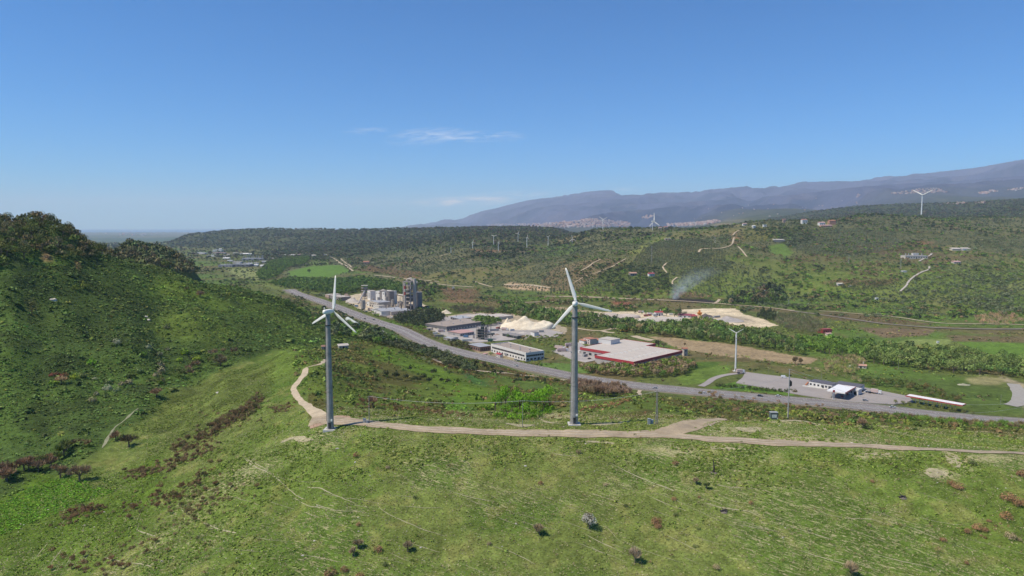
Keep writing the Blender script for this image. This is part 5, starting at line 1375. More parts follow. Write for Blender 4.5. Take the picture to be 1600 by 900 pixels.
B("mill_building", "grey mill building in the centre with dark openings", "factory building", [(577,470),(591,473),(596,468.5),(582,466)], 10, m_cem, m_roofg, wins=[('f', 4, 1, 4, .5), ('f', 5, 5.5, 7.5, .5)])
B("mill_building", "small white block beside the pale silo on legs", "factory building", [(573,472),(579,473.5),(582,471),(576,469.5)], 6, m_white, m_white, wins=[('f', 2, 1, 3, .4)])
B("mill_building", "pale cabin block in front of the grey mill building", "factory building", [(583,476),(592,478),(595,475.5),(586,474)], 6, m_white, m_cem, wins=[('f', 3, 1.2, 2.4, .5), ('f', 3, 3.6, 4.8, .5)])
B("storage_shed", "left bay of the wide grey-roofed sheds in the cement works", "shed", [(581.5,482.5),(596,486.5),(608,478.5),(594,475)], 7, m_white, m_roofg, kind='gable', rise=2.5, axis='y', doors=[('f', .4, 4, 4.5, m_doorg)])
B("storage_shed", "right bay of the wide grey-roofed sheds in the cement works", "shed", [(601,484.5),(611,487),(622,480.5),(610,477.5)], 6, m_cem, m_roofg, kind='gable', rise=2.5, axis='y', doors=[('f', .5, 4, 4.5, m_doorg)])
B("open_shed", "small dark open shed at the foot of the tall cement tower", "shed", [(630.5,477.5),(641,478),(642,475.5),(632,475)], 6, m_dark, m_cem, wins=[('f', 4, .5, 4, .7)])
B("factory_hall", "low hall with a flat grey roof left of the gravel piles", "factory hall", [(510,461),(533,464.5),(536,461.5),(513,458.5)], 7, m_cemd, m_cem, wins=[('f', 6, 1, 3, .5)])
B("factory_hall", "pinkish low block at the left end of the cement works", "factory hall", [(508,460),(514,461),(519,457.5),(512,456.5)], 8, mat("pink_plaster", (.42,.3,.24)), m_cem, wins=[('f', 2, 2, 4, .4)])
for (p0, p1, h0, h1, lb) in [((617,470), (631,478), 12, 18, "inclined covered conveyor running to the tall cement tower"), ((560,478), (570,470), 4, 18, "inclined conveyor climbing to the rust-topped tower"), ((612,490), (625,483), 2, 10, "short conveyor beside the grey-roofed sheds"), ((718,506), (0, 0), 0, 0, None)]:
    if not lb: continue
    a = PB(*p0); c = PB(*p1); t = thing("conveyor", lb, "conveyor", a)
    v = c - a; mb = MB(); mb.tube([(0, 0, h0), (v[0], v[1], h1)], 1.5, 4); mb.build("gallery", m_cem, t)
    mb = MB()
    for f in (.25, .6, .9): mb.box(v[0] * f - .3, v[0] * f + .3, v[1] * f - .3, v[1] * f + .3, -.5, h0 + (h1 - h0) * f); 
    mb.build("trestle", m_cemd, t)
def pile(px, pb, wpx, hpx, label, m, dr=.8, seed=0, peaks=3, name="gravel_pile", cat="pile", z0=None, ymin=0):
    b = hit(px, pb, ymin) if ymin else PB(px, pb)
    s = b[1] / F; rx = wpx * s / 2; ry = rx * dr; h = hpx * s; r = np.random.default_rng(seed)
    n = 46; g = np.linspace(-1, 1, n); X, Y = np.meshgrid(g, g, indexing='ij')
    Hh = np.zeros_like(X)
    for k in range(peaks):
        cx = r.uniform(-.6, .6) if peaks > 1 else 0; cy = r.uniform(-.3, .3) if peaks > 1 else 0; rr = r.uniform(.55, .8) if peaks > 1 else 1.0
        hh = (r.uniform(.45, .95) if k else 1.0)
        if k == 0 and peaks > 1: cx = -.1; rr = .8
        Hh = np.maximum(Hh, hh * np.clip(1 - np.sqrt((X - cx) ** 2 + (Y - cy) ** 2) / rr, 0, 1) ** .9)
    Hh = np.maximum(Hh, .25 * np.clip(1 - np.sqrt(X ** 2 + Y ** 2), 0, 1) ** .5)
    Hh *= 1 + (fbm(X * 10, Y * 10, 2.0, 4, seed, .6) - .5) * .7
    e = 1 - smooth(.92, 1.0, np.sqrt(X ** 2 + Y ** 2)); Hh = Hh * e - .6 * (1 - e)
    V = np.stack([X * rx, Y * ry + ry * .5, Hh * h], -1).reshape(-1, 3)
    ix = np.arange(n * n).reshape(n, n); f = np.stack([ix[:-1, :-1], ix[1:, :-1], ix[1:, 1:], ix[:-1, 1:]], -1).reshape(-1, 4)
    o = link(name, npmesh(name, V, f.ravel(), np.full(len(f), 4), [m], smooth_=True)); o.location = (b[0], b[1], b[2] - .05 if ymin else ZF + .1); tag(o, label, cat); return o
m_sand = mat("pale_sand", (0.62, 0.50, 0.36), .98, .2, .06, bump=.8, col2=(0.70,0.62,0.47))
m_gravel = mat("pale_gravel", (0.50, 0.44, 0.38), .98, .16, .15, bump=.6)
m_bgrav = mat("brown_gravel", (0.26, 0.19, 0.15), .98, .16, .15, bump=.6)
pile(541, 467.5, 19, 9, "brown gravel cone in the cement works yard", m_bgrav, .8, 1, 1)
pile(552, 473.5, 27, 9, "pale stone heap in front of the brown gravel cone", m_gravel, .7, 2, 3)
pile(824, 514.5, 92, 17, "great cream sand pile with a broken crest between the halls and the meadow", m_sand, .6, 3, 9, "sand_pile")
pile(795, 511, 30, 13, "low left heap beside the great cream sand pile", m_sand, .7, 6, 3, "sand_pile")
pile(697, 490, 22, 6, "pale sand bank between the conifers and the long hall", m_sand, .6, 5, 2, "sand_pile")
pile(1142, 503, 50, 7, "low grey gravel heap on the quarry floor", mat("grey_gravel", (.36,.32,.29), .98, .15, .1, bump=.5), .7, 7, 3)
pile(1105, 497, 26, 7, "dark rubble heap at the left of the quarry floor", mat("dark_rubble", (.14,.12,.11), .98, .35, .3, bump=.8), .5, 8, 4)
pile(1040, 502, 90, 7, "long pale spoil bank below the quarry house", m_gravel, .25, 9, 6)
pile(960, 497, 90, 8, "long pinkish spoil bank left of the quarry house", mat("pink_gravel", (.48,.40,.34), .98, .18, .12, bump=.6), .3, 10, 6)
pile(1508, 602, 22, 2.5, "rubble bank on the meadow near the right edge", mat("rubble", (.34,.32,.22), .98, .35, .5, bump=.8), .5, 11, 4, "rubble_bank", ymin=420)
# asphalt mixing plant
b = PB(754, 531); s = b[1] / F; t = thing("asphalt_plant", "dark steel asphalt mixing tower between the long hall and the office", "industrial tower", b, -.3)
for k, (x, y, w, z0, z1, mm) in enumerate([(0, 0, 3.4, 0, 22 * s, m_steel), (4.4, 1.0, 2.2, 3, 23.5 * s, m_cemd), (-4.8, 1.5, 3.0, 2, 17 * s, m_steel)]):
    mb = MB(); mb.box(x - w/2, x + w/2, y - w/2, y + w/2, z0, z1); mb.build("tower_section", mm, t)
mb = MB()
for k in range(5): mb.box(-7, 6.5, -2.6, 3.4, 3.2 * k + 3, 3.2 * k + 3.15)
mb.build("gantry_floors", m_cemd, t)
mb = MB(); mb.box(-6.6, -6.3, -2.4, -2.1, 0, 17); mb.box(6, 6.3, -2.4, -2.1, 0, 17); mb.box(-6.6, -6.3, 3, 3.3, 0, 17); mb.box(6, 6.3, 3, 3.3, 0, 17); mb.build("gantry_posts", m_cemd, t)
cyl_thing("storage_silo", "pale filter silo leaning against the asphalt mixing tower", "silo", 746.5, 529, 6.5, 13, m_cem, legs=True)
b = PB(767, 529); t = thing("exhaust_stack", "thin dark exhaust stack right of the asphalt mixing tower", "chimney", b); mb = MB(); mb.tube([(0, 0, 0), (0, 0, 16)], .45, 10); mb.build("flue", m_cemd, t); mb = MB(); mb.box(-1, 1, -1, 1, -.5, .5); mb.build("stack_base", palec, t)
t = thing("drying_drum", "long dark drying drum on the ground right of the asphalt plant", "machine", PB(764, 526), .3); mb = MB(); mb.tube([(-7, 0, 2.6), (7, 0, 3.4)], 1.3, 12); mb.build("drum", m_steel, t); mb = MB(); mb.box(-5, -4, -1, 1, -.5, 1.6); mb.box(4, 5, -1, 1, -.5, 2.2); mb.build("cradle", m_cemd, t)
B("material_bunker", "row of dark walled material bunkers by the bare bush", "bunker", [(785,521),(808,525.5),(812,522.5),(790,518.5)], 3.5, m_steel, m_cemd, wins=[('f', 4, .5, 2.8, .7)])
B("material_bunker", "small pale bunker wall right of the dark bunkers", "bunker", [(829,518),(835,520),(838,518),(832,516.5)], 5, m_white, m_cemd)
B("site_cabin", "long grey site cabin left of the small pink-roofed shed", "cabin", [(693,527),(705,529.5),(708,528),(697,525.5)], 2.8, m_grey, m_roofg, wins=[('f', 5, 1, 2, .4)])
house(671, 516, 8, 3, "small pale store at the left corner of the long hall", m_cream, m_roofl, 700, .1, .7, 'flat', "low_shed", "shed", nw=1)
# quarry hopper
b = PB(1093, 496.5); t = thing("quarry_hopper", "bright orange quarry hopper on steel legs", "hopper", b)
m_or = mat("orange_paint", (.62, .22, .03), .6, .15, .4)
mb = MB(); mb.poly([(-1.2,-1.2,3.5),(1.2,-1.2,3.5),(1.2,1.2,3.5),(-1.2,1.2,3.5),(-3.2,-3,8),(3.2,-3,8),(3.2,3,8),(-3.2,3,8)], [(0,3,2,1),(4,5,6,7),(0,1,5,4),(1,2,6,5),(2,3,7,6),(3,0,4,7)]); mb.build("bin", m_or, t)
for x in (-2.6, 2.6):
    for y in (-2.4, 2.4): mb = MB(); mb.box(x - .2, x + .2, y - .2, y + .2, -.5, 8); mb.build("leg", m_or, t)
mb = MB(); mb.box(-1.5, 1.0, -1, 1, 8.003, 11.5); mb.build("feed_box", m_or, t)
# construction machines on the valley field, simple small excavators
def excavator(px, pb, label, m):
    t = thing("excavator", label, "excavator", hit(px, pb, 500), .4)
    mb = MB(); mb.box(-2, 2, -1.4, -.8, 0, .8); mb.box(-2, 2, .8, 1.4, 0, .8); mb.build("tracks", m_black, t)
    mb = MB(); mb.box(-1.8, 1.6, -1.3, 1.3, .9, 2.1); mb.build("body", m, t)
    mb = MB(); mb.box(.2, 1.5, .1, 1.2, 2.103, 3.1); mb.build("cab", glassm, t)
    mb = MB(); mb.tube([(1.5, -.2, 1.8), (4.2, -.2, 4.4), (6.4, -.2, 2.4)], [.3, .28, .2], 6); mb.build("boom", m, t)
    mb = MB(); mb.box(6.0, 7.0, -.7, .3, 1.4, 2.4); mb.build("bucket", m_black, t)
excavator(978, 519, "orange digger parked on the bare strip by the river trees", m_or)
excavator(972, 518, "orange-yellow digger left of its twin by the river trees", mat("yellow_paint", (.6,.34,.04), .6, .1, .4))
# vehicles
def car(pos, rz, col, label, name="parked_car", group=None, van=False):
    cm = mat("car_" + "_".join(f"{int(c*100)}" for c in col), col, .3, .05, .5)
    t = thing(name, label, "van" if van else "car", pos, rz, group)
    L_, W_, hb, ht = (5.2, 2.0, 1.1, 2.3) if van else (4.3, 1.75, .85, 1.45)
    mb = MB()
    prof_ = [(-L_/2, .35), (-L_/2, hb * .9), (-L_/2 + .15, hb), (L_/2 - .9, hb), (L_/2 - .1, hb * .8), (L_/2, .35)]
    n = len(prof_); vs = [(x, -W_/2, z) for x, z in prof_] + [(x, W_/2, z) for x, z in prof_]
    mb.poly(vs, [(i, (i + 1) % n, n + (i + 1) % n, n + i) for i in range(n)] + [tuple(range(n - 1, -1, -1)), tuple(range(n, 2 * n))]); mb.build("body", cm, t)
    mb = MB(); a0, a1, a2, a3 = (-L_/2 + .05, -L_/2 + .15, L_/2 - 1.7, L_/2 - 1.0) if van else (-L_/2 + .25, -L_/2 + .8, L_/2 - 1.9, L_/2 - 1.1)
    w1 = W_/2 - .05; w2 = W_/2 - .22
    mb.poly([(a0,-w1,hb),(a3,-w1,hb),(a3,w1,hb),(a0,w1,hb),(a1,-w2,ht-.06),(a2,-w2,ht-.06),(a2,w2,ht-.06),(a1,w2,ht-.06)], [(0,3,2,1),(4,5,6,7),(0,1,5,4),(1,2,6,5),(2,3,7,6),(3,0,4,7)]); mb.build("windows", cm if van else glassm, t)
    mb = MB(); mb.box(a1 + .02, a2 - .02, -w2, w2, ht - .058, ht); mb.build("car_roof", cm, t)
    if van: mb = MB(); mb.box(a2 + .05, a2 + .5, -w2, w2, hb + .2, ht - .3); mb.build("windscreen", glassm, t)
    for sx in (-1, 1):
        for sy in (-1, 1): mb = MB(); mb.tube([(sx * L_ * .31, sy * (W_/2 - .2), .33), (sx * L_ * .31, sy * (W_/2 + .02), .33)], .33, 12); mb.build("wheel", m_black, t)
    return t
def lorry(pos, rz, col, label, L_=9.0, name="parked_lorry"):
    t = thing(name, label, "lorry", pos, rz); lm = mat("lorry_box", col, .5, .06, .3)
    mb = MB(); mb.box(-L_/2, L_/2 - 2.4, -1.25, 1.25, 1.1, 3.7); mb.build("cargo_box", lm, t)
    mb = MB(); mb.box(L_/2 - 2.2, L_/2, -1.2, 1.2, .6, 2.9); mb.build("cab", mat("cab_white", (.6,.6,.6), .4), t)
    mb = MB(); mb.box(L_/2 + .004, L_/2 + .05, -1.05, 1.05, 1.7, 2.6); mb.build("windscreen", glassm, t)
    mb = MB(); mb.box(-L_/2, L_/2 - .2, -.5, .5, .7, 1.08); mb.build("chassis", m_black, t)
    for x in (-L_ * .35, -L_ * .22, L_ * .36):
        for sy in (-1, 1): mb = MB(); mb.tube([(x, sy * .9, .5), (x, sy * 1.2, .5)], .5, 12); mb.build("wheel", m_black, t)
def on_hw(px, lane):
    """point on the highway surface at photo column px, lane offset from the centre line"""
    N = normals2(hwL); c = hwL + N * lane; pxs = 800 + F * c[:, 0] / c[:, 1]
    k = int(np.argmin(abs(pxs - px))); tv = c[min(k + 1, len(c) - 1)] - c[max(k - 1, 0)]
    return (c[k][0], c[k][1], hwz[k] + .03), math.atan2(tv[1], tv[0])
wcar, bcar, scar = (.62, .62, .62), (.02, .02, .025), (.35, .36, .38)
p_, r_ = on_hw(1194.5, 0); N0 = 4.0
for (px, lane, c_, lb) in [(1193, -4, bcar, "black car driving on the highway left of the tall concrete pole"), (1100, 4, wcar, "white car driving on the highway right of the slip road"), (1227, -9, wcar, "white car driving on the far lane beside the row of round bushes"), (569, 4, bcar, "dark car on the highway just right of the leftmost turbine's blades"), (583, -4, bcar, "second dark car farther right on the highway below the cement works"),
      (562, -9, wcar, "white car on the far lane below the cement works sheds"), (803, 4, wcar, "white car on the highway in front of the long office block"), (1025, 4, scar, "silver car on the highway behind the twin pole"), (538, 4, wcar, "small white car far along the highway beside the cement works")]:
    p_, r_ = on_hw(px, lane); car(p_, r_ + (math.pi if lane > 0 else 0), c_, lb, "moving_car")
for (px, pb, rz, c_, lb) in [(1347,612,.3,bcar,"dark car left of the row parked by the station annex"), (1354,613,.4,wcar,"white car second in the row by the station annex"), (1360,614,.5,bcar,"dark car next to the white box lorry by the station annex"), (1352,626.5,-.1,scar,"silver car parked alone on the forecourt right of the canopy shade"), (1395,637,-.25,wcar,"white car leaving the forecourt onto the highway")]:
    car(PF(px, pb), rz, c_, lb)
car(PF(1225, 590.5), -.2, wcar, "white van at the back edge of the forecourt", "parked_van", van=True)
lorry(PF(1369, 615), -.6, (.55, .42, .38), "pinkish box lorry at the end of the row by the station annex", 7.5)
lorry(PF(1157, 583), .1, (.12, .36, .5), "blue lorry beside the small white turbine", 7.5)
for (px, pb, rz, lb) in [(875,545.5,-.5,"white lorry nearest the bush on the warehouse yard"), (879,549,.15,"long white trailer lorry in the middle of the warehouse yard"), (891,541,.3,"white lorry behind the others near the warehouse")]:
    q = plane_hit(px, pb, ZF + .5); lorry(q, rz, (.62, .6, .6), lb, 12)
for (px, pb, c_, lb) in [(902,551,wcar,"white car near the red-edged warehouse's left wall"), (898,547,scar,"silver car beside the lorries on the warehouse yard"), (921,561,bcar,"dark blue car at the notch of the red-edged warehouse"), (893,551,wcar,"white car at the front of the warehouse yard")]:
    car(plane_hit(px, pb, ZF + .5), .8, c_, lb)
for (px, pb, c_, lb) in [(806,563,wcar,"white car parked before the long office, left"), (810,564,scar,"silver car parked before the long office, right"), (845,561.5,wcar,"white car beyond the right end of the long office"), (573,487,wcar,"white car by the highway gate of the cement works"), (566,484,scar,"silver car parked at the cement works edge")]:
    car(PB(px, pb), .5, c_, lb)
# quarry odds: containers and small trucks
for (px, pb, lb, c_) in [(1001,489,"white lorry near the poplars left of the quarry",(.6,.6,.6)), (1016,492,"red lorry beside the quarry house",(.45,.07,.06))]: lorry(PB(px, pb), .1, c_, lb, 8)

# smoke from the field fire: a real drifting volume
def smoke():
    b = hit(1053, 468, 1100); s = b[1] / F
    mb = MB(); mb.tube([(0, 0, -2), (10, 4, 16), (34, 12, 38), (74, 24, 56), (130, 38, 64)], [14, 26, 42, 50, 36], 16)
    m = bpy.data.materials.new("smoke_volume"); m.use_nodes = True; nt = m.node_tree; nt.nodes.clear()
    out = nt.nodes.new("ShaderNodeOutputMaterial"); pv = nt.nodes.new("ShaderNodeVolumePrincipled"); nt.links.new(pv.outputs[0], out.inputs['Volume'])
    pv.inputs['Color'].default_value = (.80, .88, 1, 1)
    tc = nt.nodes.new("ShaderNodeTexCoord").outputs['Object']
    no = noise_node(nt, .035, 6, .65, tc, 1.6); sx = nt.nodes.new("ShaderNodeSeparateXYZ"); nt.links.new(tc, sx.inputs[0])
    # distance from the plume's leaning axis, and thinning with height
    def ax(o, k): return nmath(nt, 'SUBTRACT', sx.outputs[o], nmath(nt, 'MULTIPLY', nmath(nt, 'POWER', nmath(nt, 'MAXIMUM', sx.outputs[2], 0.0), 1.45), k))
    dx, dy = ax(0, .15), ax(1, .05)
    rr = nmath(nt, 'SQRT', nmath(nt, 'ADD', nmath(nt, 'MULTIPLY', dx, dx), nmath(nt, 'MULTIPLY', dy, dy)))
    rad = nmath(nt, 'ADD', nmath(nt, 'MULTIPLY', sx.outputs[2], .62), 11.0)
    fall = ramp(nt, nmath(nt, 'DIVIDE', rr, rad), .15, 1.0, 1.0, 0.0)
    hh = ramp(nt, sx.outputs[2], 5, 98, 1.0, 0.0)
    d = nmath(nt, 'MULTIPLY', nmath(nt, 'MULTIPLY', ramp(nt, no, .38, .68), fall), nmath(nt, 'MULTIPLY', nmath(nt, 'MULTIPLY', hh, hh), .13))
    nt.links.new(d, pv.inputs['Density'])
    o = mb.build("smoke", m); o.location = b; o.scale = (.72, .72, .66); tag(o, "thin blue-grey smoke plume rising from the burnt strip by the railway", "smoke", kind='stuff')
smoke()

# yard clutter of the industrial sites: each container, stack and tank a thing
def container(pos, rz, L_, col, label, name="shipping_container"):
    t = thing(name, label, "container", pos, rz); cm = mat("cont_" + "_".join(f"{int(c*100)}" for c in col), col, .7, .2, .6)
    mb = MB(); mb.box(-L_/2, L_/2, -1.2, 1.2, .12, 2.6); mb.build("box", cm, t)
    mb = MB()
    for k in range(int(L_ / .6)): x = -L_/2 + .3 + .6 * k; mb.box(x - .08, x + .08, -1.26, -1.204, .2, 2.5); mb.box(x - .08, x + .08, 1.204, 1.26, .2, 2.5)
    mb.build("ribs", cm, t)
    mb = MB(); mb.box(L_/2 + .004, L_/2 + .05, -1.1, 1.1, .2, 2.5); mb.build("doors", m_doorg, t); return t
cc_ = {"white": (.6,.58,.54), "blue": (.08,.16,.28), "rust-red": (.28,.09,.06), "grey": (.3,.3,.3), "green": (.08,.16,.11), "beige": (.45,.38,.3)}
for (px, pb, rz, L_, c_, lb) in [(586,489,-.5,6,"white","in front of the grey-roofed sheds, nearest the highway"),(592,492,-.5,6,"beige","second along the highway fence of the cement works"),(600,495,-.5,12,"grey","third along the highway fence of the cement works"),(557,479,-.4,6,"blue","beside the pale stone heap"),
    (616,491,.3,6,"rust-red","right of the grey-roofed sheds"),(680,522,.1,6,"white","at the left corner of the long brown-roofed hall"),(685,526,.3,12,"beige","below the left corner of the long brown-roofed hall"),(728,527,-.3,6,"blue","right of the small pink-roofed shed"),
    (772,517,.2,12,"grey","behind the asphalt plant"),(778,514,.9,6,"rust-red","on the stained concrete near the sand pile"),(800,517,.4,6,"white","in the middle of the stained concrete"),(846,519,.1,6,"grey","right of the pale bunker wall"),
    (766,533,.1,6,"green","between the asphalt plant and the white office"),(730,533,.2,12,"white","above the brick office"),(712,530,.1,6,"grey","below the small pink-roofed shed"),(784,511,.1,6,"beige","at the foot of the small sand heap"),
    (1048,492,.2,6,"white","between the quarry house and the purple-red shed"),(1009,494,.2,6,"rust-red","left of the quarry house on the pale ground"),(1120,496,.5,12,"grey","on the quarry floor behind the dark rubble"),(907,551,.8,6,"white","against the left wall of the red-edged warehouse"),(914,557,.8,6,"grey","at the inner corner of the red-edged warehouse")]:
    container(plane_hit(px, pb, ZF + .5), rz, L_, cc_[c_], f"{c_} {'long ' if L_ > 8 else ''}container {lb}")
for (px, pb, rz, lb) in [(579,485,-.5,"white lorry parked before the grey-roofed sheds"),(609,497.5,-.45,"white lorry waiting along the cement works fence"),(760,520,.3,"white tipper lorry on the stained concrete behind the asphalt plant"),(690,519,.2,"white lorry backed to the long brown-roofed hall"),(789,516,-.3,"white lorry near the foot of the sand pile"),(1110,500,.2,"white lorry on the pale quarry floor")]:
    lorry(plane_hit(px, pb, ZF + .5), rz, (.6, .58, .54), lb, 9)
for i, (px, pb, d_, h_, lb) in enumerate([(583,473,3,6,"small tank left of the grey mill building"),(606,483,3,6,"small tank between the two grey-roofed bays"),(618,484,3,8,"narrow tank right of the grey-roofed bays"),(632,487,3,5,"small tank in front of the dark open shed"),(740,529,3,5,"small tank left of the asphalt plant")]):
    cyl_thing("storage_tank", lb, "tank", px, pb, d_, h_, m_cem, cone=(i % 2 == 0))
pile(818, 521, 22, 2.2, "low grey aggregate heap on the stained concrete", m_gravel, .6, 31, 2); pile(777, 524, 16, 2.5, "brown aggregate heap right of the drying drum", m_bgrav, .6, 32, 2); pile(842, 525, 20, 2.6, "dusty heap at the right edge of the stained concrete", m_bgrav, .5, 33, 2); pile(605, 470, 14, 4, "pale heap behind the mill building", m_gravel, .6, 34, 2)
# long pale curved roof beside the highway
a = at_depth(543, 498.5, 730); b = at_depth(559, 508.5, 690); g0 = min(float(ground_z(a[0], a[1])), float(ground_z(b[0], b[1])))
t = thing("polytunnel", "long pale curved roof beside the highway just past the leftmost turbine's lower right blade", "greenhouse", (a[0], a[1], 0))
v = b - a; mb = MB(); mb.tube([(0, 0, a[2]), (v[0], v[1], b[2])], 2.4, 14); mb.build("cover", mat("pale_plastic", (.46, .48, .42), .5, .1, .3), t)
mb = MB(); mb.tube([(0, 0, g0 - 1), (0, 0, a[2] - .2)], 1.6, 8); mb.tube([(v[0], v[1], g0 - 1), (v[0], v[1], b[2] - .2)], 1.6, 8); mb.build("end_wall", m_cem, t)
# ------------------------------------------------------------------ where nothing may grow
EX = np.zeros((NS, NY), bool)
def ij(x, y):
    i = np.clip(np.rint((x / y - SMIN) / (SMAX - SMIN) * (NS - 1)).astype(int), 0, NS - 1)
    j = np.clip(np.rint((np.log(np.maximum(y, 46)) - LY[0]) / (LY[-1] - LY[0]) * (NY - 1)).astype(int), 0, NY - 1)
    return i, j
def ex_poly(poly):
    W_ = window(poly, .02); EX[W_] |= inpoly(GX[W_], GY[W_], poly)
def ex_pts(P, r):
    P = np.asarray(P)[:, :2]
    n = 7
    for a in np.linspace(-1, 1, n):
        for b in np.linspace(-1, 1, n):
            if a * a + b * b <= 1.05:
                i, j = ij(P[:, 0] + a * r, P[:, 1] + b * r); EX[i, j] = True
for L, h in ROADS: 
    for q in (1.0, .5): ex_pts(L, h * q)
for q in (-9, -5, 0, 5, 9): ex_pts(hwL + normals2(hwL) * q, 5)
for pts in ([(1165,581),(1200,585.5),(1230,589),(1268,594),(1340,603),(1420,619),(1428,628),(1397,631.5),(1320,627),(1262,618.5),(1235,614),(1200,606.5),(1150,597.5),(1160,590)],
            [(1012,525),(1060,529),(1150,539),(1234,554),(1277,561.5),(1267,568),(1240,568.5),(1150,559),(1060,545)], [(1492,534),(1600,536),(1800,540),(1800,566),(1600,560),(1560,557),(1520,546)],
            [(1392,538),(1420,530),(1490,530),(1478,541),(1420,543)], [(848,567),(895,568),(920,571),(915,582),(895,582),(845,573)], [(450,424),(480,417),(530,414),(548,424),(512,434),(452,432)],
            [(915,487),(985,487),(1060,490),(1062,484),(1100,482),(1150,482),(1163,492),(1190,498),(1216,508),(1190,513),(1138,508),(1115,501),(1060,503),(1000,500),(930,493)],
            [(530,466),(560,459),(600,455),(640,470),(660,478),(650,486),(620,492),(590,492),(560,482)], [(664,513),(690,498),(740,491),(800,492),(880,514),(872,524),(845,528),(800,531),(738,536),(704,526)],
            [(860,550),(885,540),(905,532),(960,526),(1058,548),(1058,558),(992,574),(912,566)], [(1125,571),(1040,573),(1080,566)], [(755,585),(800,592),(850,600),(850,610),(800,606),(760,600)],
            [(1200,384),(1225,380),(1240,396),(1225,402),(1205,396)], [(1045,471),(1052,465),(1105,467),(1125,472),(1100,474)], [(735,545),(765,538),(800,552),(845,550),(840,563),(800,564),(745,556)]):
    ex_poly(WP(pts))
for o in list(bpy.data.objects):
    if o.get('category') in ('house', 'barn', 'shed', 'warehouse', 'ruin', 'hut', 'farm building', 'factory hall', 'office block', 'tower', 'turbine', 'wind turbine', 'silo', 'shop', 'lorry', 'office', 'terrace'):
        ch = [c for c in o.children if c.name.startswith(('wall', 'foundation', 'shell', 'cargo'))]
        for c in ch[:1]:
            bb = np.array([list(q) for q in c.bound_box]); cx, cy = bb[:, 0].mean(), bb[:, 1].mean(); r = max(3, np.hypot(np.ptp(bb[:, 0]), np.ptp(bb[:, 1])) / 2)
            a = o.rotation_euler[2]; X_ = o.location[0] + cx * math.cos(a) - cy * math.sin(a); Y_ = o.location[1] + cx * math.sin(a) + cy * math.cos(a)
            for rr in (r * 1.0, r * .5): ex_pts(np.array([[X_, Y_ - r * .6, 0]]), rr); ex_pts(np.array([[X_, Y_ , 0]]), rr)
def free(x, y):
    i, j = ij(x, y); return ~EX[i, j]

# ------------------------------------------------------------------ foliage
m_leaf, nt, bs = newmat("foliage")
at = nt.nodes.new("ShaderNodeAttribute"); at.attribute_name = "Col"
oi = nt.nodes.new("ShaderNodeObjectInfo")
nv = noise_node(nt, 0.9, 3, .6, geo_pos(nt))
vv = nmath(nt, 'MULTIPLY', ramp(nt, nv, .3, .7, .75, 1.25), ramp(nt, oi.outputs['Random'], 0, 1, .85, 1.15))
sc_ = nt.nodes.new("ShaderNodeVectorMath"); sc_.operation = 'SCALE'; nt.links.new(at.outputs['Color'], sc_.inputs[0]); nt.links.new(vv, sc_.inputs['Scale'])
nt.links.new(sc_.outputs[0], bs.inputs['Base Color']); bs.inputs['Roughness'].default_value = .8; bs.inputs['Specular IOR Level'].default_value = .25
m_bark = mat("bark", (0.14, 0.105, 0.08), .95, .2, 2.0)

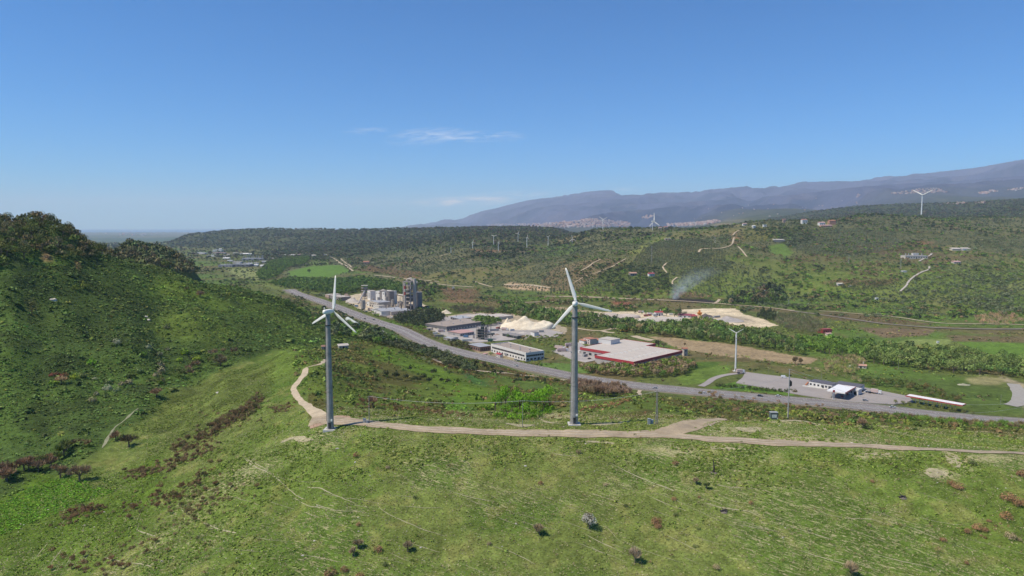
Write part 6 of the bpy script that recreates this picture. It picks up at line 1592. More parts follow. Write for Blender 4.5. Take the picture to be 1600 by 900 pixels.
def cloud_proto(n, seed, kind='broad', tri=None):
    """n leaf-clump triangles on an uneven crown of unit radius; origin at the foot of the crown's tree; returns (n,3,3), shade (n,)"""
    r = np.random.default_rng(seed)
    if kind == 'broad': lob = [(0, 0, 1.25, .62)] + [(.5 * math.cos(a), .5 * math.sin(a), r.uniform(.8, 1.35), r.uniform(.42, .58)) for a in r.uniform(0, 6.28, 6)]
    elif kind == 'olive': lob = [(0, 0, 1.05, .66)] + [(.48 * math.cos(a), .48 * math.sin(a), r.uniform(.8, 1.15), r.uniform(.4, .55)) for a in r.uniform(0, 6.28, 5)]
    elif kind == 'poplar': lob = [(r.uniform(-.1, .1), r.uniform(-.1, .1), .8 + .55 * k, .62 - .07 * k) for k in range(5)]
    elif kind == 'conifer': lob = [(0, 0, .5 + .42 * k, .72 - .13 * k) for k in range(5)]
    elif kind == 'bush': lob = [(0, 0, .35, .75)] + [(.5 * math.cos(a), .5 * math.sin(a), r.uniform(.2, .5), r.uniform(.35, .5)) for a in r.uniform(0, 6.28, 4)]
    elif kind == 'bare': lob = [(0, 0, 1.1, .6)] + [(.55 * math.cos(a), .55 * math.sin(a), r.uniform(.8, 1.3), r.uniform(.4, .55)) for a in r.uniform(0, 6.28, 6)]
    lob = np.array(lob); w = lob[:, 3] ** 2; pick = r.choice(len(lob), n, p=w / w.sum()); L_ = lob[pick]
    d = r.normal(size=(n, 3)); d[:, 2] = np.abs(d[:, 2]) * 1.0 - .35; d /= np.linalg.norm(d, axis=1)[:, None]
    rad = L_[:, 3] * (r.uniform(.55, 1.0, n) if kind == 'bare' else r.uniform(.82, 1.08, n))
    c = L_[:, :3] + d * rad[:, None]; c[:, 2] = np.maximum(c[:, 2], .02)
    nrm = d + r.normal(size=(n, 3)) * (.45 if kind != 'bare' else 1.0); nrm /= np.linalg.norm(nrm, axis=1)[:, None]
    ref = r.normal(size=(n, 3)); t1 = np.cross(nrm, ref); t1 /= np.linalg.norm(t1, axis=1)[:, None]; t2 = np.cross(nrm, t1)
    s = tri or (3.0 / math.sqrt(n))
    if kind == 'bare':
        s_ = s * r.uniform(.7, 1.4, n)
        up = d * .8 + np.array([0, 0, .5]); up /= np.linalg.norm(up, axis=1)[:, None]; sd = np.cross(up, ref); sd /= np.linalg.norm(sd, axis=1)[:, None]
        T = np.stack([c - up * s_[:, None] * .8 - sd * s_[:, None] * .12, c - up * s_[:, None] * .8 + sd * s_[:, None] * .12, c + up * s_[:, None] * .6], 1)
    else:
        s_ = s * r.uniform(.7, 1.3, n); an = r.uniform(0, 6.28, n); T = []
        for k in range(3):
            a = an + k * 2.094 + r.uniform(-.3, .3, n); T.append(c + (np.cos(a)[:, None] * t1 + np.sin(a)[:, None] * t2) * (s_ * .62)[:, None])
        T = np.stack(T, 1)
    T[:, :, 2] = np.maximum(T[:, :, 2], -.05)
    # leaves differ a little in hue from clump to clump
    sh = .82 + .36 * _hash(pick, pick * 0 + seed, 3) + r.normal(size=n) * .10
    return T, sh
def scatter(name, X, Y, R, H, COLR, kind, n, label, cat, group=None, nprot=6, kindtag='stuff', sink=.1, tri=None, seed=0):
    """one mesh of very many small plants (R radius, H height factor)"""
    if len(X) == 0: return None
    r = np.random.default_rng(seed + 5)
    Z0 = ground_z(X, Y); VV, CC = [], []
    pid = r.integers(0, nprot, len(X)); rot = r.uniform(0, 6.28, len(X))
    for k in range(nprot):
        T, sh = cloud_proto(n, seed * 100 + k, kind, tri)
        m_ = pid == k
        if not m_.any(): continue
        c, s = np.cos(rot[m_]), np.sin(rot[m_]); P = T.reshape(-1, 3)
        x = P[None, :, 0] * c[:, None] - P[None, :, 1] * s[:, None]; y = P[None, :, 0] * s[:, None] + P[None, :, 1] * c[:, None]
        Rm = R[m_][:, None]; Hm = H[m_][:, None]
        V = np.stack([x * Rm + X[m_][:, None], y * Rm + Y[m_][:, None], P[None, :, 2] * Rm * Hm + Z0[m_][:, None] - sink], -1)
        VV.append(V.reshape(-1, 3).astype(np.float32))
        cc = COLR[m_][:, None, :] * np.repeat(sh, 3)[None, :, None]
        CC.append(np.concatenate([cc, np.ones(cc.shape[:2] + (1,))], -1).reshape(-1, 4).astype(np.float32))
    V = np.concatenate(VV); Cc = np.clip(np.concatenate(CC), 0, 1)
    o = link(name, npmesh(name, V, np.arange(len(V)), np.full(len(V) // 3, 3), [m_leaf], col=Cc)); tag(o, label, cat, group, kindtag); return o
def colvar(base, n, r, v=.14, hv=.06):
    base = np.atleast_2d(base); b = base[r.integers(0, len(base), n)]
    return b * (1 + r.normal(size=(n, 1)) * v) * (1 + r.normal(size=(n, 3)) * hv)
def K(*c):
    v = C(*c) * 1.95
    return (v * .78 + v.mean() * .22) * np.array([1.02, .98, .80]) if c[0] > c[1] else v
_k = None        # leaves shade each other; lift the leaf albedo to match
# leaf albedos
OLV = [K(88, 98, 70), K(98, 106, 80), K(80, 90, 64)]
GRN = [K(78, 98, 46), K(88, 110, 50), K(70, 90, 44)]
DRK = [K(52, 62, 40), K(60, 68, 44), K(48, 56, 40)]
LIM = [K(82, 118, 30), K(94, 130, 36), K(72, 104, 30)]
BRN = [K(98, 86, 68), K(92, 80, 64), K(104, 92, 72)]
RED = [K(118, 86, 64)]
YGR = [K(110, 118, 58), K(98, 108, 52)]
SCR = [K(64, 80, 42), K(72, 88, 46), K(82, 94, 52), K(58, 70, 42)]
TREES = []    # (x, y, r, hfac, kind, palette, tag)
SHR = []
def region(pts, sp, kind, r0, r1, pal, tagname, hf=1.0, ymin=0.0, keep=1.0, out=None, rows=None, ex=True, clump=None, seed=None):
    poly = WP(pts, ymin) if not isinstance(pts[0], np.ndarray) else pts
    r = np.random.default_rng(seed if seed is not None else len(TREES) + len(SHR) + 11)
    xs = [p[0] for p in poly]; ys = [p[1] for p in poly]
    gx, gy = np.meshgrid(np.arange(min(xs), max(xs), sp), np.arange(min(ys), max(ys), sp))
    gx, gy = gx.ravel(), gy.ravel()
    if rows is not None:
        cx, cy = np.mean(xs), np.mean(ys); R_ = max(np.ptp(xs), np.ptp(ys)); g = np.arange(-R_, R_, sp); gx, gy = np.meshgrid(g, g); gx, gy = gx.ravel(), gy.ravel()
        c, s = math.cos(rows), math.sin(rows); gx, gy = cx + gx * c - gy * s, cy + gx * s + gy * c; j = sp * .08
    else: j = sp * .45
    gx = gx + r.uniform(-j, j, len(gx)); gy = gy + r.uniform(-j, j, len(gy))
    k = inpoly(gx, gy, poly) & (r.random(len(gx)) < keep)
    if clump: k &= fbm(gx, gy, clump[0], 3, clump[2] if len(clump) > 2 else 7) > clump[1]
    if ex: k &= free(gx, gy)
    gx, gy = gx[k], gy[k]
    for x, y in zip(gx, gy): (out if out is not None else TREES).append((x, y, r.uniform(r0, r1), hf * r.uniform(.85, 1.15), kind, pal, tagname))

# ---- woods and groves of the valley (photo regions)
region([(400,430),(420,412),(450,404),(485,402),(480,412),(448,420),(430,436),(410,440)], 9, 'broad', 3.5, 5.5, GRN, 'poplar belt by the far fields', 1.1, 1200)
region([(425,446),(450,438),(520,440),(560,436),(600,440),(632,450),(628,460),(596,453),(560,456),(530,462),(470,455)], 7.5, 'broad', 3.6, 5.2, GRN + [K(74,96,52)], 'river wood behind the cement works', 1.2, 1000)
region([(630,444),(640,436),(700,452),(690,462),(664,468),(660,455)], 9, 'broad', 3, 5, GRN + DRK, 'trees right of the cement works', 1.1, 1000, keep=.5)
region([(775,486),(800,480),(880,494),(990,508),(1010,514),(1055,510),(1120,515),(1200,528),(1225,533),(1262,548),(1255,556),(1220,550),(1150,539),(1060,529),(985,521),(880,508),(782,494)], 6.2, 'broad', 2.2, 5.2, [K(84,104,54), K(74,96,48), K(92,108,62), K(100,102,70), K(66,84,46)], 'river wood along the ploughed field', 1.35, 700, seed=77)
region([(1262,548),(1240,535),(1290,535),(1340,540),(1380,546),(1355,562),(1330,562)], 6.5, 'broad', 3.2, 5.0, [K(78,100,46), K(88,112,50)], 'river wood along the ploughed field', 1.3, 600, seed=78)
region([(1345,556),(1375,546),(1410,547),(1450,552),(1500,553),(1545,562),(1600,572),(1700,580),(1700,604),(1600,592),(1560,588),(1470,582),(1400,575),(1350,566)], 6.2, 'broad', 2.4, 6.0, [K(94,110,60), K(84,102,54), K(104,116,68), K(74,90,48)], 'pale green willows on the right', 1.1, 500, seed=79)
region([(614,499),(630,493),(650,487),(684,488),(697,496),(690,504),(664,514),(640,511),(622,506)], 5.5, 'conifer', 2.8, 4.2, DRK + [K(64,72,50)], 'dark pines beside the cement works', .95, 800, ex=False, seed=80)
region([(700,484),(722,483),(772,486),(776,490),(735,492),(712,490)], 5, 'bare', 2.6, 3.8, [K(76,72,60), K(84,78,66), K(66,70,52)], 'tall grey trees behind the halls', 1.5, 800, seed=81)
region([(737,505),(752,500),(774,502),(782,506),(764,511),(742,510)], 6, 'broad', 4.2, 5.4, [K(74,92,46), K(64,80,42)], 'round trees by the sand pile', .95, 800, ex=False, seed=82)
region([(905,576),(940,574),(990,574),(1020,570),(1060,564),(1090,572),(1070,588),(1010,592),(950,588),(915,584)], 4.6, 'broad', 2.2, 3.6, [K(96,106,54), K(116,104,84), K(80,98,46), K(110,96,76)], 'mixed hedge before the red-edged warehouse', 1.15, 450, ex=False, seed=83)
region([(1090,565),(1120,560),(1150,562),(1225,572),(1300,590),(1345,600),(1345,594),(1290,580),(1210,568),(1130,556)], 6, 'bare', 1.8, 3.2, [K(120,112,90), K(96,104,60), K(112,98,80)], 'bare bushes behind the forecourt', 1.0, 450, keep=.7, seed=84)
region([(1280,568),(1320,560),(1355,568),(1345,580),(1330,590),(1300,586)], 5.5, 'bare', 2.5, 4.2, [K(108,98,74), K(96,104,58), K(120,108,86)], 'bare trees round the old tiled farmhouse', 1.2, 450, seed=85)
region([(1208,508),(1218,495),(1262,497),(1275,505),(1300,520),(1270,525),(1230,518)], 6, 'bare', 3.2, 4.8, [K(92,90,72), K(78,84,58)], 'dark bare wood right of the quarry', 1.3, 800, seed=86)
region([(1180,496),(1190,486),(1212,490),(1210,502),(1196,502)], 6, 'conifer', 2.6, 3.6, DRK, 'dark trees right of the quarry', 1.1, 800, seed=87)
region([(1070,500),(1085,498),(1110,502),(1140,512),(1200,520),(1190,526),(1110,512),(1060,506)], 6.5, 'broad', 2.6, 4.4, [K(96,110,56), K(84,100,50), K(112,106,70)], 'bushy trees under the quarry', 1.0, 700, seed=88)
region([(1132,478),(1148,462),(1180,464),(1190,452),(1226,452),(1226,466),(1228,474),(1200,476),(1160,478)], 11, 'broad', 5, 7.5, DRK + [K(72,90,48), K(104,92,74), K(84,104,50)], 'tall farm trees below the groves', 1.2, 1000, ex=False, seed=89)
region([(1300,446),(1385,440),(1390,450),(1340,456),(1300,452)], 8, 'bare', 3.4, 4.6, [K(76,76,58), K(66,72,48)], 'dark row above the terraces', 1.3, 1000, seed=90)
region([(575,416),(660,428),(655,438),(640,436),(590,428),(560,424)], 9, 'bare', 3.0, 4.6, [K(120,98,80), K(108,90,72)], 'bare brown trees across the valley', 1.1, 1400, seed=91)
region([(682,452),(745,452),(750,468),(700,468)], 8, 'bare', 2.2, 3.4, [K(124,98,82), K(110,90,74)], 'reddish bare thicket past the cement works', 1.0, 1000, seed=92)
region([(1045,462),(1064,458),(1098,462),(1112,466),(1100,468),(1060,467)], 8, 'bare', 3.0, 4.6, [K(128,104,90), K(112,94,78)], 'pinkish bare trees behind the smoke', 1.1, 1100, ex=False, seed=93)
region([(1520,500),(1560,492),(1590,496),(1600,506),(1560,512),(1530,510)], 8, 'bare', 3.0, 4.6, [K(128,106,88), K(112,96,80)], 'pinkish bare trees by the valley road', 1.1, 900, ex=False, seed=94)
region([(640,505),(668,518),(690,532),(730,545),(760,556),(745,560),(700,545),(655,527),(625,512)], 6, 'bare', 1.6, 2.8, [K(96,88,64), K(86,92,54), K(104,92,72)], 'brown bushes between the highway and the halls', 1.0, 600, keep=.65, seed=120)
region([(640,500),(665,512),(670,524),(650,518),(630,508)], 5.5, 'broad', 1.8, 3.0, [K(84,104,46), K(92,112,52)], 'green bushes under the pines', 1.0, 600, keep=.8, seed=121)
region([(700,534),(735,538),(752,546),(728,548),(705,542)], 5, 'broad', 1.6, 2.6, [K(60,64,44), K(70,72,48), K(84,72,56)], 'dark shrubs left of the brick office', 1.0, 600, ex=False, seed=122)
region([(800,524),(840,526),(870,522),(900,528),(895,540),(860,545),(845,538),(810,532)], 6, 'bush', 1.4, 2.8, [K(84,100,48), K(96,100,58)], 'green bushes behind the white office', 1.0, 600, keep=.55, ex=False, seed=123)
region([(795,572),(850,566),(865,570),(830,577)], 5, 'bush', 1.4, 2.4, [K(72,96,42), K(84,104,48)], 'bushes before the white office', 1.0, 560, keep=.6, ex=False, seed=124)
region([(580,488),(612,500),(640,512),(600,500)], 5, 'bare', 1.6, 2.6, [K(98,88,68), K(88,90,58)], 'brown bushes at the cement works fence', 1.0, 700, keep=.8, ex=False, seed=125)
region([(455,462),(490,478),(520,492),(500,490),(470,474)], 5, 'bush', 1.2, 2.6, SCR, 'bushes on the edge of the left hill by the highway', 1.0, 560, keep=.6, seed=126)
# olive belts on the near slope
region([(598,535),(640,541),(690,556),(735,573),(748,586),(720,582),(680,566),(630,549),(600,541)], 6.0, 'olive', 2.6, 3.8, [K(68, 76, 54), K(78, 84, 62), K(60, 68, 46)], 'old olives along the foot of the hill', 1.0, 420, keep=.9, ex=False, seed=95)
region([(596,552),(640,552),(700,572),(760,592),(750,602),(700,586),(640,562)], 9, 'olive', 1.5, 2.4, OLV + SCR, 'young olives on the brown slope', 1.0, 400, keep=.35, seed=96)
region([(520,512),(560,512),(600,528),(620,542),(590,540),(550,528),(520,530)], 6.5, 'broad', 2.6, 4.2, GRN + DRK + OLV, 'mixed trees between the knoll and the highway', 1.05, 450, keep=.8, seed=97)
region([(440,478),(500,486),(545,505),(520,520),(490,520),(470,505)], 6.5, 'broad', 2.0, 3.2, SCR + GRN, 'trees on the lower shoulder of the left hill', 1.0, 380, keep=.25, seed=98)
for (x, y, s_) in [(661,594,11),(678,586,10),(634,600,10),(620,602,10),(619,610,11),(648,600,10),(691,599,9),(672,606,10),(655,625,8),(603,602,11),(586,600,9),(640,580,8),(700,606,9),(771,585,8),(783,586,8),(808,592,9),(806,599,8),(823,595,8.5),(838,597,8.5),(849,599,9),(812,598,8),(868,600,9),(757,577,9),(770,578,8),(742,580,9),(745,571,9),(731,574,9),(716,568,9),(700,562,9)]:
    b = hit(x, y, 380); TREES.append((b[0], b[1], s_ * b[1] / F / 1.7, 1.1, 'olive', [K(48, 56, 40), K(54, 62, 44)], 'lone round olives on the grassy slope'))
OLN = 0
# bright green trees before the second pole
for (x, y, s_, hf) in [(774,643,13,1.35),(783,641,16,1.45),(790,636,14,1.4),(800,645,15,1.05),(812,643,16,1.15),(826,644,18,1.0),(838,643,18,1.0),(850,640,15,.95),(806,634,14,1.25),(857,627,12,1.3),(845,630,14,1.0),(852,634,14,1.2),(792,648,14,.7),(822,650,16,.7),(760,645,10,.8)]:
    b = hit(x, y, 240); TREES.append((b[0], b[1], s_ * b[1] / F / 1.3, hf * 1.25, 'broad', LIM, 'bright spring-green trees in the hollow'))
for (x, y, s_) in [(786,652,14),(800,655,15),(815,655,15),(830,654,15),(843,652,15),(855,647,13),(775,652,12),(808,648,15),(836,647,15),(822,644,14),(850,640,14),(862,640,9)]:
    b = hit(x, y, 240); TREES.append((b[0], b[1], s_ * b[1] / F / 1.5, 1.1, 'bush', LIM, 'low bright green undergrowth at the foot of the spring trees'))
# forecourt plants
for i, (x, y) in enumerate([(1122.5,604),(1130.5,604.5),(1140,605.5),(1148.5,606),(1158.5,607),(1170.5,608),(1180,609.5),(1190,610),(1199,611),(1209,611.5),(1219,612.5),(1229,613)]):
    b = hit(x, y, 440); TREES.append((b[0], b[1], 2.6, 1.2, 'bush', [K(52,62,34)], 'row of round bushes along the forecourt bank'))
region([(1350,603),(1420,611),(1500,632),(1500,624),(1420,600),(1380,596),(1345,596)], 5.5, 'broad', 2.2, 3.2, [K(80,92,48), K(96,94,56)], 'row of trees behind the forecourt', 1.0, 440, seed=99)
for (x, y) in [(1399,631),(1411,633),(1421,634.5),(1434,635.5),(1447,638),(1458,639),(1470,641),(1484,644),(1492,645),(1506,648),(1519,650)]:
    b = hit(x, y, 430); TREES.append((b[0], b[1], 1.9, 1.1, 'olive', [K(92,96,56), K(80,86,46)], 'small trees in front of the long lorry canopy'))
region([(1370,648),(1420,644),(1500,656),(1600,668),(1750,690),(1750,705),(1600,684),(1500,670),(1420,660)], 4.2, 'bare', 1.3, 2.6, BRN + GRN, 'brown thicket below the highway on the right', 1.0, 300, keep=.6, seed=100)
region([(1100,622),(1200,632),(1330,640),(1420,650),(1420,664),(1330,656),(1200,648),(1100,640)], 3.6, 'bush', .9, 2.0, SCR + BRN + YGR, 'scrub strip below the highway', 1.0, 240, keep=.6, seed=101)
region([(886,601),(915,600),(975,608),(985,616),(960,622),(905,614)], 3.2, 'bare', 1.8, 3.4, [K(112,92,84), K(100,84,76)], 'purplish bare trees beside the highway', 1.1, 330, ex=False, seed=102)
region([(480,500),(700,556),(760,572),(760,566),(700,549),(500,478)], 5, 'bush', 1.0, 2.2, SCR + BRN, 'bushes on the highway bank', 1.0, 500, keep=.35, seed=103)
for (x, y, s_) in [(1029,494,7),(1043,492,6)]: pass
for (x, y, s_, k_, hf, pal, tg) in [(992,490,5,'conifer',1.4,DRK,'dark cypress among the quarry cabins'),(1003,491,3.5,'conifer',1.2,[K(60,90,44)],'slim green poplars by the quarry cabins'),(1009,491,3.5,'conifer',1.5,[K(60,90,44)],'slim green poplars by the quarry cabins'),
      (1041,494,9,'broad',1.0,DRK,'dark tree right of the quarry house'),(1062,496,10,'conifer',1.5,DRK,'big dark cypress clump over the purple-red shed'),(1054,496,8,'broad',1.0,DRK,'big dark cypress clump over the purple-red shed'),(1070,495,8,'broad',1.0,DRK,'big dark cypress clump over the purple-red shed'),
      (1045,507,9,'bare',1.1,[K(88,86,68)],'grey bush on the spoil bank'),(1052,507,8,'bare',1.1,[K(88,86,68)],'grey bush on the spoil bank'),(1025,501,7,'bare',1.0,[K(96,84,70)],'grey bush on the spoil bank'),
      (1029,543,12,'olive',1.1,DRK+[K(104,98,78)],'big mottled tree at the back corner of the red-edged warehouse'),(1022,544,9,'olive',1.0,DRK,'big mottled tree at the back corner of the red-edged warehouse'),(1037,543,9,'olive',1.0,[K(92,88,72)],'big mottled tree at the back corner of the red-edged warehouse'),
      (864,553,8,'broad',1.25,[K(76,98,44)],'round green tree before the lorries'),(1070,541,4,'bare',1.6,BRN,'thin bare tree behind the old transformer tower'),(1000,520,14,'bare',1.1,[K(134,120,96)],'wide pale bare tree beside the diggers'),(990,520,10,'bare',1.0,[K(134,120,96)],'wide pale bare tree beside the diggers'),
      (1242,569,9,'bare',1.5,BRN,'tall bare tree at the corner of the ploughed field'),(1251,570,8,'bare',1.5,BRN,'tall bare tree at the corner of the ploughed field'),(818,531,8,'bare',1.0,[K(128,112,98)],'round bare bush by the material bunkers'),(793,528,6,'broad',1.0,[K(60,84,44)],'green bush in front of the dark bunkers'),
      (767,557,7,'broad',1.1,[K(86,104,56)],'green tree at the left end of the white office'),(886,546,5,'bare',1.0,BRN,'bare tree at the warehouse yard'),(893,503,5,'broad',1,DRK,'bush at the end of the sand pile'),(1596,585,9,'conifer',1.2,[K(76,58,44)],'dark reddish tree at the right edge'),
      (583,637,20,'bare',1.0,[K(112,86,76)],'round bare reddish tree behind the first cabinets'),(1348,676,16,'bare',1.15,[K(118,98,84)],'bare tree with a dark bush at its foot below the lorry canopy'),(1355,682,18,'bush',.8,[K(42,56,30)],'dark green bush under the bare tree right of the kiosk'),
      (416,424,5,'broad',1.0,DRK,'single dark tree in the bright far field'),(483,427,6,'broad',1.1,DRK,'single dark tree in the bright far field'),
      (1236,610,5,'bush',1.0,[K(66,76,40)],'brown-green bush at the forecourt bank end'),(1241,613,9,'bush',1.0,[K(84,80,46)],'large brown-green bush at the end of the forecourt bank')]:
    b = hit(x, y, 240 if y > 590 else 440); TREES.append((b[0], b[1], s_ * b[1] / F / 1.7, hf, k_, pal, tg))
region([(985,412),(1030,378),(1080,372),(1130,392),(1140,420),(1120,445),(1060,432),(1010,438),(985,428)], 8.5, 'olive', 2.4, 3.2, [K(80,86,66) * .85, K(88,94,74) * .85], 'grey olive grove above the smoke', .85, 1100, rows=.5, seed=130)
region([(900,452),(960,415),(985,425),(1050,440),(1045,458),(960,462),(905,460)], 9, 'olive', 1.8, 2.6, [K(78,90,56), K(84,96,62)], 'rowed orchard below the grey farmhouse', .85, 1100, rows=.9, seed=131)
region([(850,432),(870,418),(950,406),(972,410),(905,450),(862,454)], 11, 'olive', 1.4, 2.0, [K(86,90,66)], 'young trees on the brown terraces', .85, 1100, rows=.5, seed=132)
region([(1215,378),(1250,362),(1340,356),(1400,366),(1410,390),(1340,402),(1260,398)], 9, 'olive', 2.6, 3.6, [K(84,92,72) * .85, K(92,98,80) * .85], 'big grey olive grove left of the unfinished building', .85, 1100, rows=.3, seed=133)
# ---- crest of the left hill: woods against the sky
r = np.random.default_rng(31)
sg = r.uniform(-.98, -.44, 9000); yg = np.exp(r.uniform(math.log(410), math.log(640), 9000)); xg = sg * yg
ppx, ppy = project(xg, yg, ground_z(xg, yg))
lim = np.interp(ppx, [-300, 0, 40, 60, 90, 110, 160, 200, 260, 300, 330], [420, 420, 418, 402, 400, 412, 402, 404, 421, 430, 440])
k = (ppy < lim) & (fbm(xg, yg, 28, 3, 33) > .36)
xs_, ys_ = xg[k], yg[k]
# thin to about 5 m spacing
def thin(x, y, d, r):
    o = r.permutation(len(x)); keep = []; cells = {}
    for i in o:
        c = (int(x[i] // d), int(y[i] // d)); ok = True
        for a in (-1, 0, 1):
            for b in (-1, 0, 1):
                for j in cells.get((c[0] + a, c[1] + b), ()):
                    if (x[i] - x[j]) ** 2 + (y[i] - y[j]) ** 2 < d * d: ok = False; break
                if not ok: break
            if not ok: break
        if ok: cells.setdefault(c, []).append(i); keep.append(i)
    return np.array(keep, int)
kk = thin(xs_, ys_, 4.4, r)
for i in kk: TREES.append((xs_[i], ys_[i], r.uniform(2.3, 4.6), r.uniform(.9, 1.3), 'broad' if r.random() < .8 else 'bare', [K(82,88,50), K(92,98,54), K(96,90,60), K(104,98,72), K(74,80,50)], 'wood on the crest of the left hill'))
# second wooded rise behind it
sg = r.uniform(-.62, -.30, 6000); yg = np.exp(r.uniform(math.log(800), math.log(1250), 6000)); xg = sg * yg
ppx, ppy = project(xg, yg, ground_z(xg, yg)); k = (ppy < 432) & (ground_z(xg, yg) > ZF + 6)
xs_, ys_ = xg[k], yg[k]; kk = thin(xs_, ys_, 7.0, r)
for i in kk: TREES.append((xs_[i], ys_[i], r.uniform(4.2, 6.8), r.uniform(.9, 1.2), 'broad', [K(70,78,52), K(78,82,54), K(84,80,60)], 'wood on the second rise left of the valley'))
# ravine trees
region([(0,760),(40,738),(100,722),(180,690),(205,668),(180,664),(140,690),(60,716),(0,735)], 5, 'bare', 2.2, 3.8, [K(112,88,72), K(100,80,66), K(84,90,50)], 'bare brown trees in the ravine', 1.0, 230, keep=.7, seed=110)
region([(225,630),(262,598),(300,588),(340,566),(376,556),(362,548),(310,560),(260,585),(215,618)], 5, 'bare', 2.0, 3.6, [K(112,92,76), K(100,84,70), K(78,84,48)], 'bare brown trees in the ravine', 1.0, 260, keep=.55, seed=111)
region([(70,590),(180,560),(260,540),(320,560),(250,600),(160,625),(90,615)], 7, 'bush', 1.6, 3.0, [K(58,72,36), K(96,112,40), K(120,116,96), K(84,94,56)], 'larger bushes on the lower left hill', 1.1, 280, keep=.4, seed=112)
for (x, y, s_, k_, hf, pal, tg) in [(201,699,26,'bare',.85,[K(74,66,52)],'big dark bush beside the dry gully'),(125,752,30,'bare',.95,[K(112,94,82)],'wide pale bare tree at the top of the bright bracken'),(94,748,24,'bare',1.1,[K(108,88,74)],'bare tree left of the wide pale one above the bracken'),
     (38,735,24,'bare',1.0,[K(122,96,80)],'pinkish bare thicket at the left edge'),(60,738,22,'bare',1.0,[K(112,92,80)],'pinkish bare thicket at the left edge'),(80,730,20,'bare',1.0,[K(104,84,74)],'pinkish bare thicket at the left edge'),(10,750,24,'bare',1.0,[K(116,90,76)],'pinkish bare thicket at the left edge'),
     (182,538,14,'bush',1.1,[K(140,140,120)],'pale blossoming bush on the left hill'),(168,610,16,'bush',1.1,[K(132,134,112)],'left of two pale bushes low on the left hill'),(182,612,12,'bush',1.1,[K(120,128,92)],'right of two pale bushes low on the left hill'),(145,628,14,'bush',1,[K(132,128,100)],'pale bush above the ravine'),
     (96,600,18,'bare',.8,[K(144,120,98)],'beige bare bush left of the red thicket'),(144,569,14,'bush',1.2,[K(104,140,44)],'bright green bush on the left hill'),(118,592,14,'bush',1.1,[K(112,124,44)],'yellow-green bush beside the red thicket'),(85,588,16,'bush',.7,[K(112,56,44)],'dark red thicket on the left hill'),(100,588,14,'bush',.7,[K(108,60,46)],'dark red thicket on the left hill'),
     (292,452,7,'bush',1.2,[K(84,76,60)],'small dark bush on the bright band of the left hill'),(313,464,13,'bare',.8,[K(100,84,72)],'brownish bush lower on the bright band'),(262,514,13,'bush',.9,[K(96,100,80)],'greyish bush on the middle of the left hill'),(352,511,7,'bush',.9,[K(60,66,44)],'small dark bush right on the left hill'),
     (245,620,18,'bare',.9,[K(116,92,76)],'brown bare bush in the middle of the ravine'),(345,572,18,'bare',.9,[K(88,82,66)],'grey bush at the top of the ravine'),(118,452,12,'bush',1.0,[K(104,112,48)],'yellow-green bush pair on the upper left hill'),(132,450,14,'bush',1.0,[K(92,100,44)],'yellow-green bush pair on the upper left hill')]:
    b = hit(x, y); TREES.append((b[0], b[1], s_ * b[1] / F / 1.75, hf, k_, pal, tg))
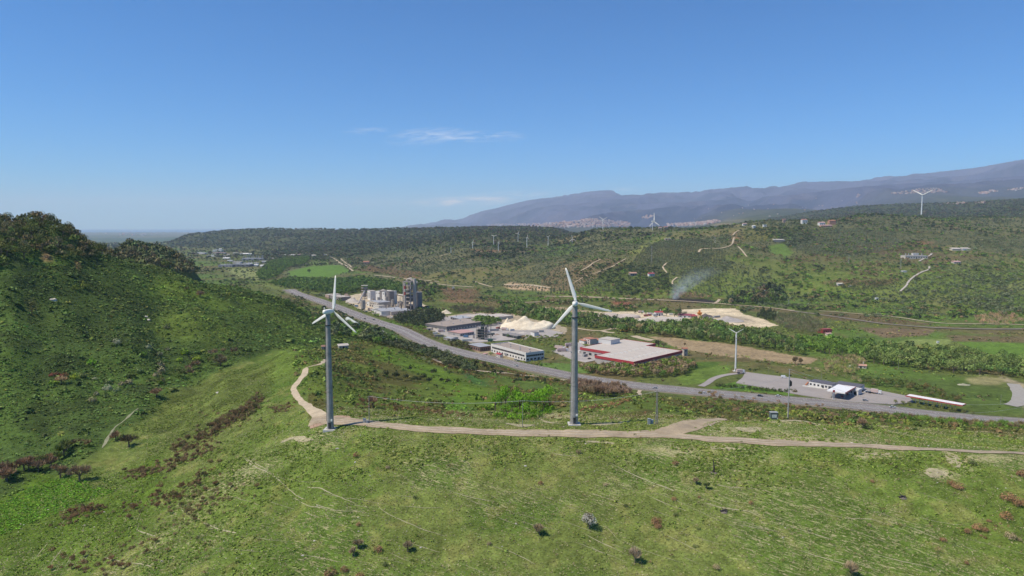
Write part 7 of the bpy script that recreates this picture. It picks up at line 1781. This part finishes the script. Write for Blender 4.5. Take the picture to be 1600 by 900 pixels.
# ---- single shrubs of the near slope (photo foot position, width)
def S(x, y, w, pal, lb, k_='bush', hf=1.1): 
    b = hit(x, y); SHR.append((b[0], b[1], w * b[1] / F / 1.9, hf, k_, pal, lb, True))
RB = [K(126,94,72), K(116,86,66), K(132,98,72)]; GB = [K(138,122,106), K(126,112,94)]; DB = [K(76,84,54)]
for a in [(557,714,13,RB,"red-brown shrub below the track under the leftmost turbine"),(561,822,11,RB,"lone red-brown shrub in the middle of the left slope"),(590,862,18,RB,"round red-brown shrub, largest between two grey ones"),(552,868,15,GB,"grey shrub left of the round red-brown one","bare"),(560,858,18,GB,"grey-brown bush just left above the round red-brown shrub","bare"),
   (637,862,18,GB,"grey bare shrub right of the round red-brown one","bare"),(516,900,24,RB,"large red-brown shrub at the bottom edge left"),(562,905,18,RB,"orange-brown shrub at the bottom edge right of the large one"),(538,894,16,RB,"brown shrub between the two at the bottom edge"),(602,884,12,DB,"dull green shrub near the bottom edge"),(764,851,10,GB,"small dark purple-grey shrub in the open grass"),
   (649,779,10,DB,"small dark green bush in the middle slope"),(606,732,9,GB,"small grey shrub high on the slope"),(843,836,20,GB,"grey-brown leaning shrub left of the white blossom tree","bare"),(1026,820,22,RB,"big double red-brown shrub right of the white blossom tree"),(1029,826,15,RB,"lower lump of the big double red-brown shrub"),(992,880,22,[K(122,108,100)],"grey bare little tree near the bottom middle","bare",1.4),
   (1119,889,14,GB,"dark grey shrub near the bottom right of the middle"),(904,708,10,GB,"grey shrub just under the track right of the middle turbine"),(844,757,10,RB,"faded brown shrub on the open middle slope"),(1055,726,13,RB,"rust shrub among the bright bracken"),(1053,782,10,RB,"small round rust shrub on the middle right slope"),(1088,757,12,GB,"pale brown shrub left of the dark stump","bare"),
   (1104,764,12,DB,"sparse dark shrub below the dark stump","bare"),(1174,788,10,RB,"round rust shrub near the cattle path"),(1092,778,6,RB,"tiny rust shrub left of the round rust shrub"),(978,792,9,DB,"small dark green shrub in the shallow dip"),(1056,806,9,DB,"low dark shrub above the cattle path"),(1087,854,12,DB,"flat dark green patch bush",'bush',.4),
   (946,758,12,GB,"low grey shrub on the dark green flank","bush",.5),(1363,754,8,RB,"small rust shrub on the right slope"),(1485,758,15,RB,"tall rust shrub beside the pale bare patch"),(1498,764,18,RB,"wider rust shrub next to the tall one by the pale bare patch"),(1574,782,24,RB,"big left shrub of the rust pair at the right edge"),(1592,790,24,RB,"big right shrub of the rust pair at the right edge"),
   (1597,745,20,RB,"orange-brown shrub cut by the right edge, higher"),(1573,812,22,RB,"rounded brown shrub below the rust pair"),(1513,833,14,RB,"small brown shrub left of a clump of three"),(1527,828,17,RB,"middle brown shrub in the clump of three"),(1538,830,15,RB,"right brown shrub in the clump of three"),(1545,816,9,RB,"faint brown shrub above the clump of three"),
   (1578,842,20,GB,"grey-brown shrub at the lower right edge"),(1593,845,10,GB,"small grey shrub right of the lower grey-brown one"),(1473,846,12,RB,"brown shrub left of the lower clump"),(1510,881,10,RB,"tiny brown shrub in the low right grass"),(1519,726,14,DB,"green-brown shrub just under the track on the right"),(1358,822,8,GB,"small purple-grey shrub in the right grass"),
   (1329,900,24,GB,"wide grey bare bush at the bottom edge right","bare",1.3),(1327,903,16,DB,"dark foot bush under the wide grey one at the bottom edge")]:
    S(*a)
# red-brown bracken bands
def band(pts, n, w0, w1, spread, pal, lb, seed):
    r = np.random.default_rng(seed); P = np.array(pts, float)
    sg_ = np.concatenate([[0], np.cumsum(np.linalg.norm(np.diff(P, axis=0), axis=1))])
    for i in range(n):
        t = r.uniform(0, sg_[-1]); x = np.interp(t, sg_, P[:, 0]) + r.normal() * spread; y = np.interp(t, sg_, P[:, 1]) + r.normal() * spread * .55
        b = hit(x, y); SHR.append((b[0], b[1], r.uniform(w0, w1) * b[1] / F / 1.9, r.uniform(.8, 1.3), 'bush' if r.random() < .6 else 'bare', pal, lb, False))
band([(405,622),(380,645),(350,662),(325,678),(300,695),(275,705)], 336, 4, 10, 8, [K(104,86,66), K(98,82,62), K(92,86,58), K(84,74,58)], "red-brown dead bracken clump on the flank above the ravine", 201)
band([(340,690),(335,700),(300,715),(245,735),(200,745)], 128, 4, 10, 8, [K(106,86,66), K(98,84,62)], "red-brown dead bracken clump lower on the flank", 202)
band([(330,730),(300,760),(280,775),(240,780),(200,800)], 128, 4, 10, 12, [K(106,82,62), K(96,86,60)], "brown dry shrub on the lower spur", 203)
band([(160,800),(140,795),(120,800),(100,820)], 64, 5, 10, 7, [K(108,80,62), K(98,78,60)], "brown dry shrub at the bottom left", 204)
band([(120,870),(90,890),(140,880),(180,890),(50,850)], 32, 6, 12, 14, [K(106,82,62)], "brown dry shrub at the lowest left corner", 205)
band([(560,632),(600,636),(650,640),(700,646),(740,650)], 110, 4, 9, 4, [K(108,84,64), K(104,88,64), K(98,90,60)], "rust-coloured bracken in the strip behind the leftmost pole", 206)
band([(905,642),(930,637),(960,632),(985,626)], 60, 4, 8, 2.5, [K(128,96,72), K(118,92,68)], "rust-coloured bracken strip right of the middle turbine", 207)
band([(1095,615),(1140,622),(1210,632),(1290,640)], 60, 4, 8, 4, [K(116,92,76), K(100,90,60)], "brown shrub on the bank under the highway", 208)
band([(720,580),(760,592),(800,605),(850,622),(880,622)], 70, 3, 7, 6, [K(108,92,62), K(124,96,66)], "tan dry shrub on the lower slope", 209)
band([(1040,640),(1100,636),(1160,640),(1210,645)], 40, 4, 8, 6, [K(84,92,48), K(110,84,66)], "low mixed shrub near the kiosk", 210)
band([(300,640),(340,650),(400,660),(430,640)], 70, 3, 7, 12, [K(98,96,60), K(110,92,66), K(90,100,52)], "mixed low shrub on the upper flank", 211)
band([(420,640),(445,640),(460,630)], 41, 4, 7, 5, [K(112,92,68), K(104,88,66)], "brown low shrub left of the curving path", 212)
band([(265,820),(300,800),(330,780),(360,770)], 96, 4, 10, 22, [K(118,104,76), K(108,94,70), K(100,98,62)], "straw-brown dry shrub on the bare shoulder of the spur", 213)
band([(150,860),(220,850),(270,860),(330,850)], 73, 4, 9, 20, [K(118,104,76), K(106,90,68), K(100,98,62)], "straw-brown dry shrub low on the spur", 214)
band([(1480,830),(1540,830),(1590,820)], 14, 4, 8, 12, [K(118,98,72), K(108,98,66)], "small faded shrub near the right clump", 215)
# white blossom tree, stump
bt = hit(921, 826)

print("trees", len(TREES), "shrubs", len(SHR))
# the 300 trees that show largest become things of their own, the rest one mass per wood
TREES = [t for t in TREES if True]
scr = np.array([t[2] * max(1, t[3]) / t[1] for t in TREES])
infr = np.array([abs(t[0] / t[1]) < .80 for t in TREES])
special = np.array([False] * len(TREES))
from collections import Counter
cnt = Counter(t[6] for t in TREES)
special = np.array([cnt[t[6]] <= 12 for t in TREES])
order = np.argsort(-(scr + special * 10) * infr)
top = set(order[:285].tolist())
cat_of = {'bush': ('shrub', 'bush'), 'bare': ('bare_tree', 'tree'), 'olive': ('olive_tree', 'tree'), 'broad': ('leafy_tree', 'tree'), 'conifer': ('pine_tree', 'tree')}
_proto = {}
def proto_for(kind, pal, var, name, cat, n=None):
    key = (kind, tuple(np.round(np.ravel(pal), 3)), var)
    if key in _proto: return _proto[key]
    nn = n or {'bush': 240, 'bare': 420, 'olive': 300, 'broad': 380, 'conifer': 380, 'poplar': 320}[kind]
    T, sh = cloud_proto(nn, 900 + var * 7 + len(_proto), kind, tri=(2.6 / math.sqrt(nn)) if kind != 'bare' else .30)
    r = np.random.default_rng(var + 3); base = np.atleast_2d(pal)[var % len(np.atleast_2d(pal))] * (1.3 if kind == 'bare' else 1.0)
    cc = np.clip(base[None, :] * np.repeat(sh, 3)[:, None] * (1 + r.normal(size=(nn * 3, 1)) * .03), 0, 1)
    cm = npmesh("crown", T.reshape(-1, 3), np.arange(nn * 3), np.full(nn, 3), [m_leaf], col=np.c_[cc, np.ones(len(cc))])
    mb = MB(); ht = .9 if kind not in ('bush',) else .3
    mb.tube([(0, 0, -.25), (.03, .02, ht * .5), (0, 0, ht)], [.10, .075, .05] if kind != 'bush' else [.07, .05, .04], 6)
    rr = np.random.default_rng(var + 50)
    for k in range(5 if kind != 'bush' else 4):
        a = rr.uniform(0, 6.28); e = rr.uniform(.4, .75)
        mb.tube([(0, 0, ht * .55), (e * .5 * math.cos(a), e * .5 * math.sin(a), ht * .95), (e * math.cos(a), e * math.sin(a), ht * 1.35)], [.045, .03, .012], 5)
    flat = [i for f in mb.f for i in f]; tm = npmesh("trunk", mb.v, flat, [len(f) for f in mb.f], [m_bark], mi=mb.m)
    _proto[key] = (cm, tm); return _proto[key]
def plant(x, y, R, hf, kind, pal, var, label, name, cat, group, rz, n=None):
    cm, tm = proto_for(kind, pal, var, name, cat, n)
    z = float(ground_z(x, y))
    o = bpy.data.objects.new(name, None); COL.objects.link(o); o.location = (x, y, z); o.rotation_euler = (0, 0, rz); o.scale = (R, R, R * hf)
    tag(o, label, cat, group)
    c = bpy.data.objects.new("crown", cm); COL.objects.link(c); c.parent = o
    t_ = bpy.data.objects.new("trunk", tm); COL.objects.link(t_); t_.parent = o
    return o
rr = np.random.default_rng(4)
tagcount = Counter(TREES[i][6] for i in top)
seen = Counter()
ordw = ["first", "second", "third", "fourth", "fifth", "sixth", "seventh", "eighth", "ninth", "tenth", "eleventh", "twelfth"]
kindword = {'bush': 'rounded bush', 'bare': 'thin bare-branched tree', 'olive': 'grey-green olive tree', 'broad': 'leafy tree', 'conifer': 'dark pine'}
sel = sorted(top, key=lambda i: TREES[i][0] / TREES[i][1])
for i in sel:
    x, y, R, hf, kd, pal, tg = TREES[i]
    nm, ct = cat_of[kd]
    if tagcount[tg] == 1: lb = tg; grp = None
    elif tagcount[tg] <= 12:
        lb = f"{ordw[seen[tg]]} from the left, {tg}"; grp = tg
        if len(lb.split()) > 16: lb = " ".join(lb.split()[:16])
    else:
        lb = f"{kindword[kd]}, {tg}"; grp = tg
    seen[tg] += 1
    if len(lb.split()) < 4: lb = lb + " in the valley"
    plant(x, y, R, hf, kd, pal, int(rr.integers(0, 4)), lb, nm, ct, grp, rr.uniform(0, 6.28))
rest = [TREES[i] for i in range(len(TREES)) if i not in top]
_bare_gain = 1.25
def dump(specs, name, label, cat, n_near=110, seed=0):
    by = {}
    for t in specs: by.setdefault(t[4], []).append(t)
    for kd, L in by.items():
        X = np.array([t[0] for t in L]); Y = np.array([t[1] for t in L]); R = np.array([t[2] for t in L]); H = np.array([t[3] for t in L])
        r = np.random.default_rng(seed + 1); CR = np.array([colvar(np.array(t[5]), 1, r)[0] for t in L]) * (_bare_gain if kd == 'bare' else 1)
        scatter(name, X, Y, R, H, CR, kd, n_near, label, cat, None, 6, 'stuff', .2, tri=(.34 if kd == 'bare' else None), seed=seed + len(by))
groups = {}
for t in rest: groups.setdefault(t[6], []).append(t)
for k, (tg, L) in enumerate(groups.items()):
    yy = np.median([t[1] for t in L]); n_ = 130 if yy < 600 else (90 if yy < 900 else 56)
    dump(L, "wood_mass", "remaining part of: " + tg if len(tg.split()) < 12 else tg, "trees", n_, 300 + k * 3)

# shrubs as things
named = [s for s in SHR if s[7]]; loose = [s for s in SHR if not s[7]]
for (x, y, R, hf, kd, pal, lb, _) in named:
    plant(x, y, R, hf, kd, pal, int(rr.integers(0, 4)), lb, "shrub", "shrub", None, rr.uniform(0, 6.28), 520 if kd == 'bush' else 600)
lo = sorted(loose, key=lambda s: -s[2] / s[1])
for (x, y, R, hf, kd, pal, lb, _) in lo[:235]:
    plant(x, y, R, hf, kd, pal, int(rr.integers(0, 3)), lb, "shrub", "shrub", lb.split(" on ")[0].split(" in ")[0] + " group", rr.uniform(0, 6.28))
dump([(s[0], s[1], s[2], s[3], s[4], s[5], 'x') for s in lo[235:]], "bracken", "small dry bracken clumps in the rust-coloured strips", "bracken", 70, 700)
# white blossom tree with visible trunk and limbs
def blossom():
    b = bt; R = 26 * b[1] / F / 2
    t = thing("blossom_tree", "small tree in white blossom alone on the near slope", "tree", b)
    T, sh = cloud_proto(900, 77, 'bare', tri=.16); T2, sh2 = cloud_proto(900, 78, 'olive', tri=.10)
    T = np.concatenate([T, T2]); cc = np.concatenate([np.tile(K(110, 100, 78) * .9, (2700, 1)), np.tile(np.array([.62, .58, .48]), (2700, 1))])
    V = T.reshape(-1, 3) * np.array([R, R, R * 1.15])
    link("crown", npmesh("crown", V, np.arange(len(V)), np.full(len(V) // 3, 3), [m_leaf], col=np.c_[cc, np.ones(len(cc))]), t)
    mb = MB(); mb.tube([(0, 0, -.3), (.05, 0, R * .5), (0, 0, R * .9)], [.16, .12, .08], 8)
    for k in range(9):
        a = k * .75; e = R * (.5 + .3 * ((k * 37) % 10) / 10); mb.tube([(0, 0, R * .35), (e * .6 * math.cos(a), e * .6 * math.sin(a), R * .9), (e * math.cos(a), e * math.sin(a), R * 1.5)], [.07, .045, .015], 5)
    mb.build("trunk", m_bark, t)
blossom()
def stump(px, pb, hpx, lb, fallen=False):
    b = hit(px, pb); h = hpx * b[1] / F; t = thing("dead_stump", lb, "stump", b)
    mb = MB(); burnt = mat("burnt_wood", (.04, .032, .03), .95, .3, 2.0)
    if not fallen:
        mb.tube([(0, 0, -.3), (.08, 0, h * .3), (-.05, .05, h * .65), (.06, 0, h)], [.32, .22, .15, .05], 8)
        mb.tube([(-.02, .03, h * .6), (-.45, .1, h * .78), (-.7, .1, h * .86)], [.09, .06, .02], 6); mb.tube([(0, 0, h * .45), (.4, 0, h * .55)], [.07, .02], 6)
        for a in range(5): mb.tube([(0, 0, .15), (.7 * math.cos(a * 1.3), .7 * math.sin(a * 1.3), -.1)], [.16, .05], 6)
    else:
        for a in range(7): mb.tube([(0, 0, .3), (1.1 * math.cos(a * .95), 1.1 * math.sin(a * .95), .15 + .3 * (a % 3))], [.16, .04], 6)
        mb.tube([(-1.0, -.3, .1), (.9, .2, .4)], [.22, .1], 7)
    mb.build("charred_trunk", burnt, t); mb = MB()
    mb.tube([(0, 0, -.2), (0, 0, .07)], [1.1, .8], 12); mb.build("ash_ring", mat("ash", (.18, .15, .12), .98, .3, 1.5), t)
stump(1115, 738, 27, "tall charred stump standing in the bracken right of the middle")
stump(1131, 799, 5, "charred stump with splayed roots by the cattle path", True)
stump(1410, 777, 6, "blackened fallen stump in the right grass", True)
def rock(px, pb, w, lb, seed):
    b = hit(px, pb); r = np.random.default_rng(seed); R = w * b[1] / F / 2
    bm = __import__('bmesh').new(); __import__('bmesh').ops.create_icosphere(bm, subdivisions=2, radius=1)
    V = np.array([list(v.co) for v in bm.verts]); Fc = [[v.index for v in f.verts] for f in bm.faces]; bm.free()
    V *= (1 + r.normal(size=(len(V), 1)) * .14) * np.array([R, R * .7, R * .5])
    o = link("rock", npmesh("rock", V, [i for f in Fc for i in f], [3] * len(Fc), [mat("pale_rock", (.48, .43, .36), .95, .2, 1.5)])); o.location = b; tag(o, lb, "rock")
rock(527, 701, 6, "pale rock on the bare shoulder below the leftmost turbine", 1); rock(473, 868, 5, "pale rock on the lower left cattle path", 2); rock(253, 877, 5, "pale reddish rock at the bottom left", 3)
rock(228, 495, 6, "upper grey outcrop on the left hill", 4); rock(232, 500, 7, "lower grey outcrop on the left hill", 5); rock(83, 469, 12, "flat pale rock slab on the upper left hill", 6); rock(341, 614, 8, "pale rock on the flank above the ravine", 7)

# ---- scrub of the left hill, hollow and ravine: countless small bushes
r = np.random.default_rng(55)
def rnd_field(n, s0, s1, y0, y1):
    s = r.uniform(s0, s1, n); y = np.sqrt(r.uniform(y0 ** 2, y1 ** 2, n)); return s * y, y
def inpolyW(x, y, pts, ymin=0): return inpoly(x, y, WP(pts, ymin))
X, Y = rnd_field(200000, -1.0, -.17, 236, 720)
LHi, LHj = ij(X, Y); k = (lh[LHi, LHj] > .5) & free(X, Y)
dens = .34 + .55 * smooth(.40, .62, fbm(X, Y, 22, 4, 56)); lum = gc[LHi, LHj, 1]
k &= r.random(len(X)) < dens * np.where(lum > .14, .35, 1.0)
X, Y = X[k], Y[k]; R = np.exp(r.normal(-.72, .42, len(X))) * (1 + 1.4 * (r.random(len(X)) < .02)) * (Y / 420) ** .35
i_, j_ = ij(X, Y); base = gc[i_, j_] * 1.95
CR = base * (1 + r.normal(size=(len(X), 1)) * .2) * (1 + r.normal(size=(len(X), 3)) * .06)
alt = colvar(np.array(SCR + [K(96,104,52)]), len(X), r, .15); mixm = r.random((len(X), 1)) < .45; CR = np.where(mixm, alt, CR)
CR = CR * 1.12
scatter("scrub", X, Y, R, np.full(len(X), .62), CR, 'bush', 14, "dark green scrub covering the left hill", "scrub", None, 8, 'stuff', .05, tri=.85, seed=21)
X, Y = rnd_field(60000, -.32, .95, 242, 620)
px_, py_ = project(X, Y, ground_z(X, Y)); i_, j_ = ij(X, Y)
k = (lh[i_, j_] < .3) & free(X, Y) & (ground_z(X, Y) > ZF + 1.5)
dn = np.where(px_ < 760, .25 + .6 * smooth(.4, .6, fbm(X, Y, 20, 3, 57)), .10 + .45 * smooth(.48, .66, fbm(X, Y, 16, 3, 58)))
dn = np.where((Y < 262), dn * .25, dn); dn = dn * np.where(gc[i_, j_, 1] > .165, .3, 1.0)
meadow = inpoly(px_, py_, [(560,548),(600,540),(650,560),(600,556)]) | inpoly(px_, py_, [(585,575),(640,560),(700,575),(770,600),(790,625),(740,640),(690,625),(640,612),(590,612)]); dn = np.where(meadow, dn * .22, dn)
k &= r.random(len(X)) < dn
X, Y = X[k], Y[k]; R = r.uniform(.35, 1.1, len(X)) * (1 + .8 * (r.random(len(X)) < .1)); i_, j_ = ij(X, Y)
CR = np.where(r.random((len(X), 1)) < .5, gc[i_, j_] * 1.8 * (1 + r.normal(size=(len(X), 1)) * .15), colvar(np.array(SCR + [K(100,84,56), K(108,100,62)]), len(X), r, .15))
scatter("scrub", X, Y, R, np.full(len(X), .85), CR, 'bush', 14, "mixed scrub on the slopes between the ridge track and the highway", "scrub", None, 8, 'stuff', .05, tri=.8, seed=22)
# valley floor rough growth
X, Y = rnd_field(52000, -.5, .9, 470, 1350); k = free(X, Y) & (ground_z(X, Y) < ZF + 4)
k &= r.random(len(X)) < (.05 + .6 * smooth(.5, .68, fbm(X, Y, 45, 3, 59)))
X, Y = X[k], Y[k]; R = r.uniform(.7, 2.2, len(X)) * (Y / 700) ** .3; i_, j_ = ij(X, Y)
CR = np.where(r.random((len(X), 1)) < .6, gc[i_, j_] * 1.8 * (1 + r.normal(size=(len(X), 1)) * .15), colvar(np.array(SCR + BRN + YGR), len(X), r, .15))
scatter("scrub", X, Y, R, np.full(len(X), .75), CR, 'bush', 12, "rough bushes and reeds scattered over the valley floor", "scrub", None, 8, 'stuff', .1, tri=.85, seed=23)

# ---- groves, hedges and woods of the far hills, by land use
n = 120000
s = r.uniform(-.92, .98, n); y = np.exp(r.uniform(math.log(1000), math.log(6600), n)); x = s * y
z_ = ground_z(x, y); idn, ang = landuse(x, y); wd = np.maximum(smooth(2300, 3200, y) * (s < .12), smooth(2700, 3300, y)); nz = fbm(x, y, 60, 3, 63)
p = np.select([idn < .56, idn < .64, idn < .72, idn < .79, idn < .94], [.95, .9, .16, .45, .80], .30)
p = np.where((y < 1230) & ((s < .30) | (z_ < ZF + 2)), 0, p)
hedge = (fbm(x, y, 40, 4, 81) > .60)
p = np.maximum(p, .75 * hedge); p = np.maximum(p, wd * .9 * (nz > .38)); p = np.where((z_ < ZF + 3) & (y > 1230), .10 + .5 * (nz > .56), p)
k = (r.random(n) < p) & free(x, y) & (z_ < ZC + 260)
x, y, idn, ang, wd, nz, hedge = x[k], y[k], idn[k], ang[k], wd[k], nz[k], hedge[k]
# orchards stand in rows: snap to a rotated lattice
row = ((idn < .56) | ((idn >= .79) & (idn < .94))) & (wd < .4) & ~hedge
a = ang * 3.14; sp = np.where(y < 2000, 9.0, 12.0); c, s_ = np.cos(a), np.sin(a)
u = np.round((x * c + y * s_) / sp) * sp; v = np.round((-x * s_ + y * c) / (sp * .7)) * (sp * .7)
xr, yr = u * c - v * s_, u * s_ + v * c
jx = r.normal(size=len(x)) * .5
x = np.where(row, xr + jx, x); y = np.where(row, yr + jx[::-1], y)
R = np.where(row, r.uniform(2.0, 3.1, len(x)), r.uniform(2.6, 5.0, len(x))) * np.clip(y / 1900, .85, 2.2) ** .8
pal = np.where((idn < .56)[:, None], colvar(np.array(OLV) * .78, len(x), r, .14), np.where((idn < .64)[:, None], colvar(np.array(DRK + [K(70,84,48)]), len(x), r), np.where((idn < .72)[:, None], colvar(np.array(GRN), len(x), r), np.where((idn < .79)[:, None], colvar(np.array(BRN + GRN), len(x), r), colvar(np.array(OLV + GRN) * .8, len(x), r)))))
pal = np.where((hedge & (idn > .3))[:, None], colvar(np.array(DRK + GRN + [K(104,92,66)]), len(x), r), pal)
pal = np.where((wd > .5)[:, None], colvar(np.array([K(60,70,46), K(70,80,50), K(84,86,58), K(78,70,54), K(64,78,44)]), len(x), r, .2), pal)
near_ = y < 2000
nr_ = near_ & (wd < .4)
scatter("olive_grove", x[nr_], y[nr_], R[nr_], r.uniform(.7, .95, nr_.sum()), pal[nr_], 'olive', 26, "olive groves, hedges and orchards on the hills across the valley", "groves", None, 8, 'stuff', .2, seed=31)
fr = ~nr_
scatter("far_wood", x[fr], y[fr], R[fr], r.uniform(.65, 1.0, fr.sum()), pal[fr], 'broad', 13, "dark woods on the far ridges", "woods", None, 8, 'stuff', .3, seed=32)
del x, y, pal
# ------------------------------------------------------------------ grass of the near slope
r = np.random.default_rng(66)
X, Y = rnd_field(110000, -.92, .92, 118, 268); X2, Y2 = rnd_field(16000, -.56, -.26, 268, 420); X = np.concatenate([X, X2]); Y = np.concatenate([Y, Y2]); px_, py_ = project(X, Y, ground_z(X, Y)); i_, j_ = ij(X, Y)
k = (lh[i_, j_] < .4) & free(X, Y); st = straw[i_, j_]
X, Y, st = X[k], Y[k], st[k]; i_, j_ = ij(X, Y); n = len(X)
Z0 = ground_z(X, Y); m_t = 7
isd = r.random(n) < (.10 + st * .65)
H = r.uniform(.10, .30, n) * np.where(isd, 1.2, 1); Wd = r.uniform(.14, .34, n)
an = r.uniform(0, 6.28, (n, m_t)); rad = r.uniform(0, .5, (n, m_t)) * Wd[:, None]
cx = X[:, None] + np.cos(an) * rad; cy = Y[:, None] + np.sin(an) * rad
dx = np.cos(an) * Wd[:, None] * .8; dy = np.sin(an) * Wd[:, None] * .8
tx = -np.sin(an) * .085; ty = np.cos(an) * .085
zb = np.repeat(Z0[:, None], m_t, 1) - .04; hh = H[:, None] * r.uniform(.6, 1.2, (n, m_t))
T = np.stack([np.stack([cx - tx, cy - ty, zb], -1), np.stack([cx + tx, cy + ty, zb], -1), np.stack([cx + dx, cy + dy, zb + hh], -1)], 2)
green = gc[i_, j_] * 1.35 * (1 + r.normal(size=(n, 1)) * .16) * (1 + r.normal(size=(n, 3)) * .05)
dry = np.array([.42, .36, .20]) * (1 + r.normal(size=(n, 1)) * .12)
cc = np.where(isd[:, None], dry, green); cc = np.repeat(cc, m_t * 3, 0); V = T.reshape(-1, 3)
o = link("grass", npmesh("grass", V, np.arange(len(V)), np.full(len(V) // 3, 3), [m_leaf], col=np.c_[np.clip(cc, 0, 1), np.ones(len(cc))])); tag(o, "short grass tufts and dry stems on the near slope", "grass", None, 'stuff')
# bracken cushions below the track and on the left flank
X, Y = rnd_field(90000, -.9, .9, 135, 262); X2, Y2 = rnd_field(26000, -.56, -.26, 262, 420); X = np.concatenate([X, X2]); Y = np.concatenate([Y, Y2]); px_, py_ = project(X, Y, ground_z(X, Y)); i_, j_ = ij(X, Y)
nb_ = fbm(X, Y, 11, 3, 71)
topb = np.interp(px_, [300, 450, 600, 760, 850, 900, 960, 1050, 1200, 1300, 1450, 1600], [700, 690, 676, 676, 682, 682, 682, 684, 694, 700, 706, 714])
botb = np.interp(px_, [300, 450, 600, 760, 850, 900, 960, 1050, 1200, 1300, 1450, 1600], [760, 760, 735, 735, 712, 705, 718, 740, 762, 740, 735, 745])
pr = np.clip(smooth(0, 8, py_ - topb) * smooth(14, -10, py_ - botb), 0, 1) * (nb_ > .45) * .5
up = (py_ < topb - 6) & (Y < 262) & (px_ > 380); pr = np.maximum(pr, up * (nb_ > .50) * .35)
brk = inpoly(X, Y, WP([(-60,830),(0,783),(62,742),(112,747),(178,768),(110,792),(40,822),(-60,862)])); pr = np.maximum(pr, brk * .75)
lf = (px_ < 430) & (py_ > 545) & ~brk; pr = np.maximum(pr, lf * (nb_ > .46) * .24)
pr = np.maximum(pr, .05 * (nb_ > .56))
k = (r.random(len(X)) < pr) & free(X, Y) & (lh[i_, j_] < .5)
X, Y, brk = X[k], Y[k], brk[k]; i_, j_ = ij(X, Y)
R = r.uniform(.30, .68, len(X)); CR = gc[i_, j_] * 1.35
CR = np.where(brk[:, None], colvar(np.array([K(94,130,42), K(84,116,38)]), len(X), r, .12), CR * .5 + .5 * colvar(np.array([K(106,124,52), K(116,130,60), K(92,110,48)]), len(X), r, .14))
scatter("bracken", X, Y, R, np.full(len(X), .7), CR, 'bush', 16, "low green bracken cushions along the track and the left flank", "bracken", None, 8, 'stuff', .05, tri=.75, seed=41)
print("bracken", len(X))

# twiggy dead stems and stones dotted over the near slope
X, Y = rnd_field(1400, -.85, .85, 140, 250); i_, j_ = ij(X, Y); k = (lh[i_, j_] < .4) & free(X, Y) & (fbm(X, Y, 30, 3, 91) > .42); X, Y = X[k], Y[k]
CRt = colvar(np.array([K(110,100,74), K(96,92,60), K(80,86,50), K(124,104,78)]), len(X), r, .15)
scatter("dead_stems", X, Y, np.exp(r.normal(-1.0, .4, len(X))), np.full(len(X), 1.0), CRt, 'bare', 60, "small twiggy dead stems dotted over the near grass", "dead stems", None, 6, 'stuff', .03, tri=.34, seed=51)
X, Y = rnd_field(900, -.85, .85, 140, 262); i_, j_ = ij(X, Y); k = (lh[i_, j_] < .4) & (fbm(X, Y, 24, 3, 92) > .5); X, Y = X[k], Y[k]
bm = __import__('bmesh').new(); __import__('bmesh').ops.create_icosphere(bm, subdivisions=1, radius=1); Vi = np.array([list(v.co) for v in bm.verts]); Fi = np.array([[v.index for v in f.verts] for f in bm.faces]); bm.free()
n = len(X); Rr = np.exp(r.normal(-1.9, .45, n)); V = (Vi[None] * (1 + r.normal(size=(n, len(Vi), 1)) * .18)) * (Rr[:, None, None] * np.array([1, .8, .6])) + np.stack([X, Y, ground_z(X, Y) + .03], -1)[:, None]
o = link("stones", npmesh("stones", V.reshape(-1, 3), (Fi[None] + (np.arange(n) * len(Vi))[:, None, None]).ravel(), np.full(n * len(Fi), 3), [mat("pale_rock", (.48, .43, .36))])); tag(o, "small pale stones scattered in the near grass", "stones", None, 'stuff')
# ------------------------------------------------------------------ haze
def make_haze(density, colr):
    mb = MB(); mb.box(-60000, 60000, -3000, 59000, -30.0, 2450.0)
    m = bpy.data.materials.new("haze_air"); m.use_nodes = True; nt = m.node_tree; nt.nodes.clear()
    out = nt.nodes.new("ShaderNodeOutputMaterial"); pv = nt.nodes.new("ShaderNodeVolumePrincipled")
    pv.inputs['Density'].default_value = density; pv.inputs['Color'].default_value = (*colr, 1)
    pv.inputs['Anisotropy'].default_value = 0.0; pv.inputs['Absorption Color'].default_value = (0.62, 0.62, 0.62, 1)
    nt.links.new(pv.outputs[0], out.inputs['Volume'])
    o = mb.build("haze", m); tag(o, "thin blue air over the valley", kind='stuff')
    return o
make_haze(3.8e-5, (0.60, 0.73, 1.0))
